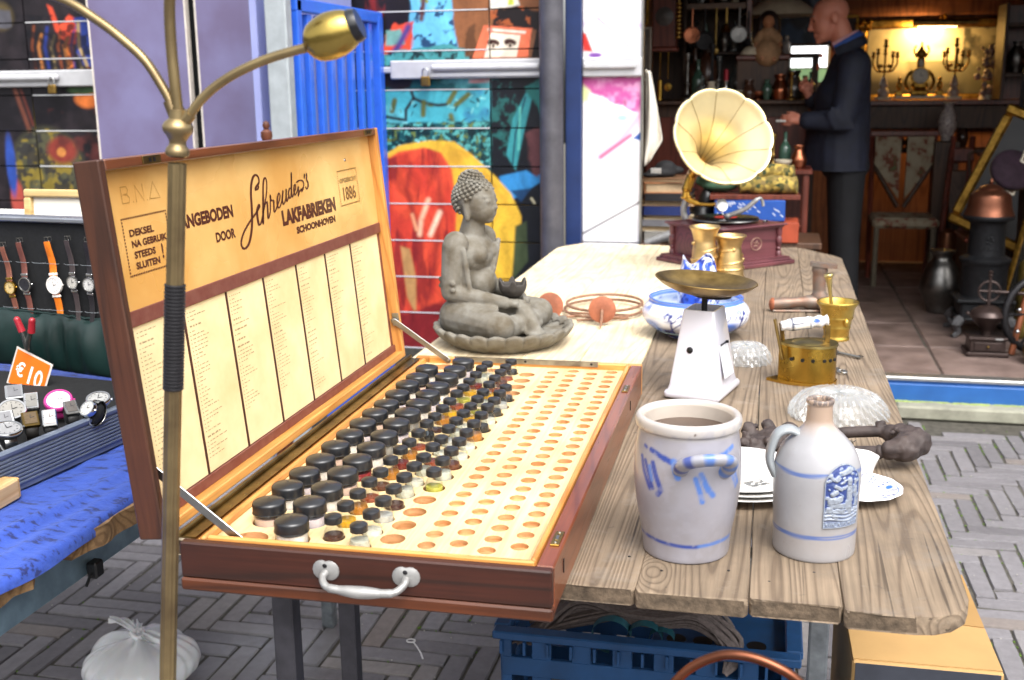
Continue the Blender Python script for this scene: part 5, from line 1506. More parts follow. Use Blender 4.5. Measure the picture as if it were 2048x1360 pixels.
# ---- cut glass dishes, turned upside down
cryst = clear_glass("cut_crystal", (0.96, 0.97, 0.97), 0.04, 1.7, 0.2)
def cut_dish(loc, r, h, label, n):
    t = thing("cut_glass_dish", label, "glass dish", loc, rng_scale(0, 3), group="upturned cut glass dishes")
    def wob(rr_, z, a, i):
        k = 1 + (0.09 if (round(a * n * 4 / (2 * math.pi)) + 2 * i) % 4 < 2 else 0.0) * (rr_ > r * 0.3)
        return rr_ * k, z * (1 - 0.05 * abs(math.sin(a * n / 2)))
    pr = [(r, 0.0), (r * 1.0, h * 0.16), (r * 0.97, h * 0.34), (r * 0.9, h * 0.55), (r * 0.8, h * 0.75), (r * 0.66, h * 0.9), (r * 0.5, h * 0.97), (r * 0.42, h * 0.9), (r * 0.36, h * 0.97), (r * 0.2, h * 0.93), (0.0001, h * 0.93)]
    g = G(); g.lathe(pr, n * 4, wob=wob); inn = [(rr_ - 0.006 if rr_ > 0.02 else rr_, z - 0.006) for rr_, z in pr[1:]]
    g.lathe([(r - 0.006, 0.0)] + inn, n * 2); g.lathe([(r - 0.006, 0.0), (r, 0.0)], n * 4, wob=None)
    g.build("dish", cryst, t, smooth=0)
cut_dish((0.158, 2.425, TZ + 0.001), 0.098, 0.056, "larger upturned cut glass dish behind the jug", 26)
cut_dish((-0.049, 2.875, TZ + 0.001), 0.062, 0.05, "smaller upturned cut glass dish beside the scale", 20)

# ---- brass box iron
t = thing("box_iron", "brass box iron with blue flowered white porcelain handle", "iron", (0.09, 2.70, TZ), rz=R(4))
def iron_outline(s, off=0.0):
    pts = []
    for i in range(13):
        a = R(-90 + 180 * i / 12); pts.append((0.026 + 0.05 * math.cos(a) * s, 0.05 * math.sin(a) * s))
    for i in range(1, 12):
        f = i / 11; pts.append((0.026 - f * (0.085 * s + off), 0.05 * s * (1 - f ** 2.2)))
    for i in range(1, 11):
        f = 1 - i / 11; pts.append((0.026 - f * (0.085 * s + off), -0.05 * s * (1 - f ** 2.2)))
    return pts
brm = M("iron_brass", "#b5913f", 0.25, 1.0, 0.12, 30, 0.06)
g = G(); g.prism(iron_outline(1.0), 0.082, Matrix.Translation((0, 0, 0.008))); g.build("chamber", brm, t)
g = G(); g.prism(iron_outline(1.06, 0.022), 0.0075); g.build("sole_plate", BRASS_BRIGHT, t)
g = G(); g.prism(iron_outline(1.05, 0.0), 0.006, Matrix.Translation((0, 0, 0.091))); g.lathe([(0.042, 0.097), (0.03, 0.101), (0.0001, 0.103)], 32, (0.012, 0, 0)); g.build("top_plate", M("top_brass", "#ad9a62", 0.35, 1.0, 0.15, 30, 0.08), t)
for i in range(6):
    a = R(-128 + i * 19); x, y = 0.026 + 0.0505 * math.cos(a), 0.0505 * math.sin(a)
    if i < 3: x, y = -0.032 + i * 0.024, -0.0503 + (0.016 if i == 0 else 0.004 if i == 1 else 0.0)
    g = G(); g.lathe([(0.0001, 0.001), (0.0042, 0.0008), (0.0046, -0.001)], 12, (x, y, 0.062), axis=(math.cos(a) if i >= 3 else -0.15, math.sin(a) if i >= 3 else -1, 0)); g.build("vent_hole", BLACK, t)
def bar(pa, pb, w, th, nm, m):
    a, b = Vector(pa), Vector(pb); d = b - a
    g = G(); g.T = Matrix.Translation((a + b) / 2) @ d.to_track_quat('X', 'Y').to_matrix().to_4x4()
    g.box((0, 0, 0), (d.length, w, th), bev=0.001); return g.build(nm, m, t)
bar((-0.052, -0.03, 0.06), (-0.073, -0.02, 0.155), 0.005, 0.011, "post", BRASS_OLD)
bar((-0.05, 0.01, 0.097), (-0.056, 0.004, 0.140), 0.004, 0.012, "post", BRASS_OLD)
bar((0.052, 0.0, 0.097), (0.052, 0.0, 0.140), 0.012, 0.006, "post", BRASS_OLD)
def iron_handle(q):
    q.P = q.P3[:, [0, 2]] * 1000
    for sx in (-20, -12, -4): q.stroke([(sx, 6), (sx - 4, 2)], 2.5, hx("#2c3550"), 1)
    q.lay(np.clip((1.5 - np.abs(q.P3[:, 0] * 1000 + 30)) / 1, 0, 1) + np.clip((1.5 - np.abs(q.P3[:, 0] * 1000 - 12)) / 1, 0, 1), hx("#2c3550"))
    q.ell((26, 5), (9, 5), hx("#3f62b8"), 0.4)
g = G(); g.lathe(smooth_prof([(0.0001, -0.056), (0.011, -0.055), (0.0115, -0.045), (0.0155, -0.03), (0.0145, 0.0), (0.0155, 0.012), (0.012, 0.022), (0.0155, 0.036), (0.011, 0.046), (0.014, 0.054), (0.0001, 0.058)], 4), 32, axis=(1, 0, 0))
me = g.mesh("handle", china); P = np.array(g.v); q = Paint(P[:, [0, 2]] * 1000, hx("#e2dedb")); q.P3 = P; iron_handle(q); vcol(me, q.c); link("handle", me, t, (-0.002, 0.002, 0.142), (0, R(-7), R(6)))

# ---- mortar and pestle
t = thing("mortar", "bright brass mortar with banded sides behind the box iron", "mortar", (0.190, 3.185, TZ), rz=0.3)
brightb = M("mortar_brass", "#d3b35c", 0.3, 1.0, 0.12, 30, 0.1)
g = G(); g.lathe([(0.0001, 0.0), (0.036, 0.0), (0.0365, 0.006), (0.034, 0.01), (0.0345, 0.014), (0.036, 0.03), (0.038, 0.033), (0.038, 0.038), (0.0375, 0.04), (0.042, 0.06), (0.044, 0.062), (0.044, 0.065), (0.0435, 0.067), (0.0445, 0.07), (0.0465, 0.085), (0.051, 0.095), (0.056, 0.1), (0.0575, 0.105), (0.056, 0.1085), (0.052, 0.108), (0.046, 0.095), (0.036, 0.03), (0.0001, 0.02)], 48); g.build("bowl", brightb, t)
for a in (R(-75), R(105)):
    g = G(); g.ball((0.044 * math.cos(a), 0.044 * math.sin(a), 0.053), (0.007, 0.007, 0.012), 10, 8); g.build("lug", brightb, t)
t = thing("pestle", "slim brass pestle leaning in the brass mortar", "pestle", (0.183, 3.19, TZ + 0.028), rot=(R(2), R(-8), 0))
g = G(); g.lathe(smooth_prof([(0.0001, 0.0), (0.012, 0.002), (0.013, 0.012), (0.008, 0.03), (0.0055, 0.07), (0.0055, 0.11), (0.009, 0.14), (0.0125, 0.15), (0.011, 0.157), (0.0001, 0.158)], 4), 20); g.build("rod", M("pestle_brass", "#d9c583", 0.3, 1.0, 0.1, 30), t)

# ---- cobbler's last
t = thing("cobblers_last", "three footed grey iron cobbler's last with rust on one toe", "cobbler's last", (0.158, 3.58, TZ), rz=0)
lastm = M("last_iron", "#68655f", 0.5, 0.55, 0.3, 30, 0.2, hue2="#8a6a58")
rustm = M("rust", "#8a4f34", 0.85, 0, 0.3, 60, 0.3)
g = G(); g.tube(catmull([(0.0, 0, 0.03), (-0.002, 0, 0.07), (-0.004, 0, 0.11), (-0.002, 0, 0.145)], 5), [0.026] * 4 + [0.02] * 8 + [0.024] * 4, 14, flat=0.8)
sole = [(-0.03, -0.016), (0.0, -0.022), (0.035, -0.02), (0.052, -0.006), (0.052, 0.006), (0.035, 0.02), (0.0, 0.022), (-0.03, 0.016)]
g.prism(sole, 0.012, Matrix.Translation((-0.004, 0, 0.142)) @ Matrix.Rotation(R(6), 4, 'Y')); g.build("upright_foot", lastm, t)
g = G(); g.tube(catmull([(0.01, 0, 0.028), (-0.05, -0.01, 0.03), (-0.10, -0.016, 0.026), (-0.14, -0.02, 0.022)], 5), [0.022] * 5 + [0.017] * 5 + [0.019] * 6, 14); g.box((-0.06, -0.014, 0.004), (0.17, 0.036, 0.007), rz=R(8), bev=0.003); g.build("side_foot", lastm, t)
g = G(); g.ball((-0.142, -0.02, 0.022), (0.012, 0.021, 0.021), 16, 10); g.build("toe", rustm, t)
g = G(); g.tube(catmull([(0.0, 0, 0.028), (0.04, -0.06, 0.025), (0.06, -0.11, 0.02)], 5), [0.022] * 5 + [0.018] * 6, 14); g.build("side_foot", lastm, t)

# ---- keys
def key(loc, rz, ln, label):
    t = thing("old_key", label, "key", loc, rz, group="old iron keys beside the box iron")
    g = G(); g.tube([(0.014 * math.cos(a), 0.010 * math.sin(a), 0) for a in [2 * math.pi * i / 16 for i in range(16)]], 0.0028, 8, closed=True); g.build("bow", STEEL, t)
    g = G(); g.tube([(0.013, 0, 0), (ln, 0, 0)], 0.0035, 10); g.lathe([(0.005, 0), (0.0055, 0.002), (0.005, 0.004)], 12, (0.02, 0, 0), axis=(1, 0, 0)); g.build("shank", STEEL, t)
    g = G(); g.box((ln - 0.012, 0.009, 0), (0.006, 0.014, 0.003)); g.box((ln - 0.003, 0.008, 0), (0.005, 0.012, 0.003)); g.build("bit", STEEL, t)
key((0.168, 3.01, TZ + 0.006), R(-42), 0.095, "longer old key pointing to the table edge beside the iron")
key((0.185, 2.79, TZ + 0.006), R(115), 0.07, "shorter old key lying close to the brass iron")

# ---- rusty wall ring with two discs
t = thing("candle_ring", "rusty iron ring with two round discs lying on the pale planks", "iron ring", (-0.50, 3.46, TZ))
rust2 = M("rusty_rod", "#8d6a55", 0.7, 0.2, 0.3, 50, 0.2)
rust3 = M("rust_disc", "#94573d", 0.65, 0.1, 0.25, 30, 0.15)
for (rr_, z) in ((0.125, 0.012), (0.118, 0.03)):
    g = G(); g.tube([(rr_ * math.cos(2 * math.pi * i / 48), rr_ * 1.2 * math.sin(2 * math.pi * i / 48), z) for i in range(48)], 0.0045, 8, closed=True); g.build("hoop", rust2, t)
for (x, y) in ((0.022, -0.2), (-0.143, -0.165)):
    g = G(); g.lathe([(0.0001, -0.003), (0.036, -0.002), (0.0405, 0.002), (0.039, 0.003), (0.0001, 0.001)], 32, (x, y, 0.047), axis=(0.1, -1, 0.2)); g.ball((x, y - 0.004, 0.047), 0.006, 10, 8); d = g.build("disc", rust3, t)
    g = G(); g.tube([(x, y - 0.004, 0.047), (x + 0.004, y - 0.05, 0.012), (x + 0.004, y - 0.07, 0.006)], [0.005, 0.004, 0.0015], 8); g.build("spike", rust2, t)
    g = G(); g.tube([(x, y + 0.004, 0.045), (x * 0.8, y * 0.62, 0.02)], 0.0045, 8); g.build("stem", rust2, t)
for (a, b) in (((-0.2, -0.14, 0.006), (0.03, -0.11, 0.01)), ((-0.06, -0.17, 0.006), (0.09, -0.12, 0.008)), ((-0.1, -0.09, 0.012), (0.1, -0.1, 0.012))):
    g = G(); g.tube([a, b], 0.004, 8); g.build("rod", rust2, t)
# a twist of wire by the jug neck
t = G(); t.tube(catmull([(0, 0, 0), (0.012, 0.006, 0.012), (0.024, 0.0, 0.004), (0.02, -0.008, 0.014), (0.006, -0.01, 0.006), (0.016, 0.006, 0.002), (0.03, 0.004, 0.012)], 5), 0.0009, 6)
tag(t.build("wire_twist", STEEL, loc=(0.15, 2.2, TZ + 0.002)), "small twist of thin pale wire beside the carved ornament", "wire")
# ================================================================== GRAMOPHONE
t = thing("gramophone", "old gramophone with pale brass flower horn on a dark red wooden box", "gramophone", (-0.175, 4.555, TZ), rz=R(45))
gw = wood("gramophone_maroon", "#6b3a3f", "#4c262c", 0, 35, 0.4, coat=0.2, bump=0.1)
S = 0.318
g = G(); g.box((0, 0, 0.083), (S - 0.03, S - 0.03, 0.122), bev=0.002); g.build("cabinet", gw, t)
g = G()
for i, (w, z, h) in enumerate(((0.39, 0.008, 0.016), (0.372, 0.0195, 0.007))): g.box((0, 0, z), (w, w, h), bev=0.003)
g.prism([(-0.18, -0.18), (0.18, -0.18), (0.18, 0.18), (-0.18, 0.18)], 0.006, Matrix.Translation((0, 0, 0.023))); g.build("plinth", gw, t)
g = G(); g.box((0, 0, 0.148), (0.325, 0.325, 0.008), bev=0.002); g.box((0, 0, 0.156), (0.345, 0.345, 0.008), bev=0.003); g.build("top_board", gw, t)
for sx in (-1, 1):
    for sy in (-1, 1):
        g = G(); g.lathe([(0.012, 0.029), (0.012, 0.045), (0.008, 0.05), (0.012, 0.06), (0.007, 0.066), (0.012, 0.075), (0.013, 0.1), (0.009, 0.108), (0.012, 0.115), (0.012, 0.144)], 16, (sx * 0.148, sy * 0.148, 0)); g.build("corner_post", gw, t)
# emblem on the right front face
ga = M("gilt_emblem", "#9a7a6a", 0.5, 0.3, 0.2, 60)
g = G(); g.tube([(0.145, 0.03 + 0.028 * math.cos(a), 0.085 + 0.024 * math.sin(a)) for a in [2 * math.pi * i / 24 for i in range(24)]], 0.0018, 6, closed=True)
for k in range(5): g.tube([(0.145, 0.03 + 0.016 * math.cos(k * 1.25), 0.085 + 0.013 * math.sin(k * 1.25)), (0.145, 0.03 + 0.006 * math.cos(k * 1.25 + 1), 0.085 + 0.006 * math.sin(k * 1.25 + 1))], 0.002, 6)
ob = g.build("emblem", ga, t); ob.rotation_euler = (0, 0, R(-90))
g = G(); g.lathe([(0.0001, 0.1755), (0.128, 0.1755), (0.13, 0.178), (0.128, 0.1795), (0.05, 0.1795), (0.0001, 0.1795)], 64); g.lathe([(0.03, 0.16), (0.03, 0.176)], 24); rec = g.build("record", M("shellac", "#141416", 0.25, 0, 0.2, 20, coat=0.2), t)
g = G(); g.lathe([(0.046, 0.1798), (0.0001, 0.1805)], 32); g.lathe([(0.004, 0.18), (0.0035, 0.186), (0.0001, 0.187)], 10); g.build("record_label", M("label_red", "#b5372a", 0.6), rec)
g = G(); g.lathe([(0.132, 0.170), (0.134, 0.172), (0.132, 0.1745), (0.0001, 0.1745)], 48); g.build("turntable", STEEL, t)
g = G(); g.tube([(0.15, -0.02, 0.105), (0.19, -0.03, 0.105)], 0.004, 8); g.box((0.12, -0.10, 0.164), (0.03, 0.012, 0.008), rz=0.4, bev=0.002); g.build("brake", STEEL, t)
# horn and arms are placed in world directions: undo the box's turn
un = Matrix.Rotation(R(-45), 4, 'Z')
def W(x, y, z): return un @ Vector((x + 0.175, y - 4.555, z - TZ))
horn_m = M("horn_brass", "#ecdaa8", 0.36, 0.72, 0.06, 8, 0.03)
ax = Vector((0.36, -0.80, 0.44)).normalized()
rimc = Vector((-0.180, 4.30, 1.33))
throat = rimc - ax * 0.30
prof = [(0.017, 0.0), (0.022, 0.04), (0.030, 0.08), (0.042, 0.12), (0.058, 0.16), (0.080, 0.20), (0.108, 0.235), (0.140, 0.262), (0.165, 0.282), (0.180, 0.296), (0.189, 0.300), (0.193, 0.294)]
sp = smooth_prof(prof, 4)
def petal(r, h, a, i):
    f = min(1.0, max(0.0, (r - 0.03) / 0.16))
    rdg = abs(math.cos(a * 5)) ** 0.5
    return r * (1 + 0.015 - 0.035 * f * (1 - rdg)), h + 0.006 * f * (rdg - 0.5)
axl = un.to_3x3() @ ax
g = G(); g.lathe(sp, 100, W(*throat), axis=axl, wob=petal)
horn = g.build("horn", horn_m, t, smooth=25)
# seams between the petals
qh = axl.to_track_quat('Z', 'Y').to_matrix().to_4x4(); mh = Matrix.Translation(W(*throat)) @ qh
g = G()
for k in range(10):
    a = math.pi / 10 + k * math.pi / 5
    pts = []
    for i, (r, h) in enumerate(sp[:-4:3]):
        rr_, hh = petal(r, h, a, i); pts.append(mh @ Vector(((rr_ - 0.0008) * math.cos(a), (rr_ - 0.0008) * math.sin(a), hh + 0.001)))
    g.tube(pts, 0.0008, 5)
g.build("petal_seam", M("seam_brass", "#8f6d35", 0.4, 0.9, 0.1, 20), horn)
elbow_m = M("elbow_brass", "#b98d3c", 0.28, 1.0, 0.15, 25, 0.05)
p = [throat + ax * 0.01, throat - ax * 0.04, Vector((-0.315, 4.60, 1.16)), Vector((-0.335, 4.60, 1.10)), Vector((-0.335, 4.59, 1.065))]
g = G(); g.tube(catmull([W(*q_) for q_ in p], 7), [0.018] * 8 + [0.022] * 14 + [0.017] * 7, 18); g.lathe([(0.021, -0.005), (0.023, 0), (0.021, 0.005)], 20, W(-0.335, 4.59, 1.075)); g.build("elbow", elbow_m, t)
g = G(); g.tube(catmull([W(-0.335, 4.59, 1.065), W(-0.345, 4.59, 1.02), W(-0.335, 4.59, 0.985)], 5), 0.013, 12); g.build("bracket", silver, t)
g = G(); g.tube(catmull([W(-0.335, 4.585, 1.07), W(-0.29, 4.56, 1.052), W(-0.24, 4.53, 1.05), W(-0.205, 4.51, 1.055)], 6), [0.012] * 7 + [0.008] * 12, 12); g.build("tone_arm", elbow_m, t)
sb = W(-0.190, 4.50, 1.052)
g = G(); g.lathe([(0.0001, -0.007), (0.024, -0.007), (0.026, -0.003), (0.026, 0.003), (0.024, 0.007), (0.014, 0.005), (0.0001, 0.006)], 28, sb, axis=un.to_3x3() @ Vector((0.5, -0.85, 0.15))); g.tube([sb + Vector((0, 0, -0.024)), sb + Vector((0.01, -0.01, -0.05))], 0.002, 6); g.build("sound_box", CHROME, t)
g = G(); g.tube(catmull([W(-0.165, 4.48, 1.012), W(-0.10, 4.48, 1.04), W(-0.05, 4.49, 1.08), W(-0.035, 4.5, 1.072), W(-0.03, 4.5, 1.05)], 6), [0.010] * 6 + [0.009] * 6 + [0.006] * 13, 12); g.ball(W(-0.165, 4.48, 1.012), 0.012, 10, 8); g.build("lever", silver, t)

# ================================================================== STONE FIGURE
stone = M("weathered_stone", "#75726a", 0.88, 0, 0.15, 22, 0.9, 60, hue2="#5c5446")
stone_d = M("dark_stone_bowl", "#3f3b38", 0.8, 0, 0.25, 30, 0.4)
t = thing("stone_figure", "grey stone seated meditating figure on a lotus dish, facing right", "statue", (-0.715, 2.985, TZ), rz=R(-15))
def lotus(r, h, a, i):
    f = max(0.0, (r - 0.09) / 0.1)
    s = abs(math.sin(a * 12))
    return r * (1 - 0.05 * f * (1 - s ** 0.5)), h + 0.008 * f * s * (h > 0.01)
g = G(); g.lathe(smooth_prof([(0.0001, 0.001), (0.13, 0.0), (0.15, 0.004), (0.182, 0.022), (0.196, 0.04), (0.195, 0.048), (0.186, 0.05), (0.172, 0.042), (0.155, 0.034), (0.0001, 0.034)], 5), 288, wob=lotus)
g.build("lotus_dish", stone, t)
X0 = -0.09
pr = [('b', (X0 - 0.01, 0, 0.085), (0.068, 0.10, 0.06)), ('l', (X0 - 0.012, 0, 0.10), 0.062, (X0 - 0.012, 0, 0.20), 0.058), ('b', (X0 - 0.004, 0, 0.245), (0.058, 0.088, 0.062)), ('b', (X0 - 0.014, 0, 0.20), (0.052, 0.080, 0.09)),
      ('b', (X0 + 0.026, 0.034, 0.25), (0.032, 0.036, 0.03)), ('b', (X0 + 0.026, -0.034, 0.25), (0.032, 0.036, 0.03)), ('b', (X0 + 0.022, 0, 0.165), (0.042, 0.055, 0.05)),
      ('l', (X0 - 0.008, 0, 0.285), 0.040, (X0 + 0.004, 0, 0.355), 0.029)]
for s in (-1, 1):
    pr += [('b', (X0 - 0.012, s * 0.084, 0.280), (0.036, 0.036, 0.036)), ('l', (X0 - 0.014, s * 0.092, 0.272), 0.034, (X0 - 0.022, s * 0.104, 0.155), 0.027), ('l', (X0 - 0.022, s * 0.104, 0.150), 0.026, (X0 + 0.120, s * 0.052, 0.122), 0.018),
           ('b', (X0 + 0.132, s * 0.036, 0.120), (0.024, 0.018, 0.013)),
           ('l', (X0 - 0.015, s * 0.075, 0.078), 0.054, (X0 + 0.13, s * 0.125, 0.072), 0.040), ('b', (X0 + 0.145, s * 0.125, 0.070), (0.038, 0.040, 0.040)),
           ('l', (X0 + 0.145, s * 0.115, 0.062), 0.034, (X0 + 0.165, -s * 0.03, 0.066), 0.024)]
    for k in range(4): pr.append(('l', (X0 + 0.142, s * (0.024 + 0.007 * k), 0.126 - 0.003 * k), 0.006, (X0 + 0.154, s * (0.006 + 0.007 * k), 0.122 - 0.004 * k), 0.005))
pr += [('b', (X0 + 0.085, -0.085, 0.108), (0.034, 0.018, 0.013))] + [('b', (X0 + 0.06 + 0.011 * k, -0.098, 0.107 - 0.001 * k), (0.006, 0.007, 0.008)) for k in range(5)]
pr += [('l', (X0 + 0.16, -0.01, 0.095), 0.026, (X0 + 0.21, -0.04, 0.045), 0.02), ('b', (X0 + 0.205, -0.035, 0.044), (0.03, 0.035, 0.012)), ('b', (X0 + 0.12, 0, 0.055), (0.08, 0.11, 0.025))]
for k in range(9):
    f = k / 8; pr.append(('l', (X0 + 0.046 + 0.006 * math.sin(f * 3), 0.06 - 0.075 * f, 0.278 - 0.125 * f), 0.008, (X0 + 0.048 + 0.006 * math.sin(f * 3), 0.05 - 0.075 * f, 0.266 - 0.125 * f), 0.008))
for k in range(5): pr.append(('l', (X0 - 0.032 + 0.013 * k, -0.084 - 0.004 * k, 0.29 - 0.006 * k), 0.009, (X0 - 0.01 + 0.012 * k, -0.088, 0.15 - 0.01 * k), 0.0085))
for k in range(2): pr.append(('l', (X0 - 0.052, -0.104, 0.185 - 0.018 * k), 0.007, (X0 + 0.0, -0.126, 0.177 - 0.018 * k), 0.007))
# head
hz = 0.392
pr += [('b', (X0 + 0.012, 0, hz), (0.057, 0.051, 0.060)), ('b', (X0 + 0.03, 0, hz - 0.024), (0.040, 0.041, 0.037)), ('b', (X0 + 0.044, 0, hz - 0.048), (0.018, 0.019, 0.013)),
       ('l', (X0 + 0.063, 0, hz + 0.004), 0.005, (X0 + 0.071, 0, hz - 0.016), 0.0065), ('b', (X0 + 0.060, 0, hz - 0.029), (0.0075, 0.013, 0.0035)), ('b', (X0 + 0.058, 0, hz - 0.0355), (0.0075, 0.011, 0.004)),
       ('b', (X0 + 0.0, 0, hz + 0.045), (0.034, 0.032, 0.03)), ('b', (X0 - 0.004, 0, hz + 0.012), (0.056, 0.053, 0.054))]
for s in (-1, 1):
    pr += [('b', (X0 + 0.057, s * 0.019, hz + 0.002), (0.009, 0.013, 0.006)), ('l', (X0 + 0.062, s * 0.006, hz + 0.015), 0.0045, (X0 + 0.052, s * 0.034, hz + 0.014), 0.004),
           ('l', (X0 + 0.0, s * 0.049, hz + 0.008), 0.0095, (X0 + 0.006, s * 0.047, hz - 0.045), 0.008), ('b', (X0 - 0.004, s * 0.05, hz + 0.006), (0.014, 0.006, 0.017))]
def slim(co):
    co[:, 1] *= 0.93
    return co
blob("body", pr, 0.0029, stone, t, smooth=3, deform=slim)
g = G(); ico = []
N = 300
for i in range(N):
    z = 1 - 2 * (i + 0.5) / N; rr_ = math.sqrt(1 - z * z); a = i * 2.399963
    ico.append((rr_ * math.cos(a), rr_ * math.sin(a), z))
for (x, y, z) in ico:
    if z < -0.62 or (x > 0.42 and z < 0.42) or (abs(y) > 0.7 and z < 0.02 and x > -0.35) or (x > -0.1 and z < -0.05) or (z > 0.85 and x < 0.4): continue
    g.ball((X0 + 0.002 + 0.060 * x, 0.055 * y, hz + 0.006 + 0.060 * z), 0.0052, 8, 6)
for (x, y, z) in ico[:190:2]:
    g.ball((X0 - 0.004 + 0.036 * x, 0.034 * y, hz + 0.050 + 0.033 * z), 0.0052, 8, 6)
g.build("hair_curls", stone, t)
g = G(); g.lathe(smooth_prof([(0.0001, 0.0), (0.02, 0.0), (0.036, 0.018), (0.040, 0.034), (0.034, 0.034), (0.028, 0.02), (0.0001, 0.01)], 5), 72, (X0 + 0.118, 0.004, 0.132), wob=lambda r, h, a, i: (r * (1 + 0.05 * math.cos(a * 6)), h + (0.014 * max(0, math.cos(a * 6)) if h > 0.025 else 0))); g.build("lotus_bowl", stone_d, t)
# ================================================================== WATCH TABLE ON THE LEFT
velvet_m, nt, bs = new_mat("blue_velvet")
v = _coords(nt)
mpv = nt.nodes.new("ShaderNodeMapping"); mpv.inputs["Scale"].default_value = (0.38, 1.0, 1.0); nt.links.new(v, mpv.inputs["Vector"])
n1 = _noise(nt, mpv.outputs[0], 75.0, 4.0, 0.6)
nt.links.new(_ramp(nt, n1, [(0.37, hx("#0e1b58")), (0.45, hx("#26449e")), (0.75, hx("#304fae"))]), bs.inputs["Base Color"])
bs.inputs["Roughness"].default_value = 0.75
bs.inputs["Sheen Weight"].default_value = 0.25
bs.inputs["Sheen Tint"].default_value = (0.45, 0.6, 1.0, 1)
_bump(nt, bs, _noise(nt, v, 70.0, 5.0, 0.65), 0.6, 0.004)

t = thing("market_table", "low market table of rough boards on a galvanised beam under blue velvet", "table", (0, 0, 0.80))
rough = wood("rough_board", "#9a7a54", "#6e5133", 0, 50, 0.85, bump=0.6, dirt="#4f4336", dirt_amt=0.5)
for (ya, yb, xe) in ((1.10, 1.455, -1.108), (1.535, 1.80, -1.098), (1.84, 2.2, -1.11), (2.24, 2.9, -1.11)):
    rr = random.Random(int(ya * 100))
    g = G(); n = 12
    poly = [(-2.4, ya), ] + [(xe + rr.uniform(-0.012, 0.006) - 0.02 * (i in (0, n)), ya + (yb - ya) * i / n) for i in range(n + 1)] + [(-2.4, yb)]
    g.prism(poly, 0.036, Matrix.Translation((0, 0, -0.042))); g.build("board", rough, t)
g = G(); g.box((-1.145, 1.95, -0.075), (0.008, 1.75, 0.062), bev=0.002); g.box((-1.165, 1.95, -0.048), (0.045, 1.75, 0.006)); g.build("beam", M("beam_galv", "#7f97a6", 0.4, 0.7, 0.3, 14, 0.05), t)
g = G(); g.box((-1.128, 1.62, -0.095), (0.02, 0.025, 0.03), bev=0.003); g.tube([(-1.128, 1.605, -0.1), (-1.128, 1.59, -0.115)], 0.003, 6); g.build("clip", BLACK, t)
for (x, y) in ((-2.3, 1.3), (-2.3, 2.7), (-1.2, 2.8)):
    g = G(); g.box((x, y, -0.46), (0.035, 0.035, 0.68), bev=0.003); g.build("leg", GALV, t)
def vel(u, w):
    y = 0.9 + 2.0 * w
    s = u * 1.285
    hem = 0.008 * math.sin(11 * y) + 0.005 * math.sin(29 * y + 1)
    if s < 1.255:
        x = -2.36 + s; z = 0.0035
        d = x + 1.205 - 0.02 * math.sin(4 * y)
        z += 0.016 * math.exp(-(d / 0.013) ** 2) * (0.7 + 0.3 * math.sin(17 * y)) + 0.006 * math.exp(-((x + 1.15 + 0.01 * math.sin(6 * y)) / 0.012) ** 2)
        z += 0.0045 * mnoise.noise((x * 9 + y * 3, y * 7, 0.7)) + 0.003 * mnoise.noise((x * 22, y * 16, 0.3)) + 0.0012 * mnoise.noise((x * 60, y * 60, 1.3))
    else:
        d = s - 1.255
        x = -1.105 + 0.006 * math.sin(min(1, d / 0.02) * 1.57) + 0.004 * math.sin(14 * y) * d / 0.03; z = 0.0035 - d * 0.7 + hem * 0.5 * d / 0.03
    return (x, y, z)
g = G(); g.grid(120, 180, vel)
vt = g.build("velvet_cloth", velvet_m, loc=(0, 0, 0.80), smooth=180)
tag(vt, "crumpled royal blue velvet cloth covering the watch table", "cloth")

# ---- watch case (local: hinge corner at the origin, x to the left is negative, y towards the viewer is negative)
case_alu = M("ridged_aluminium", "#6d7686", 0.42, 0.35, 0.12, 25, 0.03)
cloth_b = M("black_lining", "#111214", 0.9, 0, 0.3, 90, 0.2)
t = thing("watch_case", "open ridged aluminium case lined in black and filled with wristwatches", "case", (-1.262, 2.25, 0.8045), rz=R(-6.5))
CW, CL, CH = 0.74, 0.64, 0.082
def ridged(p0, p1, nm):
    a, b = Vector(p0), Vector(p1); d = (b - a).normalized(); nrm_ = d.cross(Vector((0, 0, 1)))
    prof = [(0.0, 0.004), (0.002, 0.0)]
    z = 0.008
    pr = [(-0.004, 0.0), (0.0, 0.002), (0.0, 0.010)]
    for i in range(8):
        z = 0.012 + i * 0.0072; pr += [(0.0, z), (0.0028, z + 0.0018), (0.0028, z + 0.0046), (0.0, z + 0.006)]
    pr += [(0.0, 0.072), (0.004, 0.074), (0.005, 0.080), (0.001, 0.083), (-0.008, 0.083), (-0.008, 0.0)]
    g = G(); n = len(pr)
    vs = [a + nrm_ * o + Vector((0, 0, h)) for o, h in pr] + [b + nrm_ * o + Vector((0, 0, h)) for o, h in pr]
    g._add(vs, [(i, n + i, n + (i + 1) % n, (i + 1) % n) for i in range(n)] + [tuple(range(n)), tuple(range(n, 2 * n))[::-1]])
    return g.build(nm, case_alu, t, smooth=25)
ridged((0, -CL, 0), (0, 0, 0), "side_wall"); ridged((-CW, 0, 0), (-CW, -CL, 0), "side_wall"); ridged((-CW, -CL, 0), (-0.001, -CL, 0), "front_wall")
g = G(); g.box((-CW / 2, -CL / 2, 0.03), (CW - 0.018, CL - 0.01, 0.05), bev=0.004); g.build("lining", cloth_b, t)
g = G(); g.box((-CW / 2, 0.012, 0.245), (CW, 0.006, 0.35)); lidc = g.build("lid_panel", cloth_b, t)
g = G(); g.box((-CW / 2, 0.02, 0.425), (CW, 0.05, 0.012), bev=0.003); g.box((0.0, 0.02, 0.25), (0.012, 0.05, 0.36), bev=0.003); g.box((-CW, 0.02, 0.25), (0.012, 0.05, 0.36), bev=0.003); g.build("lid_rim", M("bright_aluminium", "#aeb2ba", 0.3, 0.85, 0.1, 25), t)
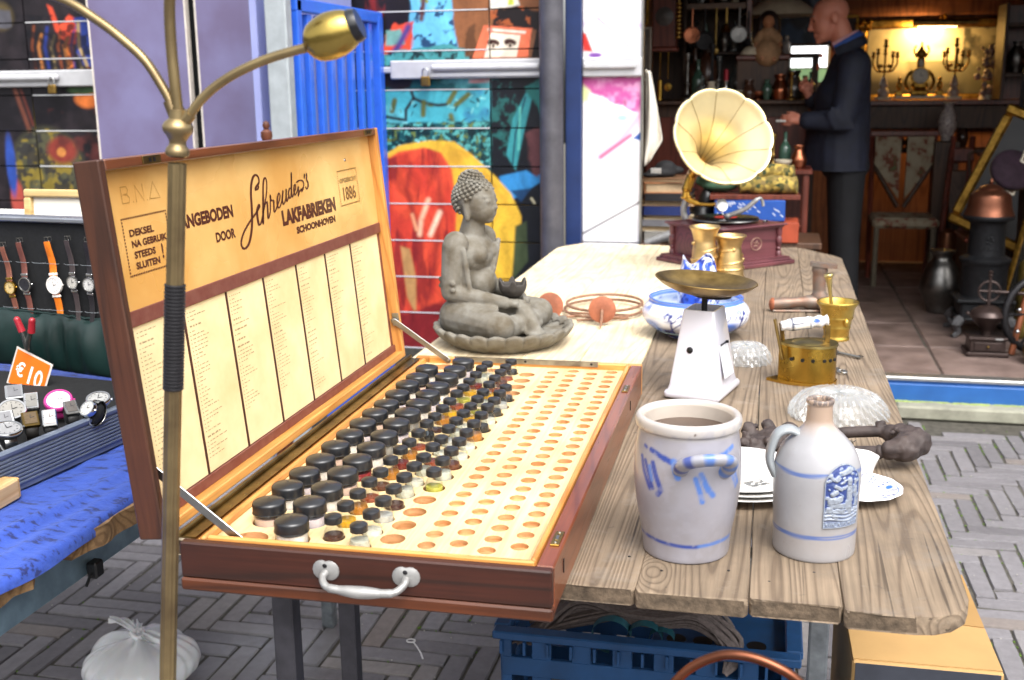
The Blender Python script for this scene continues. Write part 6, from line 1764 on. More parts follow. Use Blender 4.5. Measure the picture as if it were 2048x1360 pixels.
g = G(); g.tube([(-0.02, 0.0, 0.145), (-0.055, -0.05, 0.083)], 0.0028, 8); g.lathe([(0.006, -0.003), (0.006, 0.003)], 12, (-0.02, 0, 0.148), axis=(1, 0, 0), cap0=True, cap1=True); g.build("stay", STEEL, t)
satin = M("dark_satin", "#122624", 0.32, 0, 0.3, 9, 0.1, coat=0.1)
def pocket(u, w):
    x = -CW + 0.012 + u * (CW - 0.024)
    fold = math.sin(x * 95 + 2.5 * math.sin(x * 17)) * 0.5 + math.sin(x * 47 + 1.2 + 2 * w) * 0.5
    env = math.sin(math.pi * min(1, w * 1.02)) ** 0.5
    sag = 0.02 * math.sin(x * 31 + 0.5) * w
    return (x, -0.006 - 0.024 * env * (0.75 + 0.35 * fold) + 0.002, 0.065 + 0.137 * w - 0.006 * fold * (w > 0.95) + 0.006 * math.sin(x * 9))
g = G(); g.grid(200, 26, pocket); g.build("satin_pocket", satin, t, smooth=180)
g = G(); g.tube([(-CW + 0.012 + (CW - 0.024) * i / 60, -0.004, 0.2025 + 0.006 * math.sin((-CW + 0.012 + (CW - 0.024) * i / 60) * 9) + 0.0015 * math.sin(i * 3)) for i in range(61)], 0.003, 8); g.build("elastic_edge", satin, t)
CM = Matrix.Translation((-1.262, 2.25, 0.8045)) @ Matrix.Rotation(R(-6.5), 4, 'Z')

WG = "wristwatches shown in the case"
def watch_mats(strap, dial, bez):
    return (M("strap_" + strap, strap, 0.5, 0, 0.15, 80, 0.2), M("dial_" + dial, dial, 0.3, 0, 0.1, 60), bez)
GOLDY = M("gold_bezel", "#c9a24c", 0.22, 1.0, 0.05, 30); PINKB = M("pink_bezel", "#b0307c", 0.35, 0, 0.1, 30, coat=0.3); WHITEB = M("white_bezel", "#e4dfd8", 0.25, 0, 0.1, 120, coat=0.4)
def dial_parts(g_t, r, md, mb, square=None):
    g = G()
    if square:
        g.box((0, 0, 0.003), (square[0], square[1], 0.008), bev=0.0015); c = g.build("watch_body", mb, g_t)
        g = G(); g.box((0, 0, 0.0073), (square[0] * 0.72, square[1] * 0.78, 0.0006)); d = g.build("dial", md, g_t)
    else:
        g.lathe([(0.0001, -0.002), (r * 0.9, -0.002), (r, 0.001), (r, 0.005), (r * 0.93, 0.0078), (r * 0.8, 0.0078), (r * 0.78, 0.0066)], 32); g.box((r + 0.001, 0, 0.003), (0.004, 0.004, 0.004), bev=0.001); c = g.build("watch_body", mb, g_t)
        g = G(); g.lathe([(0.0001, 0.0067), (r * 0.79, 0.0066)], 32); d = g.build("dial", md, g_t)
    g = G(); q = (square[1] * 0.36) if square else r * 0.68
    for i in range(12):
        a = i * math.pi / 6; k = 0.8 if square else 1
        g.T = Matrix.Rotation(a, 4, 'Z'); g.box((q * 0.92 * (k if square else 1), 0, 0.0072), (q * 0.14, 0.0009, 0.0004)); g.T = None
    g.box((q * 0.25, 0.001, 0.0076), (q * 0.55, 0.0011, 0.0004), rz=0.3); g.box((0.0, q * 0.3, 0.0078), (0.0009, q * 0.7, 0.0004))
    g.build("hands", M("hand_black", "#26262a", 0.4), d, smooth=0)
def strap_ribbon(path, w, m, nm, parent, links=False):
    g = G()
    P = [Vector(p) for p in path]; n = len(P); th = 0.0028
    vs = []
    for i in range(n):
        tn = (P[min(i + 1, n - 1)] - P[max(i - 1, 0)]).normalized(); up = Vector((1, 0, 0)).cross(tn).normalized()
        wi = (w[0] + (w[1] - w[0]) * i / (n - 1)) / 2
        k = 0.0009 if (links and i % 2) else 0
        for sx, so in ((-1, 0), (-0.8, 1), (0.8, 1), (1, 0), (0.8, -1), (-0.8, -1)):
            vs.append(P[i] + Vector((sx * wi, 0, 0)) + up * (so * th / 2 * (1 - k * 500)))
    g._add(vs, [(i * 6 + j, i * 6 + (j + 1) % 6, (i + 1) * 6 + (j + 1) % 6, (i + 1) * 6 + j) for i in range(n - 1) for j in range(6)] + [tuple(range(6))[::-1], tuple((n - 1) * 6 + j for j in range(6))])
    return g.build(nm, m, parent)
def hang_watch(x, zc, lab, strap, dial, bez, r, w, lean, size=1.0, links=False):
    ms, md, mb = watch_mats(strap, dial, bez)
    q = CM @ Vector((x, -0.004, zc))
    t = thing("wristwatch", lab, "watch", q, group=WG, rot=(R(90), R(lean), R(-6.5)))
    dial_parts(t, r, md, mb)
    up = [(0.0, r * 0.9 + i * 0.0092, 0.003 - 0.004 * math.sin(i * 0.5)) for i in range(10)]
    dn = [(0.0, -r * 0.9 - i * 0.0105, 0.003 - 0.004 * math.sin(i * 0.45)) for i in range(12)]
    s = strap_ribbon(up, (w, w * 0.86), ms, "strap", t, links); strap_ribbon(dn, (w, w * 0.75), ms, "strap", t, links)
    g = G(); y = up[-1][1]; g.tube([(-w * 0.5, y, 0), (w * 0.5, y, 0), (w * 0.5, y + 0.010, 0), (-w * 0.5, y + 0.010, 0)], 0.0013, 6, closed=True); g.tube([(0, y, 0), (0, y + 0.010, 0.001)], 0.001, 6); g.build("buckle", CHROME, s)
    for yy in (r + 0.005, -r - 0.005):
        g = G(); g.box((0, yy * 0.96, 0.002), (w * 1.12, 0.006, 0.005), bev=0.001); g.build("lug", mb, t)
hang_watch(-0.492, 0.262, "gold wristwatch on a chestnut strap, at the left end of the hanging row", "#7a4a3a", "#c9b07a", GOLDY, 0.017, 0.017, -6)
hang_watch(-0.447, 0.272, "silver wristwatch with dark dial on a reddish brown leather strap", "#6e4036", "#2a2a2e", CHROME, 0.0185, 0.018, -3)
hang_watch(-0.362, 0.274, "bright orange wristwatch with jewelled white dial, hanging in the case lid", "#e0761a", "#e8e2dc", WHITEB, 0.022, 0.021, -4, links=True)
hang_watch(-0.308, 0.283, "small silver wristwatch on a dark grey brown strap, right of the orange watch", "#3d3434", "#b8b4ac", CHROME, 0.0165, 0.016, -3)
hang_watch(-0.262, 0.280, "silver wristwatch on a black strap half hidden by the sample case lid", "#221f22", "#c2c0bc", CHROME, 0.018, 0.016, 2)
g = G()
for x in (-0.50, -0.447, -0.40, -0.362, -0.308, -0.262, -0.2):
    for z in (0.215, 0.325): g.tube([(x - 0.02, -0.008, z + 0.0008), (x - 0.012, -0.012, z), (x + 0.012, -0.012, z), (x + 0.02, -0.008, z)], 0.0007, 5)
g.build("elastic_loops", M("clear_thread", "#6f7478", 0.4), bpy.data.objects["watch_case"], smooth=0)

def lying_watch(x, y, lab, strap, dial, bez, r, rz, square=None, tilt=38, roll=0, w=0.018, links=False):
    ms, md, mb = watch_mats(strap, dial, bez) if isinstance(strap, str) else (strap, M("dial_" + dial, dial, 0.3, 0, 0.1, 60), bez)
    t = thing("wristwatch", lab, "watch", (x, y, 0.902), group=WG, rot=(R(tilt - 10), R(roll), -rz * 0.75)); t.scale = (1.2,) * 3
    dial_parts(t, r, md, mb, square)
    ry, rz_ = 0.022, 0.016
    loop = [(0, ry * math.sin(a) * -1, -rz_ + 0.003 + rz_ * math.cos(a)) for a in [2 * math.pi * i / 28 for i in range(29)]]
    strap_ribbon(loop[3:26], (w, w), ms, "strap", t, links)
    g = G(); g.ball((0, 0, -rz_ + 0.001), (0.012, ry * 0.9, rz_ * 0.8), 12, 8); g.build("cushion", cloth_b, t)
SILV = M("silver_links", "#b9b8b4", 0.25, 1.0, 0.15, 120, 0.1)
lying_watch(-1.532, 1.985, "silver edged square wristwatch on a black strap at the back left of the case", "#141416", "#6f6f72", CHROME, 0.02, R(-50), (0.03, 0.034), 40)
lying_watch(-1.452, 1.93, "silver rectangular wristwatch left of the pink one", "#17171a", "#7b7974", CHROME, 0.02, R(-48), (0.024, 0.036), 45)
lying_watch(-1.400, 1.945, "pink wristwatch with large white dial lying in the case", "#a3286f", "#e6e2e4", PINKB, 0.024, R(-40), None, 44, w=0.02)
lying_watch(-1.341, 1.900, "tonneau shaped grey wristwatch right of the pink one", "#1a1a1c", "#57524e", STEEL, 0.02, R(-60), (0.022, 0.034), 35)
lying_watch(-1.322, 1.965, "large silver wristwatch at the right end beside the case stay", "#17171a", "#9c9c9a", CHROME, 0.021, R(-30), None, 30)
lying_watch(-1.303, 1.905, "chrome beaded bracelet watch against the ridged case wall", SILV, "#c9c7c2", CHROME, 0.015, R(20), None, 60, w=0.016, links=True)
lying_watch(-1.449, 1.865, "round silver wristwatch with white dial near the left edge", SILV, "#8d8a84", CHROME, 0.023, R(-55), None, 45, links=True)
lying_watch(-1.425, 1.810, "silver bracelet watch cut by the left edge, behind the oval one", SILV, "#77777a", CHROME, 0.022, R(-60), (0.028, 0.03), 50, links=True)
lying_watch(-1.372, 1.815, "dark gold wristwatch with brown dial beside the white one", "#1d1a18", "#5a4a34", M("dark_gold", "#6b5832", 0.35, 1, 0.2, 60), 0.02, R(-55), (0.026, 0.032), 40)
lying_watch(-1.341, 1.830, "small white rectangular wristwatch on a black strap near the ridged wall", "#141416", "#b9afab", CHROME, 0.02, R(-48), (0.022, 0.034), 45)
lying_watch(-1.372, 1.745, "flat oval silver watch nearest the viewer in the case", SILV, "#8f8f90", CHROME, 0.024, R(-70), None, 25, links=True)

# ---- price tag and clip
tg = thing("price_tag", "orange card reading €10 in white, hung tilted on the green satin", "price tag", (-1.652, 2.2, 0.885), rot=(R(84), R(21), R(-6)))
g = G(); g.box((0, 0, 0), (0.104, 0.094, 0.0012), bev=0.0004); g.build("sleeve", M("tag_sleeve", "#cfc9c2", 0.12, 0, 0.05, 20, coat=0.5), tg)
g = G(); g.box((0, 0, 0.0011), (0.094, 0.085, 0.0012)); g.build("card", M("tag_orange", "#e2711d", 0.2, 0, 0.06, 30, coat=0.6), tg)
for (b, x, y, s) in (("€", -0.037, -0.016, 0.046), ("10", -0.008, -0.022, 0.06)):
    me = text_mesh(b, s, 0.001); me.transform(Matrix.Diagonal((0.78, 1, 1, 1))); me.materials.clear(); me.materials.append(M("tag_white", "#f2efe9", 0.4)); link("lettering", me, tg, (x, y, 0.0022))
tc = thing("spring_clip", "small metal clip with red grips holding the orange price tag", "clip", (-1.634, 2.19, 0.98), rz=R(-6))
for s in (-1, 1):
    g = G(); g.tube(catmull([(-0.01, 0, -0.035), (s * 0.006 - 0.006, -0.004, -0.01), (s * 0.016, -0.008, 0.018)], 5), 0.0055, 10); g.build("jaw", STEEL, tc)
    g = G(); g.tube([(s * 0.013, -0.007, 0.008), (s * 0.021, -0.010, 0.036)], [0.0085, 0.0075], 12); g.ball((s * 0.021, -0.010, 0.036), 0.0075, 10, 8); g.build("grip", M("red_grip", "#9e2530", 0.3, 0, 0.1, 30, coat=0.3), tc)

# ---- framed mount behind the case, white board, pine block
t = thing("framed_mount", "pale gold picture frame with blank white mount behind the watch case", "frame", (-1.835, 2.62, 0.806), rot=(R(-6), 0, R(-2)))
fg = wood("pale_gold_frame", "#cdb07a", "#a98b52", 0, 40, 0.4, coat=0.2, bump=0.1)
for (c, s) in (((0, 0, 0.45), (0.25, 0.022, 0.022)), ((-0.114, 0, 0.225), (0.022, 0.022, 0.428)), ((0.114, 0, 0.225), (0.022, 0.022, 0.428)), ((0, 0, 0.011), (0.206, 0.022, 0.022))):
    g = G(); g.box(c, s, bev=0.004); g.build("frame_rail", fg, t)
g = G(); g.box((0, 0.006, 0.23), (0.206, 0.004, 0.416)); g.build("mount", M("mount_white", "#e9e3d4", 0.7, 0, 0.03, 10), t)
g = G(); g.box((0, 0.003, 0.23), (0.168, 0.003, 0.36), bev=0.001); g.build("print", M("print_white", "#f0ebdf", 0.6, 0, 0.03, 10), t)
g = G(); g.box((0, 0, 0.2), (0.3, 0.012, 0.4), bev=0.002)
tag(g.build("white_board", M("board_white", "#eceae4", 0.5, 0, 0.03, 8), loc=(-2.08, 2.68, 0.806), rot=(R(-5), 0, 0)), "plain white board standing left of the pale gold frame", "board")
t = thing("pine_block", "pale pine wood block lying at the left end of the velvet", "block", (-1.375, 1.52, 0.807), rz=R(2))
g = G(); g.box((0, 0.0, 0.019), (0.17, 0.28, 0.038), bev=0.003); g.build("timber", wood("pine", "#d9b684", "#c39a64", 1, 40, 0.6, bump=0.15), t)
g = G(); g.box((0.055, 0.143, 0.019), (0.055, 0.008, 0.0375), bev=0.002); g.build("end_piece", wood("pine_end", "#cfa56c", "#a87e48", 2, 90, 0.7, bump=0.3), t)

# ================================================================== BRASS FLOOR LAMP
LY = 1.15
t = thing("floor_lamp", "tall brass floor lamp with three flexible arms and ribbed black grip", "lamp", (0, LY, 0))
lb = M("lamp_brass", "#94825e", 0.38, 0.9, 0.2, 12, 0.05, hue2="#74634a")
def lx(z): return -0.7139 + (z - 0.80) * 0.1055
def fluted(r, h, a, i): return r * (1 + 0.05 * math.cos(a * 10)), h
axis = Vector((0.1055, 0, 1)).normalized()
g = G(); g.lathe([(0.0001, 0.0), (0.14, 0.0), (0.145, 0.01), (0.12, 0.024), (0.03, 0.035), (0.015, 0.06), (0.0105, 0.08)], 40, (lx(0), 0, 0)); g.build("base", lb, t)
g = G(); g.lathe([(0.0098, 0.07), (0.0098, 1.448)], 60, (lx(0), 0, 0), axis=axis, wob=fluted); g.build("pole", lb, t)
g = G(); pr = []
n = 30; z0, z1 = 1.178, 1.304
for i in range(n):
    z = z0 + (z1 - z0) * i / n; d = (z1 - z0) / n
    pr += [(0.0108, z), (0.0120, z + d * 0.2), (0.0120, z + d * 0.7), (0.0108, z + d * 0.9)]
k = 1 / axis.z
g.lathe([(r, h * k) for r, h in pr], 24, (lx(0), 0, 0), axis=axis); g.build("grip", M("black_rubber", "#1c1b1e", 0.45, 0, 0.1, 40), t)
jz = 1.447
g = G(); g.lathe([(0.0098, 0.0), (0.0128, 0.002), (0.0135, 0.006), (0.012, 0.010), (0.0095, 0.013), (0.0092, 0.017), (0.0115, 0.022), (0.0155, 0.027), (0.0168, 0.030), (0.0168, 0.034), (0.0145, 0.038), (0.010, 0.042), (0.0095, 0.052), (0.0001, 0.053)], 32, (lx(jz), 0, jz), axis=axis); g.build("junction", lb, t)
def gooseneck(pts, r, nm="flexible_arm"):
    P = catmull(pts, 14); out = [P[0]]; 
    # resample evenly and give the spiral its ribs
    acc = 0; step = 0.0021
    for a, b in zip(P[:-1], P[1:]):
        L_ = (b - a).length; d = step - acc
        while d <= L_: out.append(a.lerp(b, d / L_)); d += step
        acc = (acc + L_) % step
    g = G(); g.tube(out, [r * (1.0 if i % 2 else 0.84) for i in range(len(out))], 12); return g.build(nm, lb, t, smooth=60)
gooseneck([(-0.6475, 0, 1.505), (-0.657, 0, 1.523), (-0.676, 0, 1.552), (-0.704, 0, 1.577), (-0.732, 0, 1.597), (-0.767, 0, 1.617), (-0.82, 0, 1.632), (-0.87, 0, 1.63)], 0.0058)
gooseneck([(-0.6405, 0, 1.495), (-0.641, -0.002, 1.53), (-0.6405, -0.004, 1.575), (-0.636, -0.008, 1.615), (-0.62, -0.02, 1.66), (-0.59, -0.04, 1.69)], 0.0066)
gooseneck([(-0.627, 0, 1.492), (-0.617, 0, 1.504), (-0.598, 0, 1.520), (-0.570, 0, 1.536), (-0.534, 0, 1.550), (-0.499, 0, 1.559), (-0.484, 0, 1.562)], 0.0056)
for (a, b) in (((-0.643, 0, 1.487), (-0.650, 0, 1.508)), ((-0.6405, 0, 1.487), (-0.6405, 0, 1.500)), ((-0.635, 0, 1.484), (-0.6255, 0, 1.4945))):
    g = G(); g.tube([a, b], 0.0072, 14); g.build("collar", lb, t)
hp = M("lamp_head_brass", "#a8914e", 0.24, 1.0, 0.15, 20, 0.08)
def head(c, d, onlyone=True):
    g = G(); g.lathe(smooth_prof([(0.0055, -0.028), (0.010, -0.026), (0.019, -0.019), (0.0235, -0.006), (0.0243, 0.006), (0.022, 0.018), (0.0185, 0.026), (0.0175, 0.026), (0.021, 0.016), (0.022, 0.0), (0.0001, -0.022)], 5), 40, c, axis=d); sh_ = g.build("lamp_shade", hp, t)
    g = G(); g.lathe([(0.0178, 0.022), (0.0182, 0.030), (0.016, 0.036), (0.0001, 0.036)], 32, c, axis=d); g.build("socket", M("lamp_socket", "#121318", 0.3, 0, 0.1, 20, coat=0.3), sh_)
head((-0.4595, 0, 1.5725), Vector((0.87, 0.1, 0.34)))
head((-0.90, 0, 1.618), Vector((-0.8, 0.0, -0.6))); head((-0.566, -0.055, 1.70), Vector((0.8, -0.5, 0.1)))

# ================================================================== PLASTIC BAG
bagm = M("thin_white_plastic", "#eceef0", 0.28, 0, 0.05, 9, 1.0, 16, coat=0.6, alpha=0.84, sub=0.2)
t = thing("plastic_bag", "knotted white plastic bag of rubbish on the bricks beside the lamp", "bag", (-1.565, 2.40, 0.003)); t.scale = (0.88, 0.88, 1.0)
def bagf(r, h, a, i):
    f = h / 0.16
    k = 1 + 0.06 * mnoise.noise((math.cos(a) * 2.2, math.sin(a) * 2.2, h * 9)) + (0.09 * math.sin(a * 17 + 3 * math.sin(a * 3)) * max(0, f - 0.3)) + 0.03 * mnoise.noise((math.cos(a) * 7, math.sin(a) * 7, h * 25))
    return r * k, h * (1 + 0.05 * math.sin(a * 5))
g = G(); g.lathe(smooth_prof([(0.0001, 0.0), (0.10, 0.0), (0.155, 0.03), (0.165, 0.06), (0.15, 0.088), (0.11, 0.112), (0.06, 0.124), (0.02, 0.128), (0.011, 0.137), (0.014, 0.145), (0.0001, 0.147)], 6), 150, wob=bagf); g.build("sack", bagm, t, smooth=60)
g = G(); g.tube([(0.018 * math.cos(a), 0.018 * math.sin(a) - 0.002, 0.137 + 0.006 * math.sin(a * 2)) for a in [2 * math.pi * i / 14 for i in range(14)]], 0.0075, 8, closed=True); g.build("knot", bagm, t)
for (d, l, up) in (((-0.9, -0.25), 0.085, 0.05), ((0.95, -0.2), 0.11, -0.005), ((-0.5, 0.6), 0.05, 0.02)):
    def ear(u, w):
        s = w; wd = 0.006 + 0.03 * math.sin(math.pi * min(1, s * 0.75 + 0.05)) * (1 - 0.4 * s)
        x = d[0] * l * s + (-d[1]) * (u - 0.5) * wd * 1.6; y = d[1] * l * s + d[0] * (u - 0.5) * wd * 1.6
        return (x, y, 0.14 + up * s * (1.6 - s * 0.8) + 0.007 * math.sin(u * 12 + s * 5))
    g = G(); g.grid(14, 16, ear); g.build("tied_handle", bagm, t, smooth=180)
# ================================================================== UNDER THE TABLE
crate_m = M("crate_blue", "#1b4470", 0.45, 0, 0.12, 12, 0.05, hue2="#163a60")
X0, X1, Y0, Y1, ZT = -0.515, 0.075, 2.10, 2.50, 0.405
t = thing("plastic_crate", "blue plastic crate with square holes under the market table", "crate", ((X0 + X1) / 2, (Y0 + Y1) / 2, 0.002))
cx, cy = (X0 + X1) / 2, (Y0 + Y1) / 2
hw, hd = (X1 - X0) / 2, (Y1 - Y0) / 2
def lattice(n, ln, place, nm):
    """wall with rows of square openings"""
    g = G()
    def bx(u0, u1, z0, z1, th=0.012):
        c, s = place((u0 + u1) / 2, (z0 + z1) / 2, u1 - u0, z1 - z0, th); g.box(c, s, bev=0.0015)
    zs = [0.0, 0.06, 0.11, 0.17, 0.215, 0.27, 0.31, 0.352, ZT - 0.002]
    for i in range(0, len(zs) - 1, 2): bx(-ln, ln, zs[i], zs[i + 1])
    w = 2 * ln / n
    for i in range(1, len(zs) - 1, 2):
        for k in range(n + 1):
            u = -ln + k * w; a, b = max(-ln, u - w * 0.24), min(ln, u + w * 0.24)
            bx(a, b, zs[i] - 0.001, zs[i + 1] + 0.001, 0.0105)
    return g.build(nm, crate_m, t)
lattice(7, hw, lambda u, z, w, h, th: ((u, -hd, z), (w, th, h)), "wall"); lattice(7, hw, lambda u, z, w, h, th: ((u, hd, z), (w, th, h)), "wall")
lattice(5, hd - 0.006, lambda u, z, w, h, th: ((-hw, u, z), (th, w, h)), "wall"); lattice(5, hd - 0.006, lambda u, z, w, h, th: ((hw, u, z), (th, w, h)), "wall")
g = G()
for (c, s) in (((0, -hd - 0.004, ZT), (2 * hw + 0.034, 0.034, 0.018)), ((0, hd + 0.004, ZT), (2 * hw + 0.034, 0.034, 0.018)), ((-hw - 0.004, 0, ZT + 0.0005), (0.034, 2 * hd - 0.028, 0.018)), ((hw + 0.004, 0, ZT + 0.0005), (0.034, 2 * hd - 0.028, 0.018))): g.box(c, s, bev=0.003)
for k in range(13): g.box((-hw + k * 2 * hw / 12, -hd - 0.009, 0.376), (0.006, 0.012, 0.03), bev=0.001)
g.build("rim", crate_m, t)
g = G(); g.box((0, 0, 0.008), (2 * hw - 0.014, 2 * hd - 0.014, 0.012)); g.build("floor", crate_m, t)
shelf = G(); shelf.box((0.15, 0.0, 0.375), (0.28, 0.3, 0.008), bev=0.002); so = shelf.build("ledge", crate_m, t)
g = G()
for k in range(4): g.lathe([(0.0001, 0.0005), (0.02, 0.0004), (0.021, -0.001)], 20, (0.06 + k * 0.055, -0.11, 0.3795))  # flat black discs, the dark of round holes put in as colour
g.build("dark_hole_disc", BLACK, so)
# bundles of elastic straps
strap_m = M("grey_brown_strap", "#5d5350", 0.7, 0, 0.3, 120, 0.3)
rr = random.Random(12)
sb = thing("strap_bundle", "tangled bundle of grey brown elastic straps lying in the blue crate", "straps", (cx - 0.035, cy - 0.105, 0.355))
for k in range(46):
    o = rr.uniform(-1, 1); h = rr.uniform(0, 1)
    if k < 30:
        pts = [(-0.20 + rr.uniform(-0.02, 0.02), -0.03 + o * 0.05, 0.012 + h * 0.02), (-0.12, 0.04 + o * 0.035, 0.045 + h * 0.045), (-0.02, 0.01 + o * 0.025, 0.05 + h * 0.03), (0.06, -0.01 + o * 0.025, 0.055 + h * 0.03), (0.14, 0.0 + o * 0.045, 0.06 + h * 0.04), (0.215 + rr.uniform(-0.02, 0.015), -0.03 + o * 0.05, 0.025 + h * 0.03), (0.20, -0.08 + o * 0.03, 0.012)]
    else:
        pts = [(-0.24 + rr.uniform(-0.02, 0.02), -0.06 + o * 0.03, 0.02), (-0.16, -0.03 + o * 0.02, 0.03 + h * 0.02), (-0.06, -0.005 + o * 0.02, 0.045 + h * 0.03), (0.03, 0.02 + o * 0.02, 0.065 + h * 0.02)]
    g = G(); g.tube(catmull(pts, 6), 0.0058, 6, flat=0.4); g.build("strap", strap_m, sb, smooth=50)
tealm = M("teal_tape", "#1d5360", 0.5, 0, 0.15, 60, 0.1)
tb = thing("tape_loops", "teal tape rolled in loose loops in front of the elastic straps", "tape", (cx - 0.02, cy - 0.155, 0.40))
for (x, r_, t0, t1) in ((-0.05, 0.034, -0.9, 4.6), (0.02, 0.03, -0.6, 3.9), (0.055, 0.022, 0.2, 3.4)):
    g = G()
    def loop(u, w): 
        a = t0 + (t1 - t0) * u; k = r_ * (1 + 0.12 * u)
        return (x + k * math.cos(a) * 1.15, -0.012 + 0.028 * w, k * math.sin(a))
    g.grid(30, 2, loop); 
    o = g.build("loop", tealm, tb, smooth=180)
# cardboard box
kraft = M("kraft_card", "#ad8a58", 0.75, 0, 0.07, 7, 0.1, 90)
t = thing("cardboard_box", "brown cardboard box with dark slate front beside the table corner", "box", (0.328, 2.36, 0.002), rz=R(1))
g = G(); g.box((0, 0, 0.2), (0.282, 0.46, 0.4), bev=0.004); g.build("carton", kraft, t)
g = G(); g.prism([(-0.139, -0.222), (0.139, -0.222), (0.139, -0.045), (-0.139, -0.012)], 0.0025, Matrix.Translation((0, 0, 0.4002))); g.build("flap", kraft, t)
g = G(); g.prism([(-0.139, -0.006), (0.139, -0.039), (0.139, 0.224), (-0.139, 0.224)], 0.0022, Matrix.Translation((0, 0, 0.4002))); g.build("flap", M("kraft_card_b", "#9c7a4a", 0.75, 0, 0.07, 7, 0.1, 90), t)
g = G(); g.box((0, -0.2315, 0.2), (0.27, 0.002, 0.394)); g.build("slate_print", M("slate_print", "#33363f", 0.6, 0, 0.15, 20), t)
g = G(); g.box((-0.02, 0.08, 0.4034), (0.05, 0.28, 0.0006)); g.build("tape", M("brown_tape", "#a8803f", 0.3, 0, 0.1, 20, coat=0.3), t)
# copper kettle whose hoop handle rises into view
cop = M("brown_copper", "#744836", 0.35, 1.0, 0.2, 20, 0.08)
t = thing("copper_kettle", "arched brown copper kettle handle at the bottom edge below the table", "kettle", (-0.012, 1.2, 0.62))
g = G(); g.tube(catmull([(-0.088, 0, 0.13), (-0.092, 0.004, 0.185), (-0.068, 0.006, 0.228), (-0.035, 0.004, 0.254), (-0.004, 0, 0.263), (0.032, -0.003, 0.257), (0.066, -0.004, 0.236), (0.094, -0.004, 0.185), (0.09, 0, 0.13)], 7), 0.0058, 14); g.build("handle", cop, t)
g = G(); g.lathe(smooth_prof([(0.0001, 0.0), (0.085, 0.0), (0.1, 0.02), (0.1, 0.07), (0.08, 0.115), (0.045, 0.13), (0.04, 0.135), (0.0001, 0.14)], 5), 40); g.build("body", cop, t)
g = G(); g.tube(catmull([(0.09, 0, 0.05), (0.13, 0, 0.08), (0.15, 0, 0.12)], 5), [0.02] * 3 + [0.012] * 8, 12); g.build("spout", cop, t)
t = thing("stool", "small wooden stool below the view carrying the copper kettle", "stool", (-0.012, 1.2, 0.0))
g = G(); g.lathe([(0.0001, 0.59), (0.15, 0.59), (0.155, 0.6), (0.15, 0.6195), (0.0001, 0.6195)], 32); g.build("seat", rough, t)
for a in (0.5, 2.6, 4.7):
    g = G(); g.tube([(0.09 * math.cos(a), 0.09 * math.sin(a), 0.59), (0.14 * math.cos(a), 0.14 * math.sin(a), 0.001)], 0.014, 10); g.build("leg", rough, t)
# cable tie
g = G(); g.tube([(-0.02, 0.045, 0.004), (0.0, 0.02, 0.003), (0.02, -0.01, 0.003), (0.035, -0.04, 0.003)], 0.0022, 6, flat=0.5); g.tube([(-0.028 + 0.012 * math.cos(a), 0.05 + 0.01 * math.sin(a), 0.004) for a in [2 * math.pi * i / 10 for i in range(10)]], 0.002, 6, closed=True)
tag(g.build("cable_tie", M("white_plastic", "#d6d4d2", 0.4), loc=(-0.91, 2.70, 0.002)), "thin white cable tie lying on the bricks under the case", "cable tie")
# ================================================================== INSIDE THE ANTIQUE SHOP
darkw = wood("dark_oak", "#553a28", "#382417", 2, 35, 0.5, bump=0.15)
redw = wood("red_mahogany", "#75382a", "#4f241a", 2, 35, 0.35, coat=0.3, bump=0.1)
gilt = M("gilt", "#a57f38", 0.35, 0.9, 0.25, 30, 0.25, hue2="#7a5a24")
copper = M("copper", "#a8674a", 0.3, 1.0, 0.15, 20, 0.05)
pewter = M("pewter", "#7d7b78", 0.35, 1.0, 0.15, 30, 0.05)
greeng = M("green_glass", "#3c5a4c", 0.08, 0, 0.1, 10, coat=0.8); brownp = M("brown_glaze", "#4a3024", 0.25, 0, 0.2, 20, coat=0.4)
cream = M("cream_ware", "#cfc4ac", 0.3, 0, 0.1, 20, coat=0.3); smoky = clear_glass("smoky_glass", (0.6, 0.65, 0.63), 0.05, 1.6, 0.12)
def turned(name, label, cat, loc, prof, mt, part="body", seg=24, group=None, smooth=True, n=4):
    t = thing(name, label, cat, loc, rng_scale(0, 6), group)
    g = G(); g.lathe(smooth_prof(prof, n) if smooth else prof, seg); g.build(part, mt, t); return t
def boxes(name, label, cat, loc, parts, rz=0.0, group=None):
    t = thing(name, label, cat, loc, rz, group)
    for (nm, c, s, m, b) in parts:
        g = G(); g.box(c, s, bev=b); g.build(nm, m, t)
    return t

# ---- bench with books, cloths and a wrapped box behind the gramophone
boxes("bench", "low dark wooden bench carrying books just inside the shop", "bench", (-0.27, 5.66, FLOOR), [("top", (0, 0, 0.592), (1.02, 0.40, 0.03), darkw, 0.004)] + [("leg", (sx * 0.46, sy * 0.16, 0.289), (0.05, 0.05, 0.574), darkw, 0.004) for sx in (-1, 1) for sy in (-1, 1)])
zb = FLOOR + 0.608
books = [("#8f8c86", 0.042, 0.30, 0.0, "pale grey box file at the bottom of the left book stack"), ("#a99a80", 0.024, 0.27, 2, "thin tan book above the grey box file"), ("#6f6e72", 0.03, 0.25, -3, "grey book in the lower left book stack"), ("#b9a88a", 0.022, 0.24, 1, "cream paged book under the navy book"),
         ("#1c2a5c", 0.042, 0.26, -2, "navy blue book in the middle of the left stack"), ("#b08d63", 0.026, 0.25, 3, "tan book lying on the navy blue book"), ("#1a1a1e", 0.034, 0.28, -1, "black book between two tan books"), ("#a6704a", 0.05, 0.21, 4, "thick orange brown book near the top of the stack"), ("#7a5a40", 0.02, 0.25, -7, "thin brown book slanting on top of the left stack")]
pagem = M("book_pages", "#b59d7c", 0.8, 0, 0.1, 90, 0.2)
z = zb
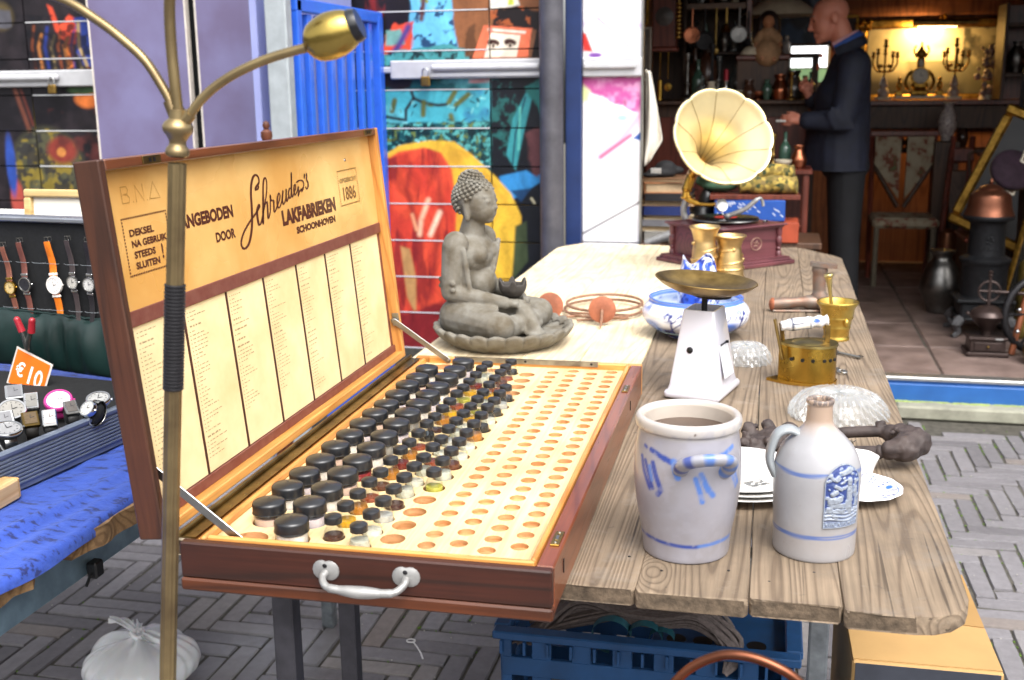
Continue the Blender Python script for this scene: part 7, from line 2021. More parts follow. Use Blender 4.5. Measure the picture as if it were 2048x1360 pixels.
for (c, h, w, a, lb) in books:
    t = thing("book", lb, "book", (-0.50 + rng_scale(-0.02, 0.02), 5.60, z), R(a + (90 if c in ("#1c2a5c", "#1a1a1e", "#6f6e72", "#8f8c86") else 0)), group="books stacked on the bench")
    m = M("cover_" + c, c, 0.5, 0, 0.15, 30, 0.05)
    g = G(); g.box((0, 0, 0.0015), (w, 0.22, 0.005)); g.box((0, 0, h - 0.0025), (w, 0.22, 0.005)); g.box((-w / 2 + 0.002, 0, h / 2), (0.004, 0.22, h - 0.008)); g.build("cover", m, t)
    g = G(); g.box((0.004, 0, h / 2 - 0.0005), (w - 0.012, 0.205, h - 0.0085)); g.build("pages", pagem if c not in ("#8f8c86",) else m, t)
    z += h + 0.001
pr = [('b', (0, 0, 0.02), (0.075, 0.07, 0.03)), ('b', (0.02, 0, 0.045), (0.05, 0.055, 0.035)), ('b', (-0.05, -0.05, 0.012), (0.05, 0.04, 0.010)), ('b', (0.07, 0.02, 0.03), (0.04, 0.03, 0.02))]
t = thing("cap", "crumpled black cap with white printed badge on top of the books", "cap", (-0.53, 5.58, z))
blob("crown", pr, 0.008, M("black_cotton", "#1b1b1d", 0.8, 0, 0.3, 40, 0.2), t, smooth=2)
g = G(); g.box((-0.02, -0.072, 0.032), (0.05, 0.003, 0.028), M3=Matrix.Rotation(R(20), 4, 'X')); g.build("badge", M("badge_white", "#d4d2cc", 0.6), t)
boxes("wrapped_box", "blue box with white dashes lying behind the gramophone", "box", (-0.10, 5.56, zb + 0.10), [("carton", (0, 0, 0.05), (0.33, 0.2, 0.10), M("royal_blue_paper", "#274f9c", 0.4, 0, 0.08, 20), 0.004)])
g = G(); rr = random.Random(8)
for i in range(26): 
    x, zz = rr.uniform(-0.15, 0.15), rr.uniform(0.012, 0.088); M3 = Matrix.Rotation(0.7, 4, 'Y'); g.box((x, -0.1008, zz), (0.018, 0.0012, 0.004), M3=M3)
g.build("white_dashes", M("dash_white", "#d5d9e2", 0.5), bpy.data.objects["wrapped_box"], smooth=0)
boxes("box", "brick red flat box under the blue dashed box", "box", (-0.08, 5.56, zb), [("carton", (0, 0, 0.048), (0.42, 0.22, 0.096), M("brick_red_card", "#9c4328", 0.6, 0, 0.15, 20), 0.003)])
boxes("board", "thin reddish brown board lying on the blue dashed box", "board", (-0.08, 5.56, zb + 0.202), [("plank", (0, 0, 0.011), (0.42, 0.2, 0.022), redw, 0.002)], R(2))
t = thing("rug_roll", "rolled yellow and green patterned rug on the board behind the gramophone horn", "rug", (-0.02, 5.58, zb + 0.226))
rugm, nt, bs = new_mat("patterned_rug")
v = _coords(nt); nz = nt.nodes.new("ShaderNodeTexVoronoi"); nz.inputs["Scale"].default_value = 55; nt.links.new(v, nz.inputs["Vector"])
nt.links.new(_ramp(nt, nz.outputs["Color"], [(0.2, hx("#2f3a22")), (0.45, hx("#8a7430")), (0.6, hx("#6b5a34")), (0.8, hx("#b39a4a"))]), bs.inputs["Base Color"]); bs.inputs["Roughness"].default_value = 0.9; _bump(nt, bs, _noise(nt, v, 160, 3), 0.5, 0.003)
g = G()
for (y, zz, r_, l) in ((-0.05, 0.042, 0.042, 0.135), (0.04, 0.04, 0.04, 0.13), (-0.005, 0.1, 0.036, 0.12)):
    g.tube([(-l + 2 * l * i / 12, y + 0.004 * math.sin(i * 1.3), zz + 0.004 * math.sin(i)) for i in range(13)], [r_ * (1 + 0.05 * math.sin(i * 2.1)) for i in range(13)], 16)
g.build("roll", rugm, t)
pr = [('b', (0, 0, 0.03), (0.09, 0.08, 0.03)), ('b', (-0.06, 0.02, 0.05), (0.06, 0.06, 0.03)), ('b', (-0.05, -0.03, 0.075), (0.05, 0.04, 0.03))]
t = thing("green_cloth", "folded dark green cloth behind the gramophone elbow", "cloth", (-0.25, 5.60, zb + 0.226)); blob("folds", pr, 0.008, M("dark_green_cloth", "#2f4a36", 0.85, 0, 0.3, 30, 0.2), t, smooth=3)
t = thing("black_bag", "shiny black bag slumped between the books and the blue box", "bag", (-0.325, 5.58, zb)); blob("sack", [('b', (0, 0, 0.09), (0.06, 0.07, 0.09)), ('b', (0.02, 0, 0.18), (0.04, 0.05, 0.07))], 0.009, M("black_sheet", "#121214", 0.3, 0, 0.2, 30, 0.4), t, smooth=2)
t = thing("silver_tube", "silver grey tapered tube lying beside the gramophone box", "tube", (-0.56, 5.2, 0.80))
g = G(); g.lathe([(0.018, 0), (0.02, 0.05), (0.03, 0.26), (0.033, 0.27), (0.03, 0.275)], 24, axis=(0.86, -0.1, 0.32), cap0=True, cap1=True); g.build("cone", silver, t)
g = G(); g.box((0.0, 0.0, -0.31), (0.05, 0.05, 0.62), bev=0.004); g.build("stand", darkw, t)

# ---- hanging white cloth at the pillar
def hang(u, w):
    wd = 0.02 + 0.085 * w if w < 0.75 else 0.085 - 0.24 * (w - 0.75)
    return (u * wd, 0.018 * math.sin(u * 7 + w * 4), -0.44 * w + 0.03 * u * (w - 0.3))
t = thing("hanging_cloth", "white cloth hanging from the edge of the white shutter", "cloth", (-0.585, 5.32, 1.585))
g = G(); g.grid(16, 30, hang); o = g.build("fabric", M("white_linen", "#d8d2c6", 0.85, 0, 0.06, 30, 0.1), t, smooth=180)
sm = o.modifiers.new("th", 'SOLIDIFY'); sm.thickness = 0.002

# ---- left side: clock, frames, shelves
def frame_thing(name, label, loc, w, h, fm, inner, bw=0.03, rz=0.0, rot=None, nm="picture"):
    t = thing(name, label, "picture frame", loc, rz, rot=rot)
    for (c, s) in (((0, 0, h - bw / 2), (w, 0.03, bw)), ((0, 0, bw / 2), (w, 0.03, bw)), ((-w / 2 + bw / 2, 0, h / 2), (bw, 0.03, h - 2 * bw - 0.001)), ((w / 2 - bw / 2, 0, h / 2), (bw, 0.03, h - 2 * bw - 0.001))):
        g = G(); g.box(c, s, bev=bw * 0.22); g.build("frame_rail", fm, t)
    g = G(); g.box((0, 0.004, h / 2), (w - 2 * bw + 0.002, 0.012, h - 2 * bw + 0.002)); g.build(nm, inner, t); return t
frame_thing("framed_picture", "narrow gilt frame high on the left shop wall", (-0.775, 6.9, 1.86), 0.06, 0.3, gilt, M("dark_picture", "#3a2a24", 0.5, 0, 0.4, 12), 0.014)
frame_thing("framed_picture", "narrow pale grey frame below the gilt one on the left shop wall", (-0.765, 6.9, 1.54), 0.075, 0.31, M("pale_frame", "#a39a8c", 0.6), M("grey_print", "#6d6862", 0.6, 0, 0.3, 12), 0.014)
t = thing("wall_clock", "dark wooden wall clock with brass weights and pendulum", "clock", (-0.66, 6.95, 1.42))
g = G(); g.box((0, 0.06, 0.46), (0.15, 0.1, 0.30), bev=0.008); g.box((0, 0.05, 0.625), (0.18, 0.12, 0.03), bev=0.006); g.box((0, 0.05, 0.30), (0.17, 0.11, 0.025), bev=0.006); g.build("case", redw, t)
g = G(); g.lathe([(0.0001, 0.004), (0.05, 0.003), (0.055, 0)], 28, (0, 0.008, 0.49), axis=(0, -1, 0)); g.build("dial", M("clock_dial_grey", "#4e4a48", 0.4, 0, 0.3, 40), t)
for (x, zl, nm) in ((-0.02, 0.05, "weight"), (0.028, 0.08, "pendulum")):
    g = G(); g.tube([(x, 0.01, 0.29), (x, 0.01, zl + 0.05)], 0.003, 6)
    if nm == "weight": g.lathe([(0.0001, 0), (0.016, 0.002), (0.016, 0.12), (0.0001, 0.125)], 16, (x, 0.01, 0.0))
    else: g.lathe([(0.0001, 0.004), (0.022, 0.003), (0.024, 0)], 20, (x, 0.006, zl), axis=(0, -1, 0))
    g.build(nm, BRASS_BRIGHT, t)
t = thing("twisted_column", "string of shiny brass beads hanging right of the wall clock", "ornament", (-0.575, 6.95, 1.79))
g = G()
for i in range(9): g.ball((0, 0, 0.024 * i), (0.02, 0.016, 0.013), 12, 8)
g.tube([(0, 0, 0), (0, 0, 0.35)], 0.005, 8); g.build("beads", BRASS, t)

CZ = 1.42
boxes("cupboard", "dark wooden cupboard with shelves full of antiques at the left of the shop", "cupboard", (-0.29, 7.25, FLOOR),
      [("carcass", (0, 0.05, 0.615), (0.98, 0.5, 1.22), darkw, 0.006), ("top", (0, 0.0, 1.238), (1.02, 0.62, 0.024), darkw, 0.004), ("back", (-0.12, 0.28, 1.80), (0.74, 0.02, 1.1), darkw, 0.002), ("side", (-0.27, 0.15, 1.80), (0.02, 0.24, 1.1), darkw, 0.002), ("side", (0.12, 0.05, 1.80), (0.03, 0.42, 1.1), redw, 0.002),
       ("shelf", (-0.075, 0.05, 1.80), (0.35, 0.42, 0.035), M("pale_shelf", "#6f5d50", 0.5), 0.004), ("shelf", (-0.075, 0.12, 1.53), (0.36, 0.28, 0.015), darkw, 0.002)]
      + [("door", (sx * 0.245, -0.21, 0.6), (0.46, 0.02, 1.1), redw, 0.004) for sx in (-1, 1)])
CAND = [(0.0001, 0), (0.035, 0), (0.034, 0.01), (0.012, 0.02), (0.009, 0.05), (0.014, 0.06), (0.008, 0.075), (0.008, 0.14), (0.013, 0.15), (0.016, 0.17), (0.012, 0.172), (0.0001, 0.165)]
def scaled(p, k, kr=1.0): return [(max(0.0001, r * k * kr), h * k) for r, h in p]
BOTT = [(0.0001, 0), (0.03, 0), (0.032, 0.01), (0.032, 0.09), (0.02, 0.12), (0.01, 0.14), (0.01, 0.18), (0.013, 0.185), (0.0001, 0.185)]
VASE = [(0.0001, 0), (0.025, 0), (0.03, 0.02), (0.045, 0.07), (0.035, 0.12), (0.02, 0.15), (0.028, 0.17), (0.0001, 0.165)]
JUGP = [(0.0001, 0), (0.04, 0), (0.05, 0.03), (0.052, 0.06), (0.035, 0.1), (0.028, 0.12), (0.036, 0.14), (0.03, 0.14), (0.0001, 0.05)]
BOWL = [(0.0001, 0), (0.025, 0), (0.028, 0.01), (0.06, 0.04), (0.066, 0.06), (0.06, 0.06), (0.0001, 0.02)]
items = [("candlestick", "tall pewter candlestick at the left of the cupboard top", "candlestick", (-0.52, 7.0), scaled(CAND, 1.6, 0.7), pewter), ("bottle", "dark green bottle near the pewter candlestick", "bottle", (-0.46, 7.05), scaled(BOTT, 1.3), greeng),
         ("vase", "tall dark vase in front of the cupboard back", "vase", (-0.41, 7.12), scaled(VASE, 1.9, 0.8), brownp), ("candlestick", "slim dark candlestick left of the red candle", "candlestick", (-0.375, 7.0), scaled(CAND, 1.9, 0.6), IRON),
         ("goblet", "tall grey glass goblet on the cupboard top", "goblet", (-0.335, 7.08), scaled(CAND, 1.5, 0.8), smoky), ("bowl", "small pale bowl right of the red candle", "bowl", (-0.21, 6.99), scaled(BOWL, 0.9), cream), ("bowl", "reddish bowl beside the copper jug", "bowl", (-0.10, 6.98), scaled(BOWL, 0.8), copper),
         ("copper_jug", "copper jug in front of the dark chest", "jug", (0.025, 6.98), scaled(JUGP, 1.0), copper), ("dark_jug", "dark pewter jug right of the copper jug", "jug", (0.10, 7.0), scaled(JUGP, 1.15), pewter), ("goblet", "small brass goblet at the right end of the cupboard top", "goblet", (0.165, 6.97), scaled(CAND, 0.8, 1.2), BRASS_OLD),
         ("bottle", "brown stoneware bottle at the back of the cupboard", "bottle", (-0.485, 7.15), scaled(BOTT, 1.7), brownp), ("vase", "smoky glass vase beside the wooden upright", "vase", (-0.235, 7.15), scaled(VASE, 1.2), smoky)]
for (n_, lb, ct, (x, y), p_, m_) in items: turned(n_, lb, ct, (x, y, CZ + 0.0005), p_, m_)
sz = FLOOR + 1.8185
for i, (x, p_, m_, n_, lb) in enumerate([(-0.46, scaled(BOTT, 0.9), smoky, "bottle", "clear bottle at the left of the upper shelf"), (-0.40, scaled(VASE, 0.9), brownp, "vase", "brown vase on the upper shelf"), (-0.33, scaled(JUGP, 0.9), pewter, "jug", "pewter jug on the upper shelf"), (-0.26, scaled(VASE, 0.8), cream, "vase", "cream vase at the right of the upper shelf")]):
    turned(n_, lb, n_, (x, 7.2, sz), p_, m_)
sz = FLOOR + 1.538
for i, (x, p_, m_, n_, lb) in enumerate([(-0.49, scaled(CAND, 1.1, 0.8), IRON, "candlestick", "iron candlestick on the lower cupboard shelf"), (-0.43, scaled(BOTT, 0.9), greeng, "bottle", "green bottle on the lower cupboard shelf"), (-0.37, scaled(CAND, 1.2, 0.7), BRASS_OLD, "candlestick", "aged brass candlestick on the lower cupboard shelf"), (-0.315, scaled(VASE, 0.9), pewter, "vase", "pewter vase on the lower cupboard shelf"), (-0.255, scaled(BOTT, 1.0), smoky, "bottle", "tall clear bottle by the wooden upright")]):
    turned(n_, lb, n_, (x, 7.22, sz), p_, m_)
turned("candle_holder", "silver candle holder carrying a red candle", "candle holder", (-0.288, 6.93, CZ + 0.0005), [(0.0001, 0), (0.036, 0), (0.034, 0.012), (0.014, 0.02), (0.011, 0.05), (0.018, 0.058), (0.012, 0.07), (0.012, 0.10), (0.017, 0.112), (0.0001, 0.11)], CHROME)
g = G(); g.lathe([(0.0001, 0), (0.0125, 0), (0.0125, 0.062), (0.009, 0.066), (0.0001, 0.067)], 18); g.tube([(0, 0, 0.066), (0.001, 0, 0.074)], 0.001, 5)
tag(g.build("candle", M("red_wax", "#a3182e", 0.4, 0, 0.05, 30, sub=0.2), loc=(-0.288, 6.93, CZ + 0.112)), "short red candle in the silver holder on the cupboard", "candle")
boxes("chest", "small dark chest that the doll sits on", "chest", (-0.08, 7.12, CZ + 0.0005), [("body", (0, 0, 0.115), (0.30, 0.22, 0.23), darkw, 0.005), ("lid", (0, -0.004, 0.245), (0.315, 0.235, 0.028), redw, 0.006)])
dz = CZ + 0.26
t = thing("glass_lamp", "small white glass cone lamp with thin chimney left of the doll", "lamp", (-0.155, 7.03, dz)); g = G(); g.lathe([(0.0001, 0), (0.062, 0.002), (0.05, 0.025), (0.012, 0.07), (0.0001, 0.072)], 24); g.build("shade", cream, t); g = G(); g.lathe([(0.01, 0.065), (0.009, 0.13), (0.0001, 0.131)], 14); g.build("chimney", smoky, t)
# doll
t = thing("doll", "dark haired doll in a tan dress sitting on the dark chest", "doll", (-0.055, 7.06, dz))
skin_d = M("doll_skin", "#b9825f", 0.4, 0, 0.06, 20)
blob("body", [('b', (0, -0.01, 0.19), (0.036, 0.038, 0.042)), ('l', (0, 0, 0.15), 0.014, (0, 0, 0.12), 0.03), ('l', (0, 0, 0.12), 0.04, (0, 0, 0.03), 0.045), ('l', (-0.04, 0, 0.12), 0.015, (-0.07, -0.04, 0.06), 0.012), ('l', (0.04, 0, 0.12), 0.015, (0.07, -0.04, 0.06), 0.012), ('b', (-0.072, -0.045, 0.055), 0.013), ('b', (0.072, -0.045, 0.055), 0.013), ('l', (-0.025, -0.02, 0.02), 0.02, (-0.03, -0.10, -0.02), 0.014), ('l', (0.025, -0.02, 0.02), 0.02, (0.04, -0.1, -0.03), 0.014), ('b', (0, -0.048, 0.188), 0.006)], 0.006, skin_d, t, smooth=3)
blob("dress", [('l', (0, 0, 0.13), 0.042, (0, 0, 0.08), 0.04), ('l', (0, -0.01, 0.07), 0.05, (0, -0.03, 0.01), 0.082), ('l', (-0.04, 0, 0.125), 0.024, (-0.062, -0.025, 0.085), 0.024), ('l', (0.04, 0, 0.125), 0.024, (0.062, -0.025, 0.085), 0.024)], 0.007, M("tan_dress", "#b08a66", 0.8, 0, 0.15, 40, 0.2), t, smooth=2)
blob("hair", [('b', (0, 0.012, 0.205), (0.056, 0.045, 0.052)), ('l', (-0.044, 0.005, 0.2), 0.024, (-0.05, 0.005, 0.12), 0.022), ('l', (0.044, 0.005, 0.2), 0.024, (0.05, 0.005, 0.12), 0.022)], 0.006, M("dark_hair", "#24140f", 0.6, 0, 0.3, 60, 0.3), t, smooth=1)
g = G(); g.lathe([(0.24, 0.0), (0.22, 0.02), (0.12, 0.09), (0.04, 0.11), (0.035, 0.11), (0.115, 0.085), (0.215, 0.015), (0.24, 0.0)], 40)
t = thing("pendant_shade", "wide white lamp shade hanging over the doll", "lamp shade", (0.01, 7.3, 1.915)); g.build("shade", cream, t); g = G(); g.tube([(0, 0, 0.1), (0, 0, 0.78)], 0.006, 8); g.build("rod", IRON, t)
# blue picture, white figurine and bright window behind
def paint_blue(P):
    q = Paint(P, hx("#3d5a84")); q.blotch(hx("#1c2b44"), 6, 3, 0.45, 0.58, 1); q.blotch(hx("#8fa6bc"), 8, 4, 0.55, 0.66, 0.9); q.ell((0.02, 0.14), (0.09, 0.12), hx("#2b2630"), 0.3); return q.c
t = frame_thing("framed_picture", "blue abstract picture on the back wall behind the doll", (0.14, 8.9, 1.78), 0.56, 0.42, darkw, M("dark_picture", "#3a2a24", 0.5), 0.02)
g = G(); g.grid(70, 50, lambda u, w: (-0.26 + 0.52 * u, -0.003, 0.022 + 0.376 * w)); me = g.mesh("canvas", print_mat, 0); vcol(me, paint_blue(np.array(g.v)[:, [0, 2]] - np.array([0, 0.1]))); link("canvas", me, t)
t = thing("back_window", "bright rear window of the shop showing green outside", "window", (0.235, 8.985, 1.50))
g = G(); g.box((0, 0, 0.155), (0.30, 0.03, 0.34), bev=0.004); g.build("frame", M("window_frame_grey", "#9a9890", 0.5), t)
g = G(); g.box((0, -0.017, 0.215), (0.262, 0.006, 0.18)); g.build("pane", M("window_white", "#ffffff", 0.3, emit="#f4f8fa", estr=1.3), t)
g = G(); g.box((0, -0.017, 0.07), (0.262, 0.006, 0.10)); g.build("pane", M("window_green", "#86a878", 0.3, emit="#86a878", estr=0.35, hue2="#5f8a92", var=0.3, scale=9), t)
g = G(); g.box((0, -0.019, 0.1225), (0.27, 0.012, 0.01)); g.build("glazing_bar", M("window_frame_grey", "#9a9890", 0.5), t)
turned("white_figurine", "small white figurine beside the bright rear window", "figurine", (0.06, 8.6, 1.72), [(0.0001, 0), (0.03, 0.002), (0.03, 0.02), (0.022, 0.05), (0.03, 0.08), (0.012, 0.095), (0.016, 0.11), (0.014, 0.125), (0.0001, 0.13)], whitech)
boxes("side_table", "tall dark side table under the white figurine", "table", (0.1, 8.6, FLOOR), [("top", (0, 0, 1.534), (0.4, 0.3, 0.03), darkw, 0.004)] + [("leg", (sx * 0.17, sy * 0.12, 0.759), (0.04, 0.04, 1.518), darkw, 0.003) for sx in (-1, 1) for sy in (-1, 1)])
pr = [('l', (-0.1, 0, 0.1), 0.03, (0.02, 0, 0.14), 0.04), ('l', (0.02, 0, 0.14), 0.04, (0.1, 0, 0.06), 0.035), ('b', (0.02, 0, 0.05), (0.09, 0.07, 0.06))]
t = thing("brown_cloth", "crumpled brown cloth in front of the man", "cloth", (0.06, 7.1, CZ + 0.0005)); blob("folds", [('b', (0, 0, 0.025), (0.08, 0.06, 0.03)), ('b', (0.05, 0, 0.05), (0.05, 0.05, 0.04))], 0.008, M("brown_fabric", "#5b4436", 0.85, 0, 0.2, 30), t, smooth=2)

# ---- right side: gilt painting, clock garniture on a console, chairs
def paint_land(P):
    q = Paint(P, hx("#8d8466")); z, x = P[:, 1], P[:, 0]
    q.lay(np.clip((0.24 - z) / 0.1, 0, 1), hx("#3a3626")); q.blotch(hx("#5d5a44"), 5, 6, 0.5, 0.62, 0.9, z < 0.34); q.blotch(hx("#b7ab8a"), 4, 7, 0.5, 0.66, 0.7, z > 0.3)
    q.poly([(0.18, 0.40), (0.38, 0.46), (0.5, 0.44), (0.5, 0.2), (0.3, 0.24)], hx("#56503e"), 0.06, jit=0.1, jscale=9); q.blotch(hx("#2c2a1f"), 9, 8, 0.55, 0.62, 0.9, x > 0.15); return q.c
t = frame_thing("painting", "large landscape painting in an ornate gilt frame lit from above", (1.16, 8.95, 1.36), 1.16, 0.60, gilt, M("dark_picture", "#3a2a24", 0.5), 0.065)
g = G(); g.grid(110, 60, lambda u, w: (-0.51 + 1.02 * u, -0.006, 0.068 + 0.462 * w)); me = g.mesh("canvas", print_mat, 0); vcol(me, paint_land(np.array(g.v)[:, [0, 2]])); link("canvas", me, t)
rr = random.Random(2)
for (cx_, cz_) in ((-0.55, 0.57), (0.55, 0.57), (-0.55, 0.03), (0.55, 0.03), (0, 0.58)):
    g = G()
    for k in range(12): g.ball((cx_ + rr.uniform(-0.05, 0.05), -0.018 + rr.uniform(-0.01, 0.01), cz_ + rr.uniform(-0.04, 0.04)), rr.uniform(0.012, 0.022), 8, 6)
    g.build("corner_ornament", gilt, t)
t = thing("picture_light", "brass picture light glowing above the gilt painting", "lamp", (1.08, 8.9, 1.90))
g = G(); g.lathe([(0.0001, -0.14), (0.026, -0.14), (0.026, 0.30), (0.0001, 0.30)], 20, (0, -0.10, 0.025), axis=(1, 0, -0.02)); g.build("hood", BRASS_OLD, t)
g = G(); g.tube([(0.06, 0.03, 0.05), (0.06, -0.03, 0.075), (0.06, -0.08, 0.04)], 0.006, 8); g.build("arm", BRASS_OLD, t)
g = G(); g.tube([(-0.10, -0.088, 0.0), (0.16, -0.088, -0.003)], 0.008, 8); g.build("bulb", M("warm_bulb", "#ffd58a", 0.4, emit="#ffc46a", estr=10.0), t)
pl = bpy.data.lights.new("picture_lamp", 'AREA'); pl.shape = 'RECTANGLE'; pl.size = 0.24; pl.size_y = 0.03; pl.energy = 7.0; pl.color = (1.0, 0.62, 0.24)
po = bpy.data.objects.new("picture_lamp", pl); COL.objects.link(po); po.location = (1.05, 8.80, 1.885); po.rotation_euler = (R(42), 0, 0)
boxes("console_table", "dark console table under the gilt painting", "table", (1.2, 8.66, FLOOR), [("top", (0, 0, 1.20), (1.3, 0.36, 0.035), redw, 0.005), ("apron", (0, 0.02, 1.10), (1.2, 0.28, 0.16), darkw, 0.004), ("shelf", (0, 0.05, 0.86), (1.2, 0.25, 0.03), darkw, 0.004)] + [("leg", (sx * 0.58, sy * 0.12, 0.5), (0.05, 0.05, 1.0), darkw, 0.004) for sx in (-1, 1) for sy in (-1, 1)])
KZ = FLOOR + 1.2185
t = thing("mantel_clock", "gilt mantel clock with white dial between two candelabra", "clock", (0.985, 8.56, KZ))
g = G(); g.box((0, 0, 0.02), (0.34, 0.12, 0.02), bev=0.004); g.build("base", cream, t)
g = G(); g.box((0, 0, 0.05), (0.13, 0.08, 0.04), bev=0.012); g.box((0, 0, 0.10), (0.11, 0.07, 0.06), bev=0.02); g.lathe([(0.0001, 0), (0.062, 0), (0.062, 0.06), (0.0001, 0.06)], 28, (0, -0.03, 0.165), axis=(0, 1, 0)); g.box((0, 0, 0.25), (0.05, 0.05, 0.09), bev=0.012); g.ball((0, 0, 0.315), (0.035, 0.03, 0.035), 14, 10); g.lathe(smooth_prof([(0.02, 0.34), (0.012, 0.36), (0.006, 0.37), (0.009, 0.38), (0.002, 0.40)], 3), 12)
for s in (-1, 1):
    g.tube(catmull([(s * 0.05, 0, 0.2), (s * 0.08, 0, 0.17), (s * 0.095, 0, 0.12), (s * 0.07, 0, 0.07)], 4), 0.012, 8); g.tube(catmull([(s * 0.03, 0, 0.29), (s * 0.05, 0, 0.34), (s * 0.035, 0, 0.37)], 4), 0.007, 8); g.ball((s * 0.135, 0, 0.10), (0.02, 0.02, 0.035), 10, 8); g.ball((s * 0.135, 0, 0.145), 0.014, 8, 6); g.box((s * 0.135, 0, 0.045), (0.05, 0.06, 0.04), bev=0.006)
g.build("gilt_case", gilt, t)
g = G(); g.lathe([(0.0001, 0.006), (0.05, 0.004), (0.053, 0)], 28, (0, -0.031, 0.165), axis=(0, -1, 0)); d = g.build("dial", M("clock_dial_white", "#ddd6c6", 0.35, 0, 0.05, 30), t)
g = G()
for i in range(12): g.box((0.041 * math.cos(i * math.pi / 6), -0.0375, 0.165 + 0.041 * math.sin(i * math.pi / 6)), (0.005, 0.001, 0.005))
g.box((0.012, -0.038, 0.165), (0.026, 0.001, 0.003)); g.box((0, -0.038, 0.178), (0.003, 0.001, 0.03)); g.build("hands", BLACK, d, smooth=0)
g = G(); g.ball((0, -0.026, 0.25), (0.018, 0.006, 0.035), 10, 8); g.build("enamel_plaque", cream, t)
def candelabrum(x, lab):
    t = thing("candelabrum", lab, "candelabrum", (x, 8.56, KZ), rng_scale(0, 0.4), "candelabra on the console")
    g = G(); g.box((0, 0, 0.012), (0.10, 0.08, 0.02), bev=0.004); g.build("base", cream, t)
    g = G(); g.lathe(smooth_prof([(0.0001, 0.022), (0.035, 0.024), (0.038, 0.06), (0.02, 0.09), (0.03, 0.1), (0.012, 0.16), (0.0001, 0.17)], 4), 20); g.build("porcelain_stem", M("pink_porcelain", "#b8a294", 0.25, 0, 0.1, 20, coat=0.4), t)
    g = G(); g.tube([(0, 0, 0.16), (0, 0, 0.36)], 0.008, 8)
    g.lathe([(0.012, 0.36), (0.02, 0.375), (0.012, 0.38), (0.014, 0.42), (0.0001, 0.42)], 12)
    for k in range(5):
        a = k * 2 * math.pi / 5; cx_, cy_ = math.cos(a), math.sin(a); zt = 0.29 + 0.02 * (k % 2)
        g.tube(catmull([(0, 0, 0.2), (cx_ * 0.05, cy_ * 0.05, 0.2), (cx_ * 0.085, cy_ * 0.085, 0.25), (cx_ * 0.085, cy_ * 0.085, zt)], 4), 0.007, 8)
        g.lathe([(0.008, 0), (0.019, 0.012), (0.012, 0.016), (0.013, 0.045), (0.0001, 0.045)], 12, (cx_ * 0.085, cy_ * 0.085, zt)); g.ball((cx_ * 0.045, cy_ * 0.045, 0.235), 0.014, 8, 6)
    g.build("gilt_branches", gilt, t)
candelabrum(0.745, "gilt candelabrum left of the mantel clock"); candelabrum(1.215, "gilt candelabrum right of the mantel clock")
t = thing("flower_figure", "pale porcelain flower group at the right end of the console", "figurine", (1.44, 8.56, KZ)); rr = random.Random(6)
g = G()
for k in range(60): h = rr.random(); g.ball((rr.gauss(0, 0.035) + 0.03 * math.sin(h * 9), rr.gauss(0, 0.03), 0.02 + 0.34 * h), rr.uniform(0.012, 0.026), 8, 6)
g.build("blossoms", M("pale_pink_porcelain", "#a18a7e", 0.35, 0, 0.25, 30, coat=0.3), t); g = G(); g.lathe([(0.0001, 0), (0.06, 0), (0.05, 0.03), (0.0001, 0.03)], 20); g.build("base", cream, t)
SZ = FLOOR + 0.8755
for (x, m_, lab, p_) in ((0.86, M("dark_teapot", "#4b4038", 0.3, 0, 0.2, 20, coat=0.4), "dark brown teapot on the console shelf", JUGP), (0.97, BRASS_OLD, "brass teapot right of the brown teapot", JUGP)):
    t = turned("teapot", lab, "teapot", (x, 8.6, SZ), scaled(p_, 1.0), m_)
    t.rotation_euler = (0, 0, 0)
    g = G(); g.tube(catmull([(0.045, 0, 0.1), (0.085, 0, 0.1), (0.085, 0, 0.04), (0.048, 0, 0.03)], 4), 0.006, 8); g.build("handle", m_, t)
    g = G(); g.tube(catmull([(-0.045, 0, 0.04), (-0.075, 0, 0.07), (-0.085, 0, 0.115)], 4), [0.012] * 4 + [0.007] * 5, 8); g.ball((0, 0, 0.15), 0.014, 8, 6); g.build("spout", m_, t)
turned("flower_vase", "white flowered vase standing behind the leaning frame", "vase", (1.14, 8.2, 1.12), scaled(VASE, 1.5, 0.9), M("white_flowered", "#b5aca4", 0.3, 0, 0.3, 60, hue2="#7d6f72"))
boxes("pedestal", "dark pedestal under the white flowered vase", "pedestal", (1.14, 8.2, FLOOR), [("column", (0, 0, 0.474), (0.16, 0.16, 0.948), darkw, 0.004)])
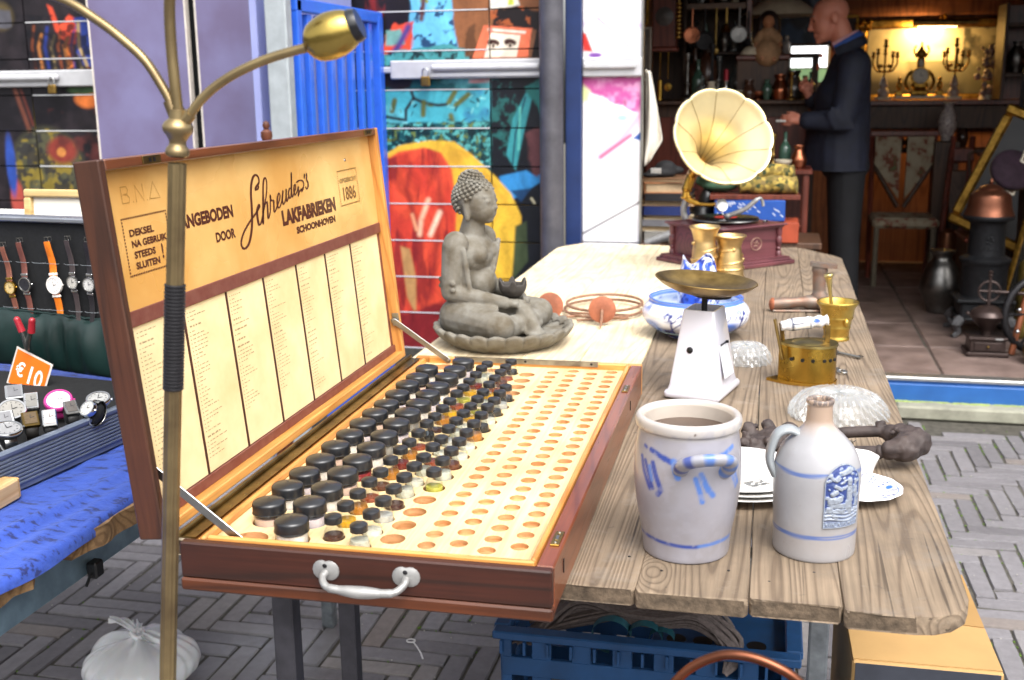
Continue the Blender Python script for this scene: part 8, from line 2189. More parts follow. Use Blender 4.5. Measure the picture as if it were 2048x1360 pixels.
# floral chair
t = thing("chair", "wooden chair with floral cushions in front of the console", "chair", (0.87, 8.0, FLOOR))
flor, nt, bs = new_mat("floral_fabric"); v = _coords(nt); nt.links.new(_ramp(nt, _noise(nt, v, 14, 3), [(0.42, hx("#a89c84")), (0.55, hx("#9a8c74")), (0.62, hx("#7a3428")), (0.7, hx("#5d6b45"))]), bs.inputs["Base Color"]); bs.inputs["Roughness"].default_value = 0.85
g = G(); g.box((0, 0, 0.43), (0.42, 0.40, 0.07), bev=0.02); g.build("seat", flor, t)
for s in (-1, 1):
    g = G(); g.prism([(s * 0.02, 0.56), (s * 0.19, 0.80), (s * 0.19, 0.98), (s * 0.02, 0.98)] if s > 0 else [(s * 0.02, 0.98), (s * 0.19, 0.98), (s * 0.19, 0.80), (s * 0.02, 0.56)], 0.03, Matrix.Translation((0, 0.2, 0)) @ Matrix.Rotation(R(90), 4, 'X')); g.build("cushion", flor, t)
    g = G(); g.tube([(s * 0.19, 0.19, 0.003), (s * 0.2, 0.2, 0.5), (s * 0.205, 0.23, 1.0)], 0.018, 8); g.build("leg", redw, t)
    g = G(); g.tube([(s * 0.18, -0.17, 0.003), (s * 0.18, -0.17, 0.42)], 0.018, 8); g.build("leg", M("pale_leg", "#6f6656", 0.5), t)
    g = G(); g.tube([(s * 0.02, 0.19, 0.5), (s * 0.2, 0.22, 0.8)], 0.016, 8); g.build("brace", darkw, t)
g = G(); g.box((0, 0.225, 1.0), (0.46, 0.04, 0.05), bev=0.012); g.build("top_rail", redw, t)
t = thing("folded_chair", "folded brown wooden chair leaning right of the floral chair", "chair", (1.16, 7.9, FLOOR))
for (xa, xb) in ((-0.08, 0.02), (0.04, 0.14)):
    g = G(); g.tube([(xa, -0.1, 0.01), (xb, 0.25, 0.98)], 0.02, 8); g.build("leg", redw, t)
g = G(); g.box((0.06, 0.12, 0.6), (0.14, 0.03, 0.34), M3=Matrix.Rotation(R(-18), 4, 'X'), bev=0.01); g.build("seat", darkw, t)
g = G(); g.box((0.08, 0.2, 0.86), (0.14, 0.03, 0.1), M3=Matrix.Rotation(R(-18), 4, 'X'), bev=0.01); g.build("top_rail", redw, t)
turned("copper_cylinder", "tall copper cylinder with domed top on the shop floor", "cylinder", (1.13, 7.75, FLOOR), [(0.0001, 0.001), (0.055, 0.001), (0.055, 0.36), (0.05, 0.385), (0.03, 0.4), (0.012, 0.41), (0.0001, 0.415)], M("dull_copper", "#7d5138", 0.4, 0.7, 0.15, 20), smooth=False)
# leaning gilt frame
t = frame_thing("leaning_frame", "large gilt frame with dark picture leaning behind the stove", (1.20, 6.95, FLOOR + 0.46), 0.46, 0.74, gilt, M("dark_leaning_picture", "#221d1c", 0.4, 0, 0.4, 8, coat=0.3), 0.06, rot=(R(-10), R(21), R(-30)))
boxes("crate_stand", "dark wooden chest carrying the leaning gilt frame", "chest", (1.38, 7.2, FLOOR), [("body", (0, 0, 0.21), (0.5, 0.4, 0.42), darkw, 0.006), ("lid", (0, 0, 0.432), (0.53, 0.43, 0.022), redw, 0.004)])
t = thing("table_lamp", "dark green glass lamp shade at the right edge above the leaning frame", "lamp shade", (1.40, 7.1, 1.19)); g = G(); g.lathe([(0.105, 0.0), (0.108, 0.005), (0.10, 0.06), (0.07, 0.10), (0.03, 0.115), (0.0001, 0.116)], 32); g.build("shade", M("dark_green_shade", "#0f3a30", 0.12, 0, 0.1, 10, coat=0.7), t); g = G(); g.lathe([(0.109, 0.0), (0.111, 0.003), (0.109, 0.006)], 32); g.build("rim", BRASS_OLD, t)
g = G(); g.tube([(0, 0, 0.11), (0.02, 0.1, 0.3), (0.02, 0.2, 0.4)], 0.01, 8); g.tube([(0.02, 0.2, 0.4), (0.02, 0.2, -1.019)], 0.012, 8); g.build("stand", IRON, t)
t = thing("velvet_hat", "round dark purple velvet cushion beside the leaning frame", "cushion", (1.27, 6.62, 1.04), rot=(R(62), R(20), 0)); g = G(); g.lathe(smooth_prof([(0.0001, -0.03), (0.09, -0.03), (0.115, -0.005), (0.1, 0.025), (0.0001, 0.04)], 4), 32); g.build("pad", M("purple_velvet", "#2f1f2b", 0.85, 0, 0.3, 30), t); g = G(); g.tube([(0.112 * math.cos(a), 0.112 * math.sin(a), -0.012) for a in [2 * math.pi * i / 32 for i in range(32)]], 0.005, 6, closed=True); g.build("braid", M("braid", "#6b5a44", 0.7), t)
pr = [('b', (0, 0, 0), (0.1, 0.08, 0.06)), ('b', (0.04, 0, 0.08), (0.07, 0.07, 0.04)), ('b', (-0.02, -0.02, -0.08), (0.08, 0.06, 0.05)), ('b', (0.06, 0, -0.13), (0.06, 0.06, 0.05))] + [('l', (-0.1 + 0.02 * i, -0.06, 0.1 - 0.06 * i), 0.012, (0.1, -0.07, 0.13 - 0.06 * i), 0.014) for i in range(5)]
t = thing("draped_cloth", "heap of dark purple grey cloth at the right edge of the shop", "cloth", (1.45, 6.75, 1.02)); blob("folds", pr, 0.010, M("purple_grey_cloth", "#44363f", 0.8, 0, 0.35, 16, 0.2), t, smooth=2)
boxes("cabinet", "dark cabinet behind the stove at the right edge", "cabinet", (1.62, 6.9, FLOOR), [("body", (0, 0, 0.38), (0.5, 0.5, 0.75), darkw, 0.006), ("top", (0, 0, 0.765), (0.54, 0.54, 0.025), redw, 0.004)])

# ---- stove
blk = M("stove_black", "#1d1e21", 0.55, 0.3, 0.3, 40, 0.3)
t = thing("stove", "black cast iron stove with copper kettle shaped lid", "stove", (1.135, 6.42, FLOOR))
g = G(); g.lathe(smooth_prof([(0.085, 0.50), (0.087, 0.53)], 2) + [(0.10, 0.30), ] if False else [(0.13, 0.185), (0.135, 0.2), (0.128, 0.21), (0.118, 0.215), (0.116, 0.38), (0.122, 0.39), (0.13, 0.40), (0.13, 0.415), (0.115, 0.425), (0.094, 0.435), (0.09, 0.60), (0.098, 0.615), (0.128, 0.628), (0.132, 0.64), (0.128, 0.648), (0.0001, 0.65)], 36); g.build("barrel", blk, t)
g = G(); g.lathe(smooth_prof([(0.128, 0.649), (0.124, 0.658), (0.112, 0.69), (0.105, 0.74), (0.092, 0.765), (0.06, 0.785), (0.062, 0.79), (0.045, 0.8), (0.02, 0.81), (0.0001, 0.812)], 3), 36); g.lathe([(0.006, 0.81), (0.012, 0.825), (0.006, 0.84), (0.0001, 0.842)], 12); g.build("lid", M("stove_copper", "#7d4f3b", 0.35, 0.8, 0.2, 16), t)
g = G(); g.box((0, 0, 0.145), (0.25, 0.24, 0.09), bev=0.01); g.box((0, 0, 0.198), (0.30, 0.28, 0.018), bev=0.006); g.box((0, 0, 0.1), (0.29, 0.27, 0.016), bev=0.006); g.build("ash_box", blk, t)
for sx in (-1, 1):
    for sy in (-1, 1):
        g = G(); g.tube(catmull([(sx * 0.12, sy * 0.11, 0.1), (sx * 0.145, sy * 0.13, 0.07), (sx * 0.13, sy * 0.12, 0.03), (sx * 0.16, sy * 0.145, 0.006)], 4), [0.028] * 5 + [0.018] * 4 + [0.015] * 4, 8); g.build("foot", M("foot_grey", "#5a5a5c", 0.5, 0.4, 0.2, 30), t)
g = G()
for k in range(5): a = k * 1.256; g.ball((0.015 * math.cos(a), -0.0935, 0.52 + 0.018 * math.sin(a)), (0.008, 0.004, 0.008), 8, 6)
for k in range(-2, 3): g.ball((0.02 * k, -0.095 + 0.004 * abs(k), 0.475), (0.006, 0.004, 0.006), 8, 6)
g.build("cast_flower", blk, t)
# ---- coffee grinder
t = thing("coffee_grinder", "dark iron coffee grinder with crank wheel in front of the stove", "coffee grinder", (1.08, 5.93, FLOOR))
gr = M("grinder_brown", "#3f3330", 0.35, 0.5, 0.2, 20, 0.08)
g = G(); g.box((0, 0, 0.012), (0.20, 0.18, 0.02), bev=0.004); g.box((0, 0, 0.052), (0.165, 0.15, 0.06), bev=0.004); g.box((0, 0, 0.09), (0.185, 0.165, 0.016), bev=0.004); g.build("box", gr, t)
g = G(); g.box((0, -0.078, 0.052), (0.13, 0.008, 0.04), bev=0.002); dr = g.build("drawer", gr, t); g = G(); g.ball((0, -0.086, 0.052), 0.007, 8, 6); g.build("knob", BRASS_OLD, dr)
g = G(); g.box((0.05, -0.077, 0.093), (0.035, 0.014, 0.008)); g.build("plate", CHROME, t)
g = G(); g.lathe(smooth_prof([(0.025, 0.098), (0.028, 0.12), (0.05, 0.15), (0.082, 0.19), (0.088, 0.198), (0.086, 0.203), (0.07, 0.225), (0.035, 0.245), (0.0001, 0.25)], 4), 32); g.build("hopper", gr, t)
g = G(); g.tube([(0.05 * math.cos(a), 0, 0.32 + 0.05 * math.sin(a)) for a in [2 * math.pi * i / 24 for i in range(24)]], 0.006, 8, closed=True); g.tube([(0, 0, 0.24), (0, 0, 0.39)], 0.009, 10); g.lathe([(0.008, 0.39), (0.012, 0.4), (0.007, 0.405), (0.012, 0.418), (0.0001, 0.428)], 12); g.tube([(-0.05, 0, 0.32), (0.05, 0, 0.32)], 0.006, 8); g.tube([(0.02, -0.01, 0.32), (0.17, -0.02, 0.315)], 0.009, 10); g.tube([(-0.085, 0, 0.2), (-0.1, 0, 0.21)], 0.008, 8); g.build("crank", gr, t)
# ---- clutter at the right edge
t = thing("wooden_stick", "brown wooden pole leaning at the right edge of the shop", "pole", (1.22, 5.9, FLOOR)); g = G(); g.tube([(-0.02, 0, 0.008), (0.12, 0.1, 0.75)], 0.016, 10); g.build("shaft", wood("red_stick", "#8a4f30", "#6b3a22", 2, 30, 0.5), t)
t = thing("brass_figure", "greenish brass figure standing right of the stove", "figurine", (1.33, 6.35, FLOOR)); blob("cast_body", [('l', (0, 0, 0.02), 0.05, (0, 0, 0.2), 0.035), ('l', (0, 0, 0.2), 0.04, (0.01, 0, 0.38), 0.05), ('l', (0.02, 0, 0.42), 0.03, (0.0, 0, 0.5), 0.025), ('b', (0.01, 0, 0.55), 0.04), ('l', (0.04, 0, 0.4), 0.02, (-0.02, -0.05, 0.52), 0.018)], 0.010, M("verdigris_brass", "#7d6c38", 0.4, 0.8, 0.25, 20, 0.1), t, smooth=2)
t = thing("iron_wheel", "dark cast iron wheel partly cut by the right edge", "wheel", (1.33, 5.95, FLOOR + 0.21), rot=(R(90), 0, R(20))); g = G(); g.tube([(0.19 * math.cos(a), 0.19 * math.sin(a), 0) for a in [2 * math.pi * i / 40 for i in range(40)]], 0.018, 10, closed=True); g.build("tyre", IRON, t)
g = G()
for k in range(6): a = k * math.pi / 3; g.tube([(0, 0, 0), (0.18 * math.cos(a), 0.18 * math.sin(a), 0)], 0.008, 6)
g.lathe([(0.03, -0.03), (0.03, 0.03)], 14, cap0=True, cap1=True); g.build("spokes", IRON, t)
for yy in (-0.08, 0.03):
    g = G(); g.ball((-0.133, yy, 0.03), 0.012, 8, 6); g.build("bolt", CHROME, t)
t = thing("striped_board", "narrow cream and brown striped board leaning beside the stove lid", "board", (1.27, 6.6, FLOOR + 0.77), rot=(R(-8), R(22), 0)); g = G(); g.box((0, 0, 0.14), (0.05, 0.02, 0.34), bev=0.003); g.build("board", cream, t); g = G()
for k in range(9): g.box((0, -0.0105, -0.01 + k * 0.036), (0.03, 0.002, 0.02))
g.build("stripes", M("stripe_brown", "#5e4a3a", 0.6), t)
# ---- more of the shop's crowded stock
def hung(name, label, cat, loc, h, r, mt, kind=0):
    """things that hang: pans, ladles, bells"""
    t = thing(name, label, cat, loc, 0)
    g = G()
    if kind == 0: g.lathe([(0.0001, -0.012), (r, -0.01), (r * 1.04, 0.022), (r, 0.022), (r * 0.96, -0.004), (0.0001, -0.006)], 24, (0, 0, -h + r), axis=(0, -1, 0.1)); g.build("pan", mt, t)
    elif kind == 1: g.lathe([(0.0001, 0), (r * 0.3, 0.0), (r * 0.6, -r * 0.6), (r, -r * 1.5), (r * 1.08, -r * 1.6), (r * 0.9, -r * 1.5), (0.0001, -r)], 24, (0, 0, -h + r * 1.6)); g.build("bell", mt, t)
    else: g.ball((0, 0, -h + r), (r, r * 0.5, r * 1.1), 14, 10); g.build("bowl", mt, t)
    g = G(); g.tube([(0, 0.01, 0), (0, 0.005, -h + r * 1.8)], 0.006, 8); g.build("handle", mt, t)
for (n_, lb, ct, x, y, zt, h, r, m_, k_) in [("hanging_pan", "small copper pan hanging under the upper shelf, left", "pan", -0.50, 7.02, 1.955, 0.20, 0.045, copper, 0), ("hanging_pan", "dark iron pan hanging beside the copper one under the shelf", "pan", -0.425, 7.02, 1.955, 0.24, 0.05, IRON, 0),
    ("hanging_ladle", "long brass ladle hanging under the upper shelf", "ladle", -0.36, 7.02, 1.955, 0.27, 0.025, BRASS_OLD, 2), ("hanging_bell", "small brass bell hanging under the upper shelf", "bell", -0.30, 7.02, 1.955, 0.14, 0.03, BRASS, 1), ("hanging_pan", "pewter pan hanging under the upper shelf beside the upright", "pan", -0.225, 7.02, 1.955, 0.2, 0.045, pewter, 0),
    ("hanging_bell", "dark iron bell on the wooden upright left of the doll", "bell", -0.17, 6.98, 1.93, 0.2, 0.03, IRON, 1)]: hung(n_, lb, ct, (x, y, zt), h, r, m_, k_)
more = [("bottle", "squat clear bottle in the front row of the cupboard top", (-0.43, 6.96), scaled(BOTT, 0.8, 1.2), smoky), ("jug", "small cream jug in the front row of the cupboard top", (-0.375, 6.94), scaled(JUGP, 0.75), cream), ("goblet", "pewter goblet left of the silver candle holder", (-0.335, 6.93), scaled(CAND, 0.7, 1.3), pewter),
        ("bowl", "brass bowl right of the silver candle holder", (-0.235, 6.92), scaled(BOWL, 0.8), BRASS), ("jug", "brown glazed jug under the dark chest edge", (-0.155, 6.95), scaled(JUGP, 0.8), brownp), ("vase", "green glass vase in front of the chest", (-0.05, 6.96), scaled(VASE, 0.7), greeng), ("candlestick", "short brass candlestick by the brown cloth", (0.09, 6.93), scaled(CAND, 0.9), BRASS), ("bottle", "dark bottle at the right front of the cupboard top", (0.195, 6.94), scaled(BOTT, 0.85), greeng)]
for (n_, lb, (x, y), p_, m_) in more: turned(n_, lb, n_, (x, y, CZ + 0.0005), p_, m_)
boxes("plant_stand", "slim wooden stand crowded with small antiques behind the gramophone horn", "stand", (0.03, 6.15, FLOOR), [("top", (0, 0, 0.9), (0.34, 0.3, 0.025), redw, 0.004), ("shelf", (0, 0, 0.62), (0.30, 0.26, 0.02), redw, 0.003)] + [("leg", (sx * 0.14, sy * 0.12, 0.444), (0.03, 0.03, 0.886), redw, 0.003) for sx in (-1, 1) for sy in (-1, 1)])
for (n_, lb, x, y, p_, m_) in [("jug", "copper jug at the right of the slim stand", 0.13, 6.12, scaled(JUGP, 0.8), copper), ("bottle", "green bottle at the back of the slim stand", 0.06, 6.2, scaled(BOTT, 1.0), greeng), ("bowl", "white bowl at the front of the slim stand", 0.05, 6.08, scaled(BOWL, 0.7), cream), ("candlestick", "brass candlestick on the slim stand left of the green bottle", 0.0, 6.17, scaled(CAND, 1.0), BRASS), ("vase", "brown vase at the left of the slim stand", -0.08, 6.1, scaled(VASE, 0.9), brownp)]: turned(n_, lb, n_, (x, y, FLOOR + 0.913), p_, m_)
# sideboard top pieces and the right hand wall
for (n_, lb, x, p_, m_, ct) in [("bottle", "brown bottle between the teapots and the chair on the console shelf", 1.07, scaled(BOTT, 0.9), brownp, "bottle"), ("bowl", "cream bowl on the console shelf left of the teapots", 0.76, scaled(BOWL, 1.0), cream, "bowl"), ("vase", "dark vase at the right of the console shelf", 1.3, scaled(VASE, 1.0), brownp, "vase")]:
    turned(n_, lb, ct, (x, 8.6, SZ), p_, m_)
boxes("wall_shelf", "dark wall shelf with pots at the right edge of the shop", "shelf", (1.72, 8.3, 1.55), [("board", (0, 0, 0), (0.5, 0.3, 0.025), darkw, 0.003), ("board", (0, 0, 0.32), (0.5, 0.3, 0.025), darkw, 0.003), ("end", (-0.262, 0, 0.15), (0.022, 0.3, 0.62), darkw, 0.003), ("back", (0, 0.16, 0.15), (0.52, 0.02, 0.62), redw, 0.002)])
for i, (x, p_, m_, n_, lb) in enumerate([(1.55, scaled(VASE, 1.2), pewter, "vase", "pewter vase on the right wall shelf"), (1.65, scaled(JUGP, 1.2), copper, "jug", "copper jug on the right wall shelf"), (1.76, scaled(BOTT, 1.2), greeng, "bottle", "green bottle on the right wall shelf")]): turned(n_, lb, n_, (x, 8.25, 1.563), p_, m_)
frame_thing("framed_picture", "small gilt framed portrait on the brown wall above the man's shoulder", (0.50, 8.97, 1.78), 0.16, 0.22, gilt, M("dark_picture", "#3a2a24", 0.5), 0.022)
frame_thing("framed_picture", "dark wooden framed picture leaning behind the copper cylinder", (1.33, 8.1, FLOOR + 0.003), 0.4, 0.62, redw, M("dim_landscape", "#4a4436", 0.5, 0, 0.4, 9), 0.05, rot=(R(-12), 0, R(-20)))
frame_thing("framed_picture", "narrow gilt framed mirror leaning against the dark cabinet", (1.33, 6.55, FLOOR + 0.003), 0.22, 0.6, gilt, M("old_mirror", "#6f6a62", 0.1, 0.8, 0.2, 9), 0.03, rot=(R(-10), R(8), R(-30)))
for (n_, lb, ct, loc, p_, m_) in [("brass_pot", "round brass pot on the shop floor right of the coffee grinder", "pot", (1.31, 5.75, FLOOR), scaled(JUGP, 1.3, 1.3), BRASS_OLD), ("copper_pot", "copper pot on the dark cabinet at the right edge", "pot", (1.47, 6.62, FLOOR + 0.778), scaled(JUGP, 1.2, 1.2), copper), ("stoneware_pot", "grey stoneware pot behind the stove", "pot", (1.0, 7.0, FLOOR), scaled(VASE, 2.2, 1.2), pewter), ("umbrella_stand", "tall dark stand beside the folded chair", "stand", (1.3, 7.6, FLOOR), [(0.0001, 0.001), (0.1, 0.001), (0.09, 0.3), (0.11, 0.5), (0.1, 0.5), (0.0001, 0.1)], brownp)]:
    turned(n_, lb, ct, loc, p_, m_)
for k, (x, a, m_, lb) in enumerate([(1.29, 6, darkw, "dark walking stick in the tall stand, leaning left"), (1.31, -9, redw, "reddish walking stick in the tall stand, leaning right")]):
    t = thing("walking_stick", lb, "stick", (x, 7.6, FLOOR + 0.102), rot=(R(-4 + 5 * k), R(-a), 0)); g = G(); g.tube([(0, 0, 0.002), (0, 0, 0.78)] + [(0.03 - 0.03 * math.cos(b), 0, 0.78 + 0.03 * math.sin(b)) for b in [math.pi * i / 8 for i in range(1, 9)]], 0.010, 8); g.build("shaft", m_, t)
# ================================================================== MAN IN THE SHOP (faces left, -x)
t = thing("person", "bald man in dark navy jacket and dark trousers looking down at his hands, facing left", "person", (0.40, 6.62, FLOOR))
skin = M("man_skin", "#b9755f", 0.5, 0, 0.12, 25, 0.3, 70, sub=0.1, hue2="#c2806a")
def L_(x, y, z): return (x - 0.40, y - 6.62, z - FLOOR)
hc = Vector(L_(0.272, 6.62, 1.862))
tilt = R(-14)
HM = Matrix.Translation(hc) @ Matrix.Rotation(tilt, 4, 'Y')
def hp_(x, y, z): return tuple(HM @ Vector((x, y, z)))
RM = Matrix.Rotation(tilt, 4, 'Y')
pr = [('b', hp_(0.012, 0, 0.03), (0.098, 0.078, 0.085), RM), ('b', hp_(-0.035, 0, -0.03), (0.062, 0.064, 0.085), RM), ('b', hp_(-0.05, 0, -0.088), (0.042, 0.045, 0.035), RM), ('b', hp_(-0.078, 0, -0.108), (0.02, 0.026, 0.018), RM),
      ('l', hp_(-0.094, 0, 0.01), 0.010, hp_(-0.112, 0, -0.034), 0.014), ('b', hp_(-0.098, 0, -0.040), (0.014, 0.018, 0.010), RM), ('b', hp_(-0.094, 0, -0.070), (0.008, 0.022, 0.006), RM), ('b', hp_(-0.091, 0, -0.082), (0.009, 0.019, 0.006), RM), ('b', hp_(-0.086, 0, 0.028), (0.014, 0.05, 0.012), RM),
      ('l', hp_(0.04, 0, -0.06), 0.058, L_(0.375, 6.62, 1.66), 0.066),
      ('l', L_(0.38, 6.62, 1.62), 0.09, L_(0.36, 6.62, 1.35), 0.115), ('l', L_(0.36, 6.62, 1.35), 0.11, L_(0.385, 6.62, 1.1), 0.10)]
for s in (-1, 1):
    pr += [('b', hp_(0.022, s * 0.077, -0.012), (0.021, 0.012, 0.034), RM), ('b', hp_(-0.072, s * 0.032, 0.006), (0.014, 0.016, 0.010), RM)]
    pr += [('l', L_(0.40, 6.62 + s * 0.09, 1.06), 0.06, L_(0.405, 6.62 + s * 0.1, 0.64), 0.06), ('l', L_(0.405, 6.62 + s * 0.1, 0.64), 0.06, L_(0.43, 6.62 + s * 0.1, 0.26), 0.045), ('l', L_(0.42, 6.62 + s * 0.1, 0.225), 0.04, L_(0.28, 6.62 + s * 0.11, 0.205), 0.032)]
# near arm reaches forward, far arm bends up to the chest
sh_n, el_n, wr_n = L_(0.40, 6.42, 1.60), L_(0.355, 6.375, 1.315), L_(0.155, 6.41, 1.318)
sh_f, el_f, wr_f = L_(0.37, 6.82, 1.60), L_(0.34, 6.86, 1.32), L_(0.195, 6.74, 1.43)
def hand(wr, d, pr, s):
    d = Vector(d).normalized(); w = Vector(wr); sd = Vector((0, 0, 1)).cross(d).normalized(); up = d.cross(sd)
    pr += [('l', wr, 0.026, tuple(w + d * 0.035), 0.027), ('b', tuple(w + d * 0.06), (0.036, 0.03, 0.024))]
    for k in range(4):
        b = w + d * 0.075 + up * (0.024 - 0.016 * k) * 1.0 + sd * s * 0.008; m = b + d * (0.034 - 0.004 * abs(k - 1)) - sd * s * 0.012; e = m + d * 0.014 - sd * s * 0.026
        pr += [('l', tuple(b), 0.0098, tuple(m), 0.009), ('l', tuple(m), 0.009, tuple(e), 0.0075)]
    b = w + d * 0.035 + up * 0.025; m = b + d * 0.03 + up * 0.014 - sd * s * 0.012; e = m + d * 0.026 - sd * s * 0.016
    pr += [('l', tuple(b), 0.013, tuple(m), 0.0105), ('l', tuple(m), 0.0105, tuple(e), 0.0085)]
pr += [('l', sh_n, 0.06, el_n, 0.05), ('l', el_n, 0.048, wr_n, 0.031), ('l', sh_f, 0.06, el_f, 0.05), ('l', el_f, 0.048, wr_f, 0.031)]
hand(wr_n, (-1, 0.1, 0.02), pr, 1); hand(wr_f, (-0.45, -0.2, 0.85), pr, -1)
blob("body", pr, 0.0065, skin, t, smooth=4)
# eyes, brows
g = G()
for s in (-1, 1): g.ball(hp_(-0.0835, s * 0.031, 0.002), (0.006, 0.011, 0.0045), 8, 6)
g.build("eyelid", M("eye_dark", "#4a2f28", 0.4), t)
g = G()
for s in (-1, 1): g.tube([hp_(-0.097, s * 0.015, 0.027), hp_(-0.093, s * 0.035, 0.031), hp_(-0.08, s * 0.052, 0.026)], 0.004, 6)
g.build("eyebrow", M("brow_grey", "#7d6a5e", 0.8), t)
g = G(); rr = random.Random(3)
# jacket
navy = M("navy_jacket", "#161a2a", 0.75, 0, 0.2, 14, 0.9, 9, hue2="#121521")
pj = [('l', L_(0.395, 6.62, 1.60), 0.115, L_(0.365, 6.62, 1.40), 0.150), ('l', L_(0.365, 6.62, 1.40), 0.152, L_(0.355, 6.62, 1.14), 0.168), ('b', L_(0.395, 6.62, 1.62), (0.11, 0.19, 0.075)), ('b', L_(0.345, 6.62, 1.24), (0.172, 0.20, 0.16)), ('l', L_(0.34, 6.62, 1.16), 0.178, L_(0.345, 6.62, 1.02), 0.185), ('b', L_(0.36, 6.62, 1.42), (0.15, 0.2, 0.16))]
for (a, b, c) in ((sh_n, el_n, wr_n), (sh_f, el_f, wr_f)):
    w2 = tuple(Vector(b).lerp(Vector(c), 0.93))
    pj += [('l', a, 0.082, b, 0.066), ('l', b, 0.066, w2, 0.047), ('b', tuple(Vector(b).lerp(Vector(c), 0.9)), 0.05)]
for s in (-1, 1): pj.append(('l', L_(0.36, 6.62 + s * 0.075, 1.25), 0.14, L_(0.365, 6.62 + s * 0.08, 1.02), 0.15))
for k in range(7):
    f = k / 6; pj.append(('l', tuple(Vector(el_n) + Vector((0.02 - 0.10 * f, -0.052, 0.03 - 0.04 * math.sin(f * 6)))), 0.012, tuple(Vector(el_n) + Vector((0.06 - 0.10 * f, -0.045, -0.04))), 0.012))
def cut(co):
    zmin = 1.045 - FLOOR
    low = co[:, 2] < 1.15 - FLOOR
    co[:, 2] = np.where(co[:, 2] < zmin, zmin + (co[:, 2] - zmin) * 0.04, co[:, 2]); return co
blob("jacket", pj, 0.010, navy, t, smooth=4, deform=cut)
g = G()
cz_ = [L_(0.315, 6.545, 1.675), L_(0.36, 6.535, 1.70), L_(0.425, 6.56, 1.735), L_(0.45, 6.62, 1.745), L_(0.425, 6.68, 1.735), L_(0.36, 6.705, 1.70), L_(0.315, 6.695, 1.675)]
g.tube(catmull(cz_, 5), 0.024, 10, flat=1.6); g.build("jacket_collar", navy, t)
g = G(); g.tube(catmull([tuple(Vector(p) + Vector((-0.006, 0, 0.018))) for p in cz_], 5), 0.017, 10, flat=1.9); g.build("blue_collar", M("blue_lining", "#2a4a8c", 0.7), t)
g = G(); g.tube(catmull([tuple(Vector(p) * 0.97 + Vector((-0.016, 0, 0.075))) for p in cz_], 5), 0.013, 10, flat=2.0); g.build("shirt_collar", M("pink_shirt", "#c08f92", 0.8), t)
g = G(); g.ball(L_(0.235, 6.585, 1.66), (0.012, 0.012, 0.01), 8, 6); g.ball(L_(0.222, 6.585, 1.60), (0.008, 0.012, 0.02), 8, 6); g.build("orange_tab", M("orange_tab", "#b5532e", 0.6), t)
trous = M("dark_trousers", "#0f1014", 0.8, 0, 0.2, 14, 0.9, 8)
pt = [('b', L_(0.395, 6.62, 1.06), (0.135, 0.17, 0.1))]
for s in (-1, 1): pt += [('l', L_(0.40, 6.62 + s * 0.09, 1.05), 0.105, L_(0.405, 6.62 + s * 0.1, 0.66), 0.082), ('l', L_(0.405, 6.62 + s * 0.1, 0.66), 0.082, L_(0.425, 6.62 + s * 0.1, 0.255), 0.074)]
blob("trousers", pt, 0.011, trous, t, smooth=4)
for s in (-1, 1):
    blob("shoe", [('l', L_(0.44, 6.62 + s * 0.1, 0.208), 0.036, L_(0.28, 6.62 + s * 0.11, 0.2), 0.028), ('b', L_(0.43, 6.62 + s * 0.1, 0.235), 0.042), ('b', L_(0.30, 6.62 + s * 0.11, 0.2), (0.07, 0.042, 0.028))], 0.008, M("black_shoe", "#121112", 0.4, 0, 0.2, 20), t, smooth=2)
g = G(); g.box((0, 0, 0), (0.055, 0.03, 0.012), bev=0.003); tag(g.build("white_slip", M("white_slip", "#c9c5be", 0.6), loc=(0.035, 6.42, 1.315)), "small pale object held in the man's fingers", "slip")
# ================================================================== BRICK PAVING (90 degree herringbone); single bricks where they show largest
brick_m, nt, bs = new_mat("grey_clinker")
v = _coords(nt)
oi = nt.nodes.new("ShaderNodeObjectInfo")
tone = _ramp(nt, oi.outputs["Random"], [(0.0, hx("#625f62")), (0.3, hx("#716e71")), (0.65, hx("#7b787b")), (0.9, hx("#807b79")), (1.0, hx("#746a64"))])
base = _mix(nt, 1.0, tone, _ramp(nt, _noise(nt, v, 40, 6, 0.65), [(0.3, (0.82, 0.82, 0.82)), (0.7, (1.1, 1.1, 1.1))]), 'MULTIPLY')
tcw = nt.nodes.new("ShaderNodeNewGeometry")
wn = nt.nodes.new("ShaderNodeTexNoise"); wn.inputs["Scale"].default_value = 1.6; wn.inputs["Detail"].default_value = 5; nt.links.new(tcw.outputs["Position"], wn.inputs["Vector"])
base = _mix(nt, 1.0, base, _ramp(nt, wn.outputs["Fac"], [(0.35, (0.9, 0.9, 0.9)), (0.7, (1.12, 1.12, 1.12))]), 'MULTIPLY')
vd = nt.nodes.new("ShaderNodeVectorMath"); vd.operation = 'DISTANCE'; vd.inputs[1].default_value = (-1.33, 2.62, 0.0)
nt.links.new(tcw.outputs["Position"], vd.inputs[0])
mr_ = nt.nodes.new("ShaderNodeMapRange"); mr_.inputs[1].default_value = 0.04; mr_.inputs[2].default_value = 0.24; mr_.inputs[3].default_value = 1.0; mr_.inputs[4].default_value = 0.0
nt.links.new(vd.outputs["Value"], mr_.inputs[0])
sm_ = nt.nodes.new("ShaderNodeMath"); sm_.operation = 'MULTIPLY'; nt.links.new(mr_.outputs[0], sm_.inputs[0]); nt.links.new(_noise(nt, tcw.outputs["Position"], 11, 5, 0.6), sm_.inputs[1])
base = _mix(nt, sm_.outputs[0], base, hx("#b3b5bb"))
nt.links.new(base, bs.inputs["Base Color"]); bs.inputs["Roughness"].default_value = 0.75
_bump(nt, bs, _noise(nt, v, 90, 6, 0.7), 0.5, 0.0015)
CELL = 0.066
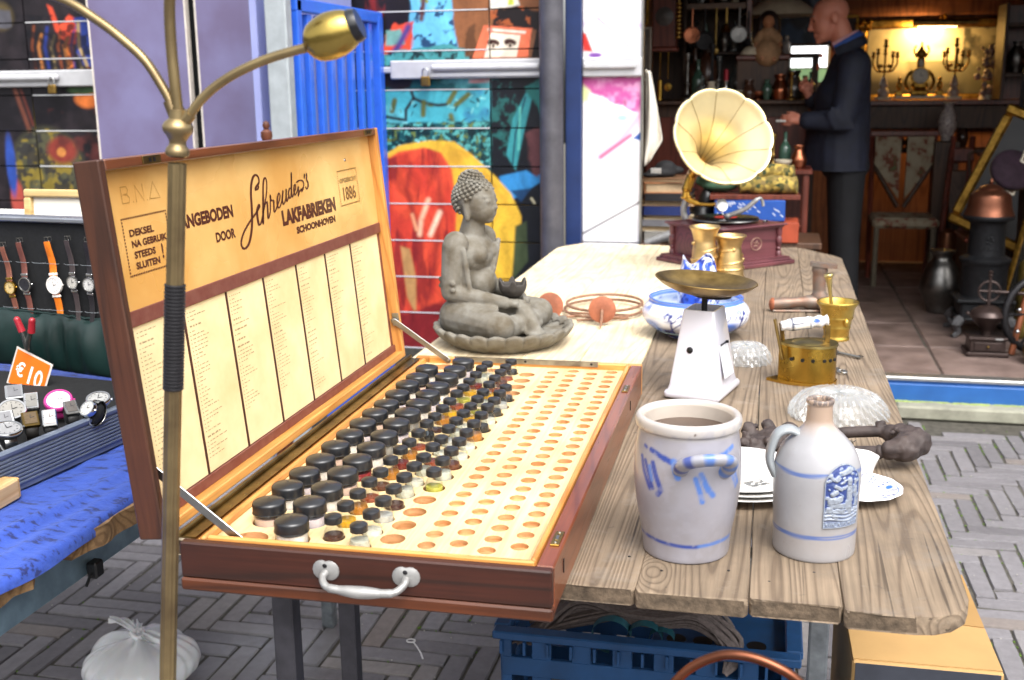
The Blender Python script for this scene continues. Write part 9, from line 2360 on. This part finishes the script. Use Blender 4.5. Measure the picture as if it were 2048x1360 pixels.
def brick_mesh(seed):
    r_ = random.Random(seed); g = G()
    w, l = CELL - 0.0048, CELL * 4 - 0.0048
    n = 6; rings = []
    for i in range(n + 1):
        x = -l / 2 + l * i / n
        e = 0.0022 if i in (0, n) else 0
        rings.append([(x, -w / 2 + r_.uniform(0, 0.0022) + e, -0.02), (x, -w / 2 + r_.uniform(0, 0.002) + e, -0.0045), (x + (0.002 if i == 0 else -0.002 if i == n else 0), -w / 2 + 0.004 + e, r_.uniform(-0.0008, 0.0004)), (x + (0.002 if i == 0 else -0.002 if i == n else 0), w / 2 - 0.004 - e, r_.uniform(-0.0008, 0.0004)), (x, w / 2 - r_.uniform(0, 0.002) - e, -0.0045), (x, w / 2 - r_.uniform(0, 0.0022) - e, -0.02)])
    vs = [p for r in rings for p in r]
    fs = [(i * 6 + j, (i + 1) * 6 + j, (i + 1) * 6 + j + 1, i * 6 + j + 1) for i in range(n) for j in range(5)] + [tuple(range(6)), tuple(n * 6 + j for j in range(6))[::-1]]
    g._add(vs, fs); return g
bg = [brick_mesh(s) for s in range(6)]
bmesh_ = [b.mesh("brick", brick_m, 35) for b in bg]
cells = []
for j in range(-30, 78):
    for i in range(-62, 62):
        k = (i - j) % 8
        if k == 0: cells.append(((i + 2) * CELL - 0.02, (j + 0.5) * CELL, 0.0))
        elif k == 7: cells.append(((i + 0.5) * CELL - 0.02, (j + 2) * CELL, math.pi / 2))
bpy.context.view_layer.update()
dg = bpy.context.evaluated_depsgraph_get()
org = cam.matrix_world.translation.copy()
inv = cam.matrix_world.inverted()
asp = 680 / 1024; tanx = 1024 / 2250.0
vis = []; rest = []
for (x, y, a) in cells:
    if y + CELL * 2 > 5.235 or abs(x) > 4.1: continue
    p = inv @ Vector((x, y, 0.0))
    ok = False
    if p.z < -0.1:
        sx, sy = p.x / -p.z / tanx, p.y / -p.z / (tanx * asp)
        if abs(sx) < 1.04 and abs(sy) < 1.05:
            dv = (Vector((x, y, 0.002)) - org)
            hit, loc, *_ = SC.ray_cast(dg, org, dv.normalized(), distance=dv.length - 0.03)
            ok = not hit
    (vis if ok else rest).append((x, y, a, -p.z))
vis.sort(key=lambda q: q[3])
rr = random.Random(31)
for n_, (x, y, a, d) in enumerate(vis[:300]):
    o = bpy.data.objects.new("brick", bmesh_[rr.randrange(6)]); COL.objects.link(o); o.parent = street
    o.location = (x + rr.uniform(-0.0015, 0.0015), y + rr.uniform(-0.0015, 0.0015), rr.uniform(-0.004, 0.003)); o.rotation_euler = (rr.uniform(-0.01, 0.01), rr.uniform(-0.012, 0.012), a + rr.uniform(-0.012, 0.012) + (math.pi if rr.random() < 0.5 else 0))
g = G()
for (x, y, a, d) in vis[300:] + rest:
    b = bg[rr.randrange(6)]
    g.T = Matrix.Translation((x, y, rr.uniform(-0.003, 0.002))) @ Matrix.Rotation(a + rr.uniform(-0.01, 0.01), 4, 'Z'); g._add(b.v, b.f)
o = g.build("brick_field", brick_m, street, smooth=35); o["kind"] = "stuff"
# moss and small plants in the joints
mossm = M("joint_moss", "#55702a", 0.95, 0, 0.4, 90, 0.5)
g = G()
for _ in range(2600):
    if rr.random() < 0.72: x, y = rr.uniform(0.3, 1.3), rr.uniform(2.6, 5.18)
    else: x, y = rr.uniform(-2.2, 0.1), rr.uniform(2.0, 3.8)
    i = round((x + 0.02) / CELL) ; j = round(y / CELL)
    if mnoise.noise((x * 2.3, y * 2.3, 4.0)) < 0.02: continue
    if rr.random() < 0.6: px, py = i * CELL - 0.02, y
    else: px, py = x, j * CELL
    kx = math.floor((px + 0.02 - 1e-4) / CELL); ky = math.floor((py) / CELL)
    # keep it only where a joint really runs
    def brick_id(ci, cj):
        k = (ci - cj) % 8
        return ('h', ci - k, cj) if k < 4 else ('v', ci, cj - (7 - k))
    if rr.random() < 2:
        if abs(px - (i * CELL - 0.02)) < 1e-9: same = brick_id(i - 1, ky) == brick_id(i, ky)
        else: same = brick_id(math.floor((px + 0.02) / CELL), j - 1) == brick_id(math.floor((px + 0.02) / CELL), j)
        if same: continue
    s = rr.uniform(0.002, 0.0048); g.ball((px + rr.uniform(-0.002, 0.002), py + rr.uniform(-0.002, 0.002), -0.004), (s, s, s * 0.9), 5, 4)
o = g.build("moss", mossm, street); o["kind"] = "stuff"
g = G()
for _ in range(500):
    x, y = rr.uniform(-2.2, 1.3), rr.uniform(1.8, 5.1); s = rr.uniform(0.0012, 0.003); g.ball((x, y, 0.001), (s, s, s * 0.6), 5, 4)
o = g.build("grit", M("pale_grit", "#a8a49c", 0.9), street); o["kind"] = "stuff"
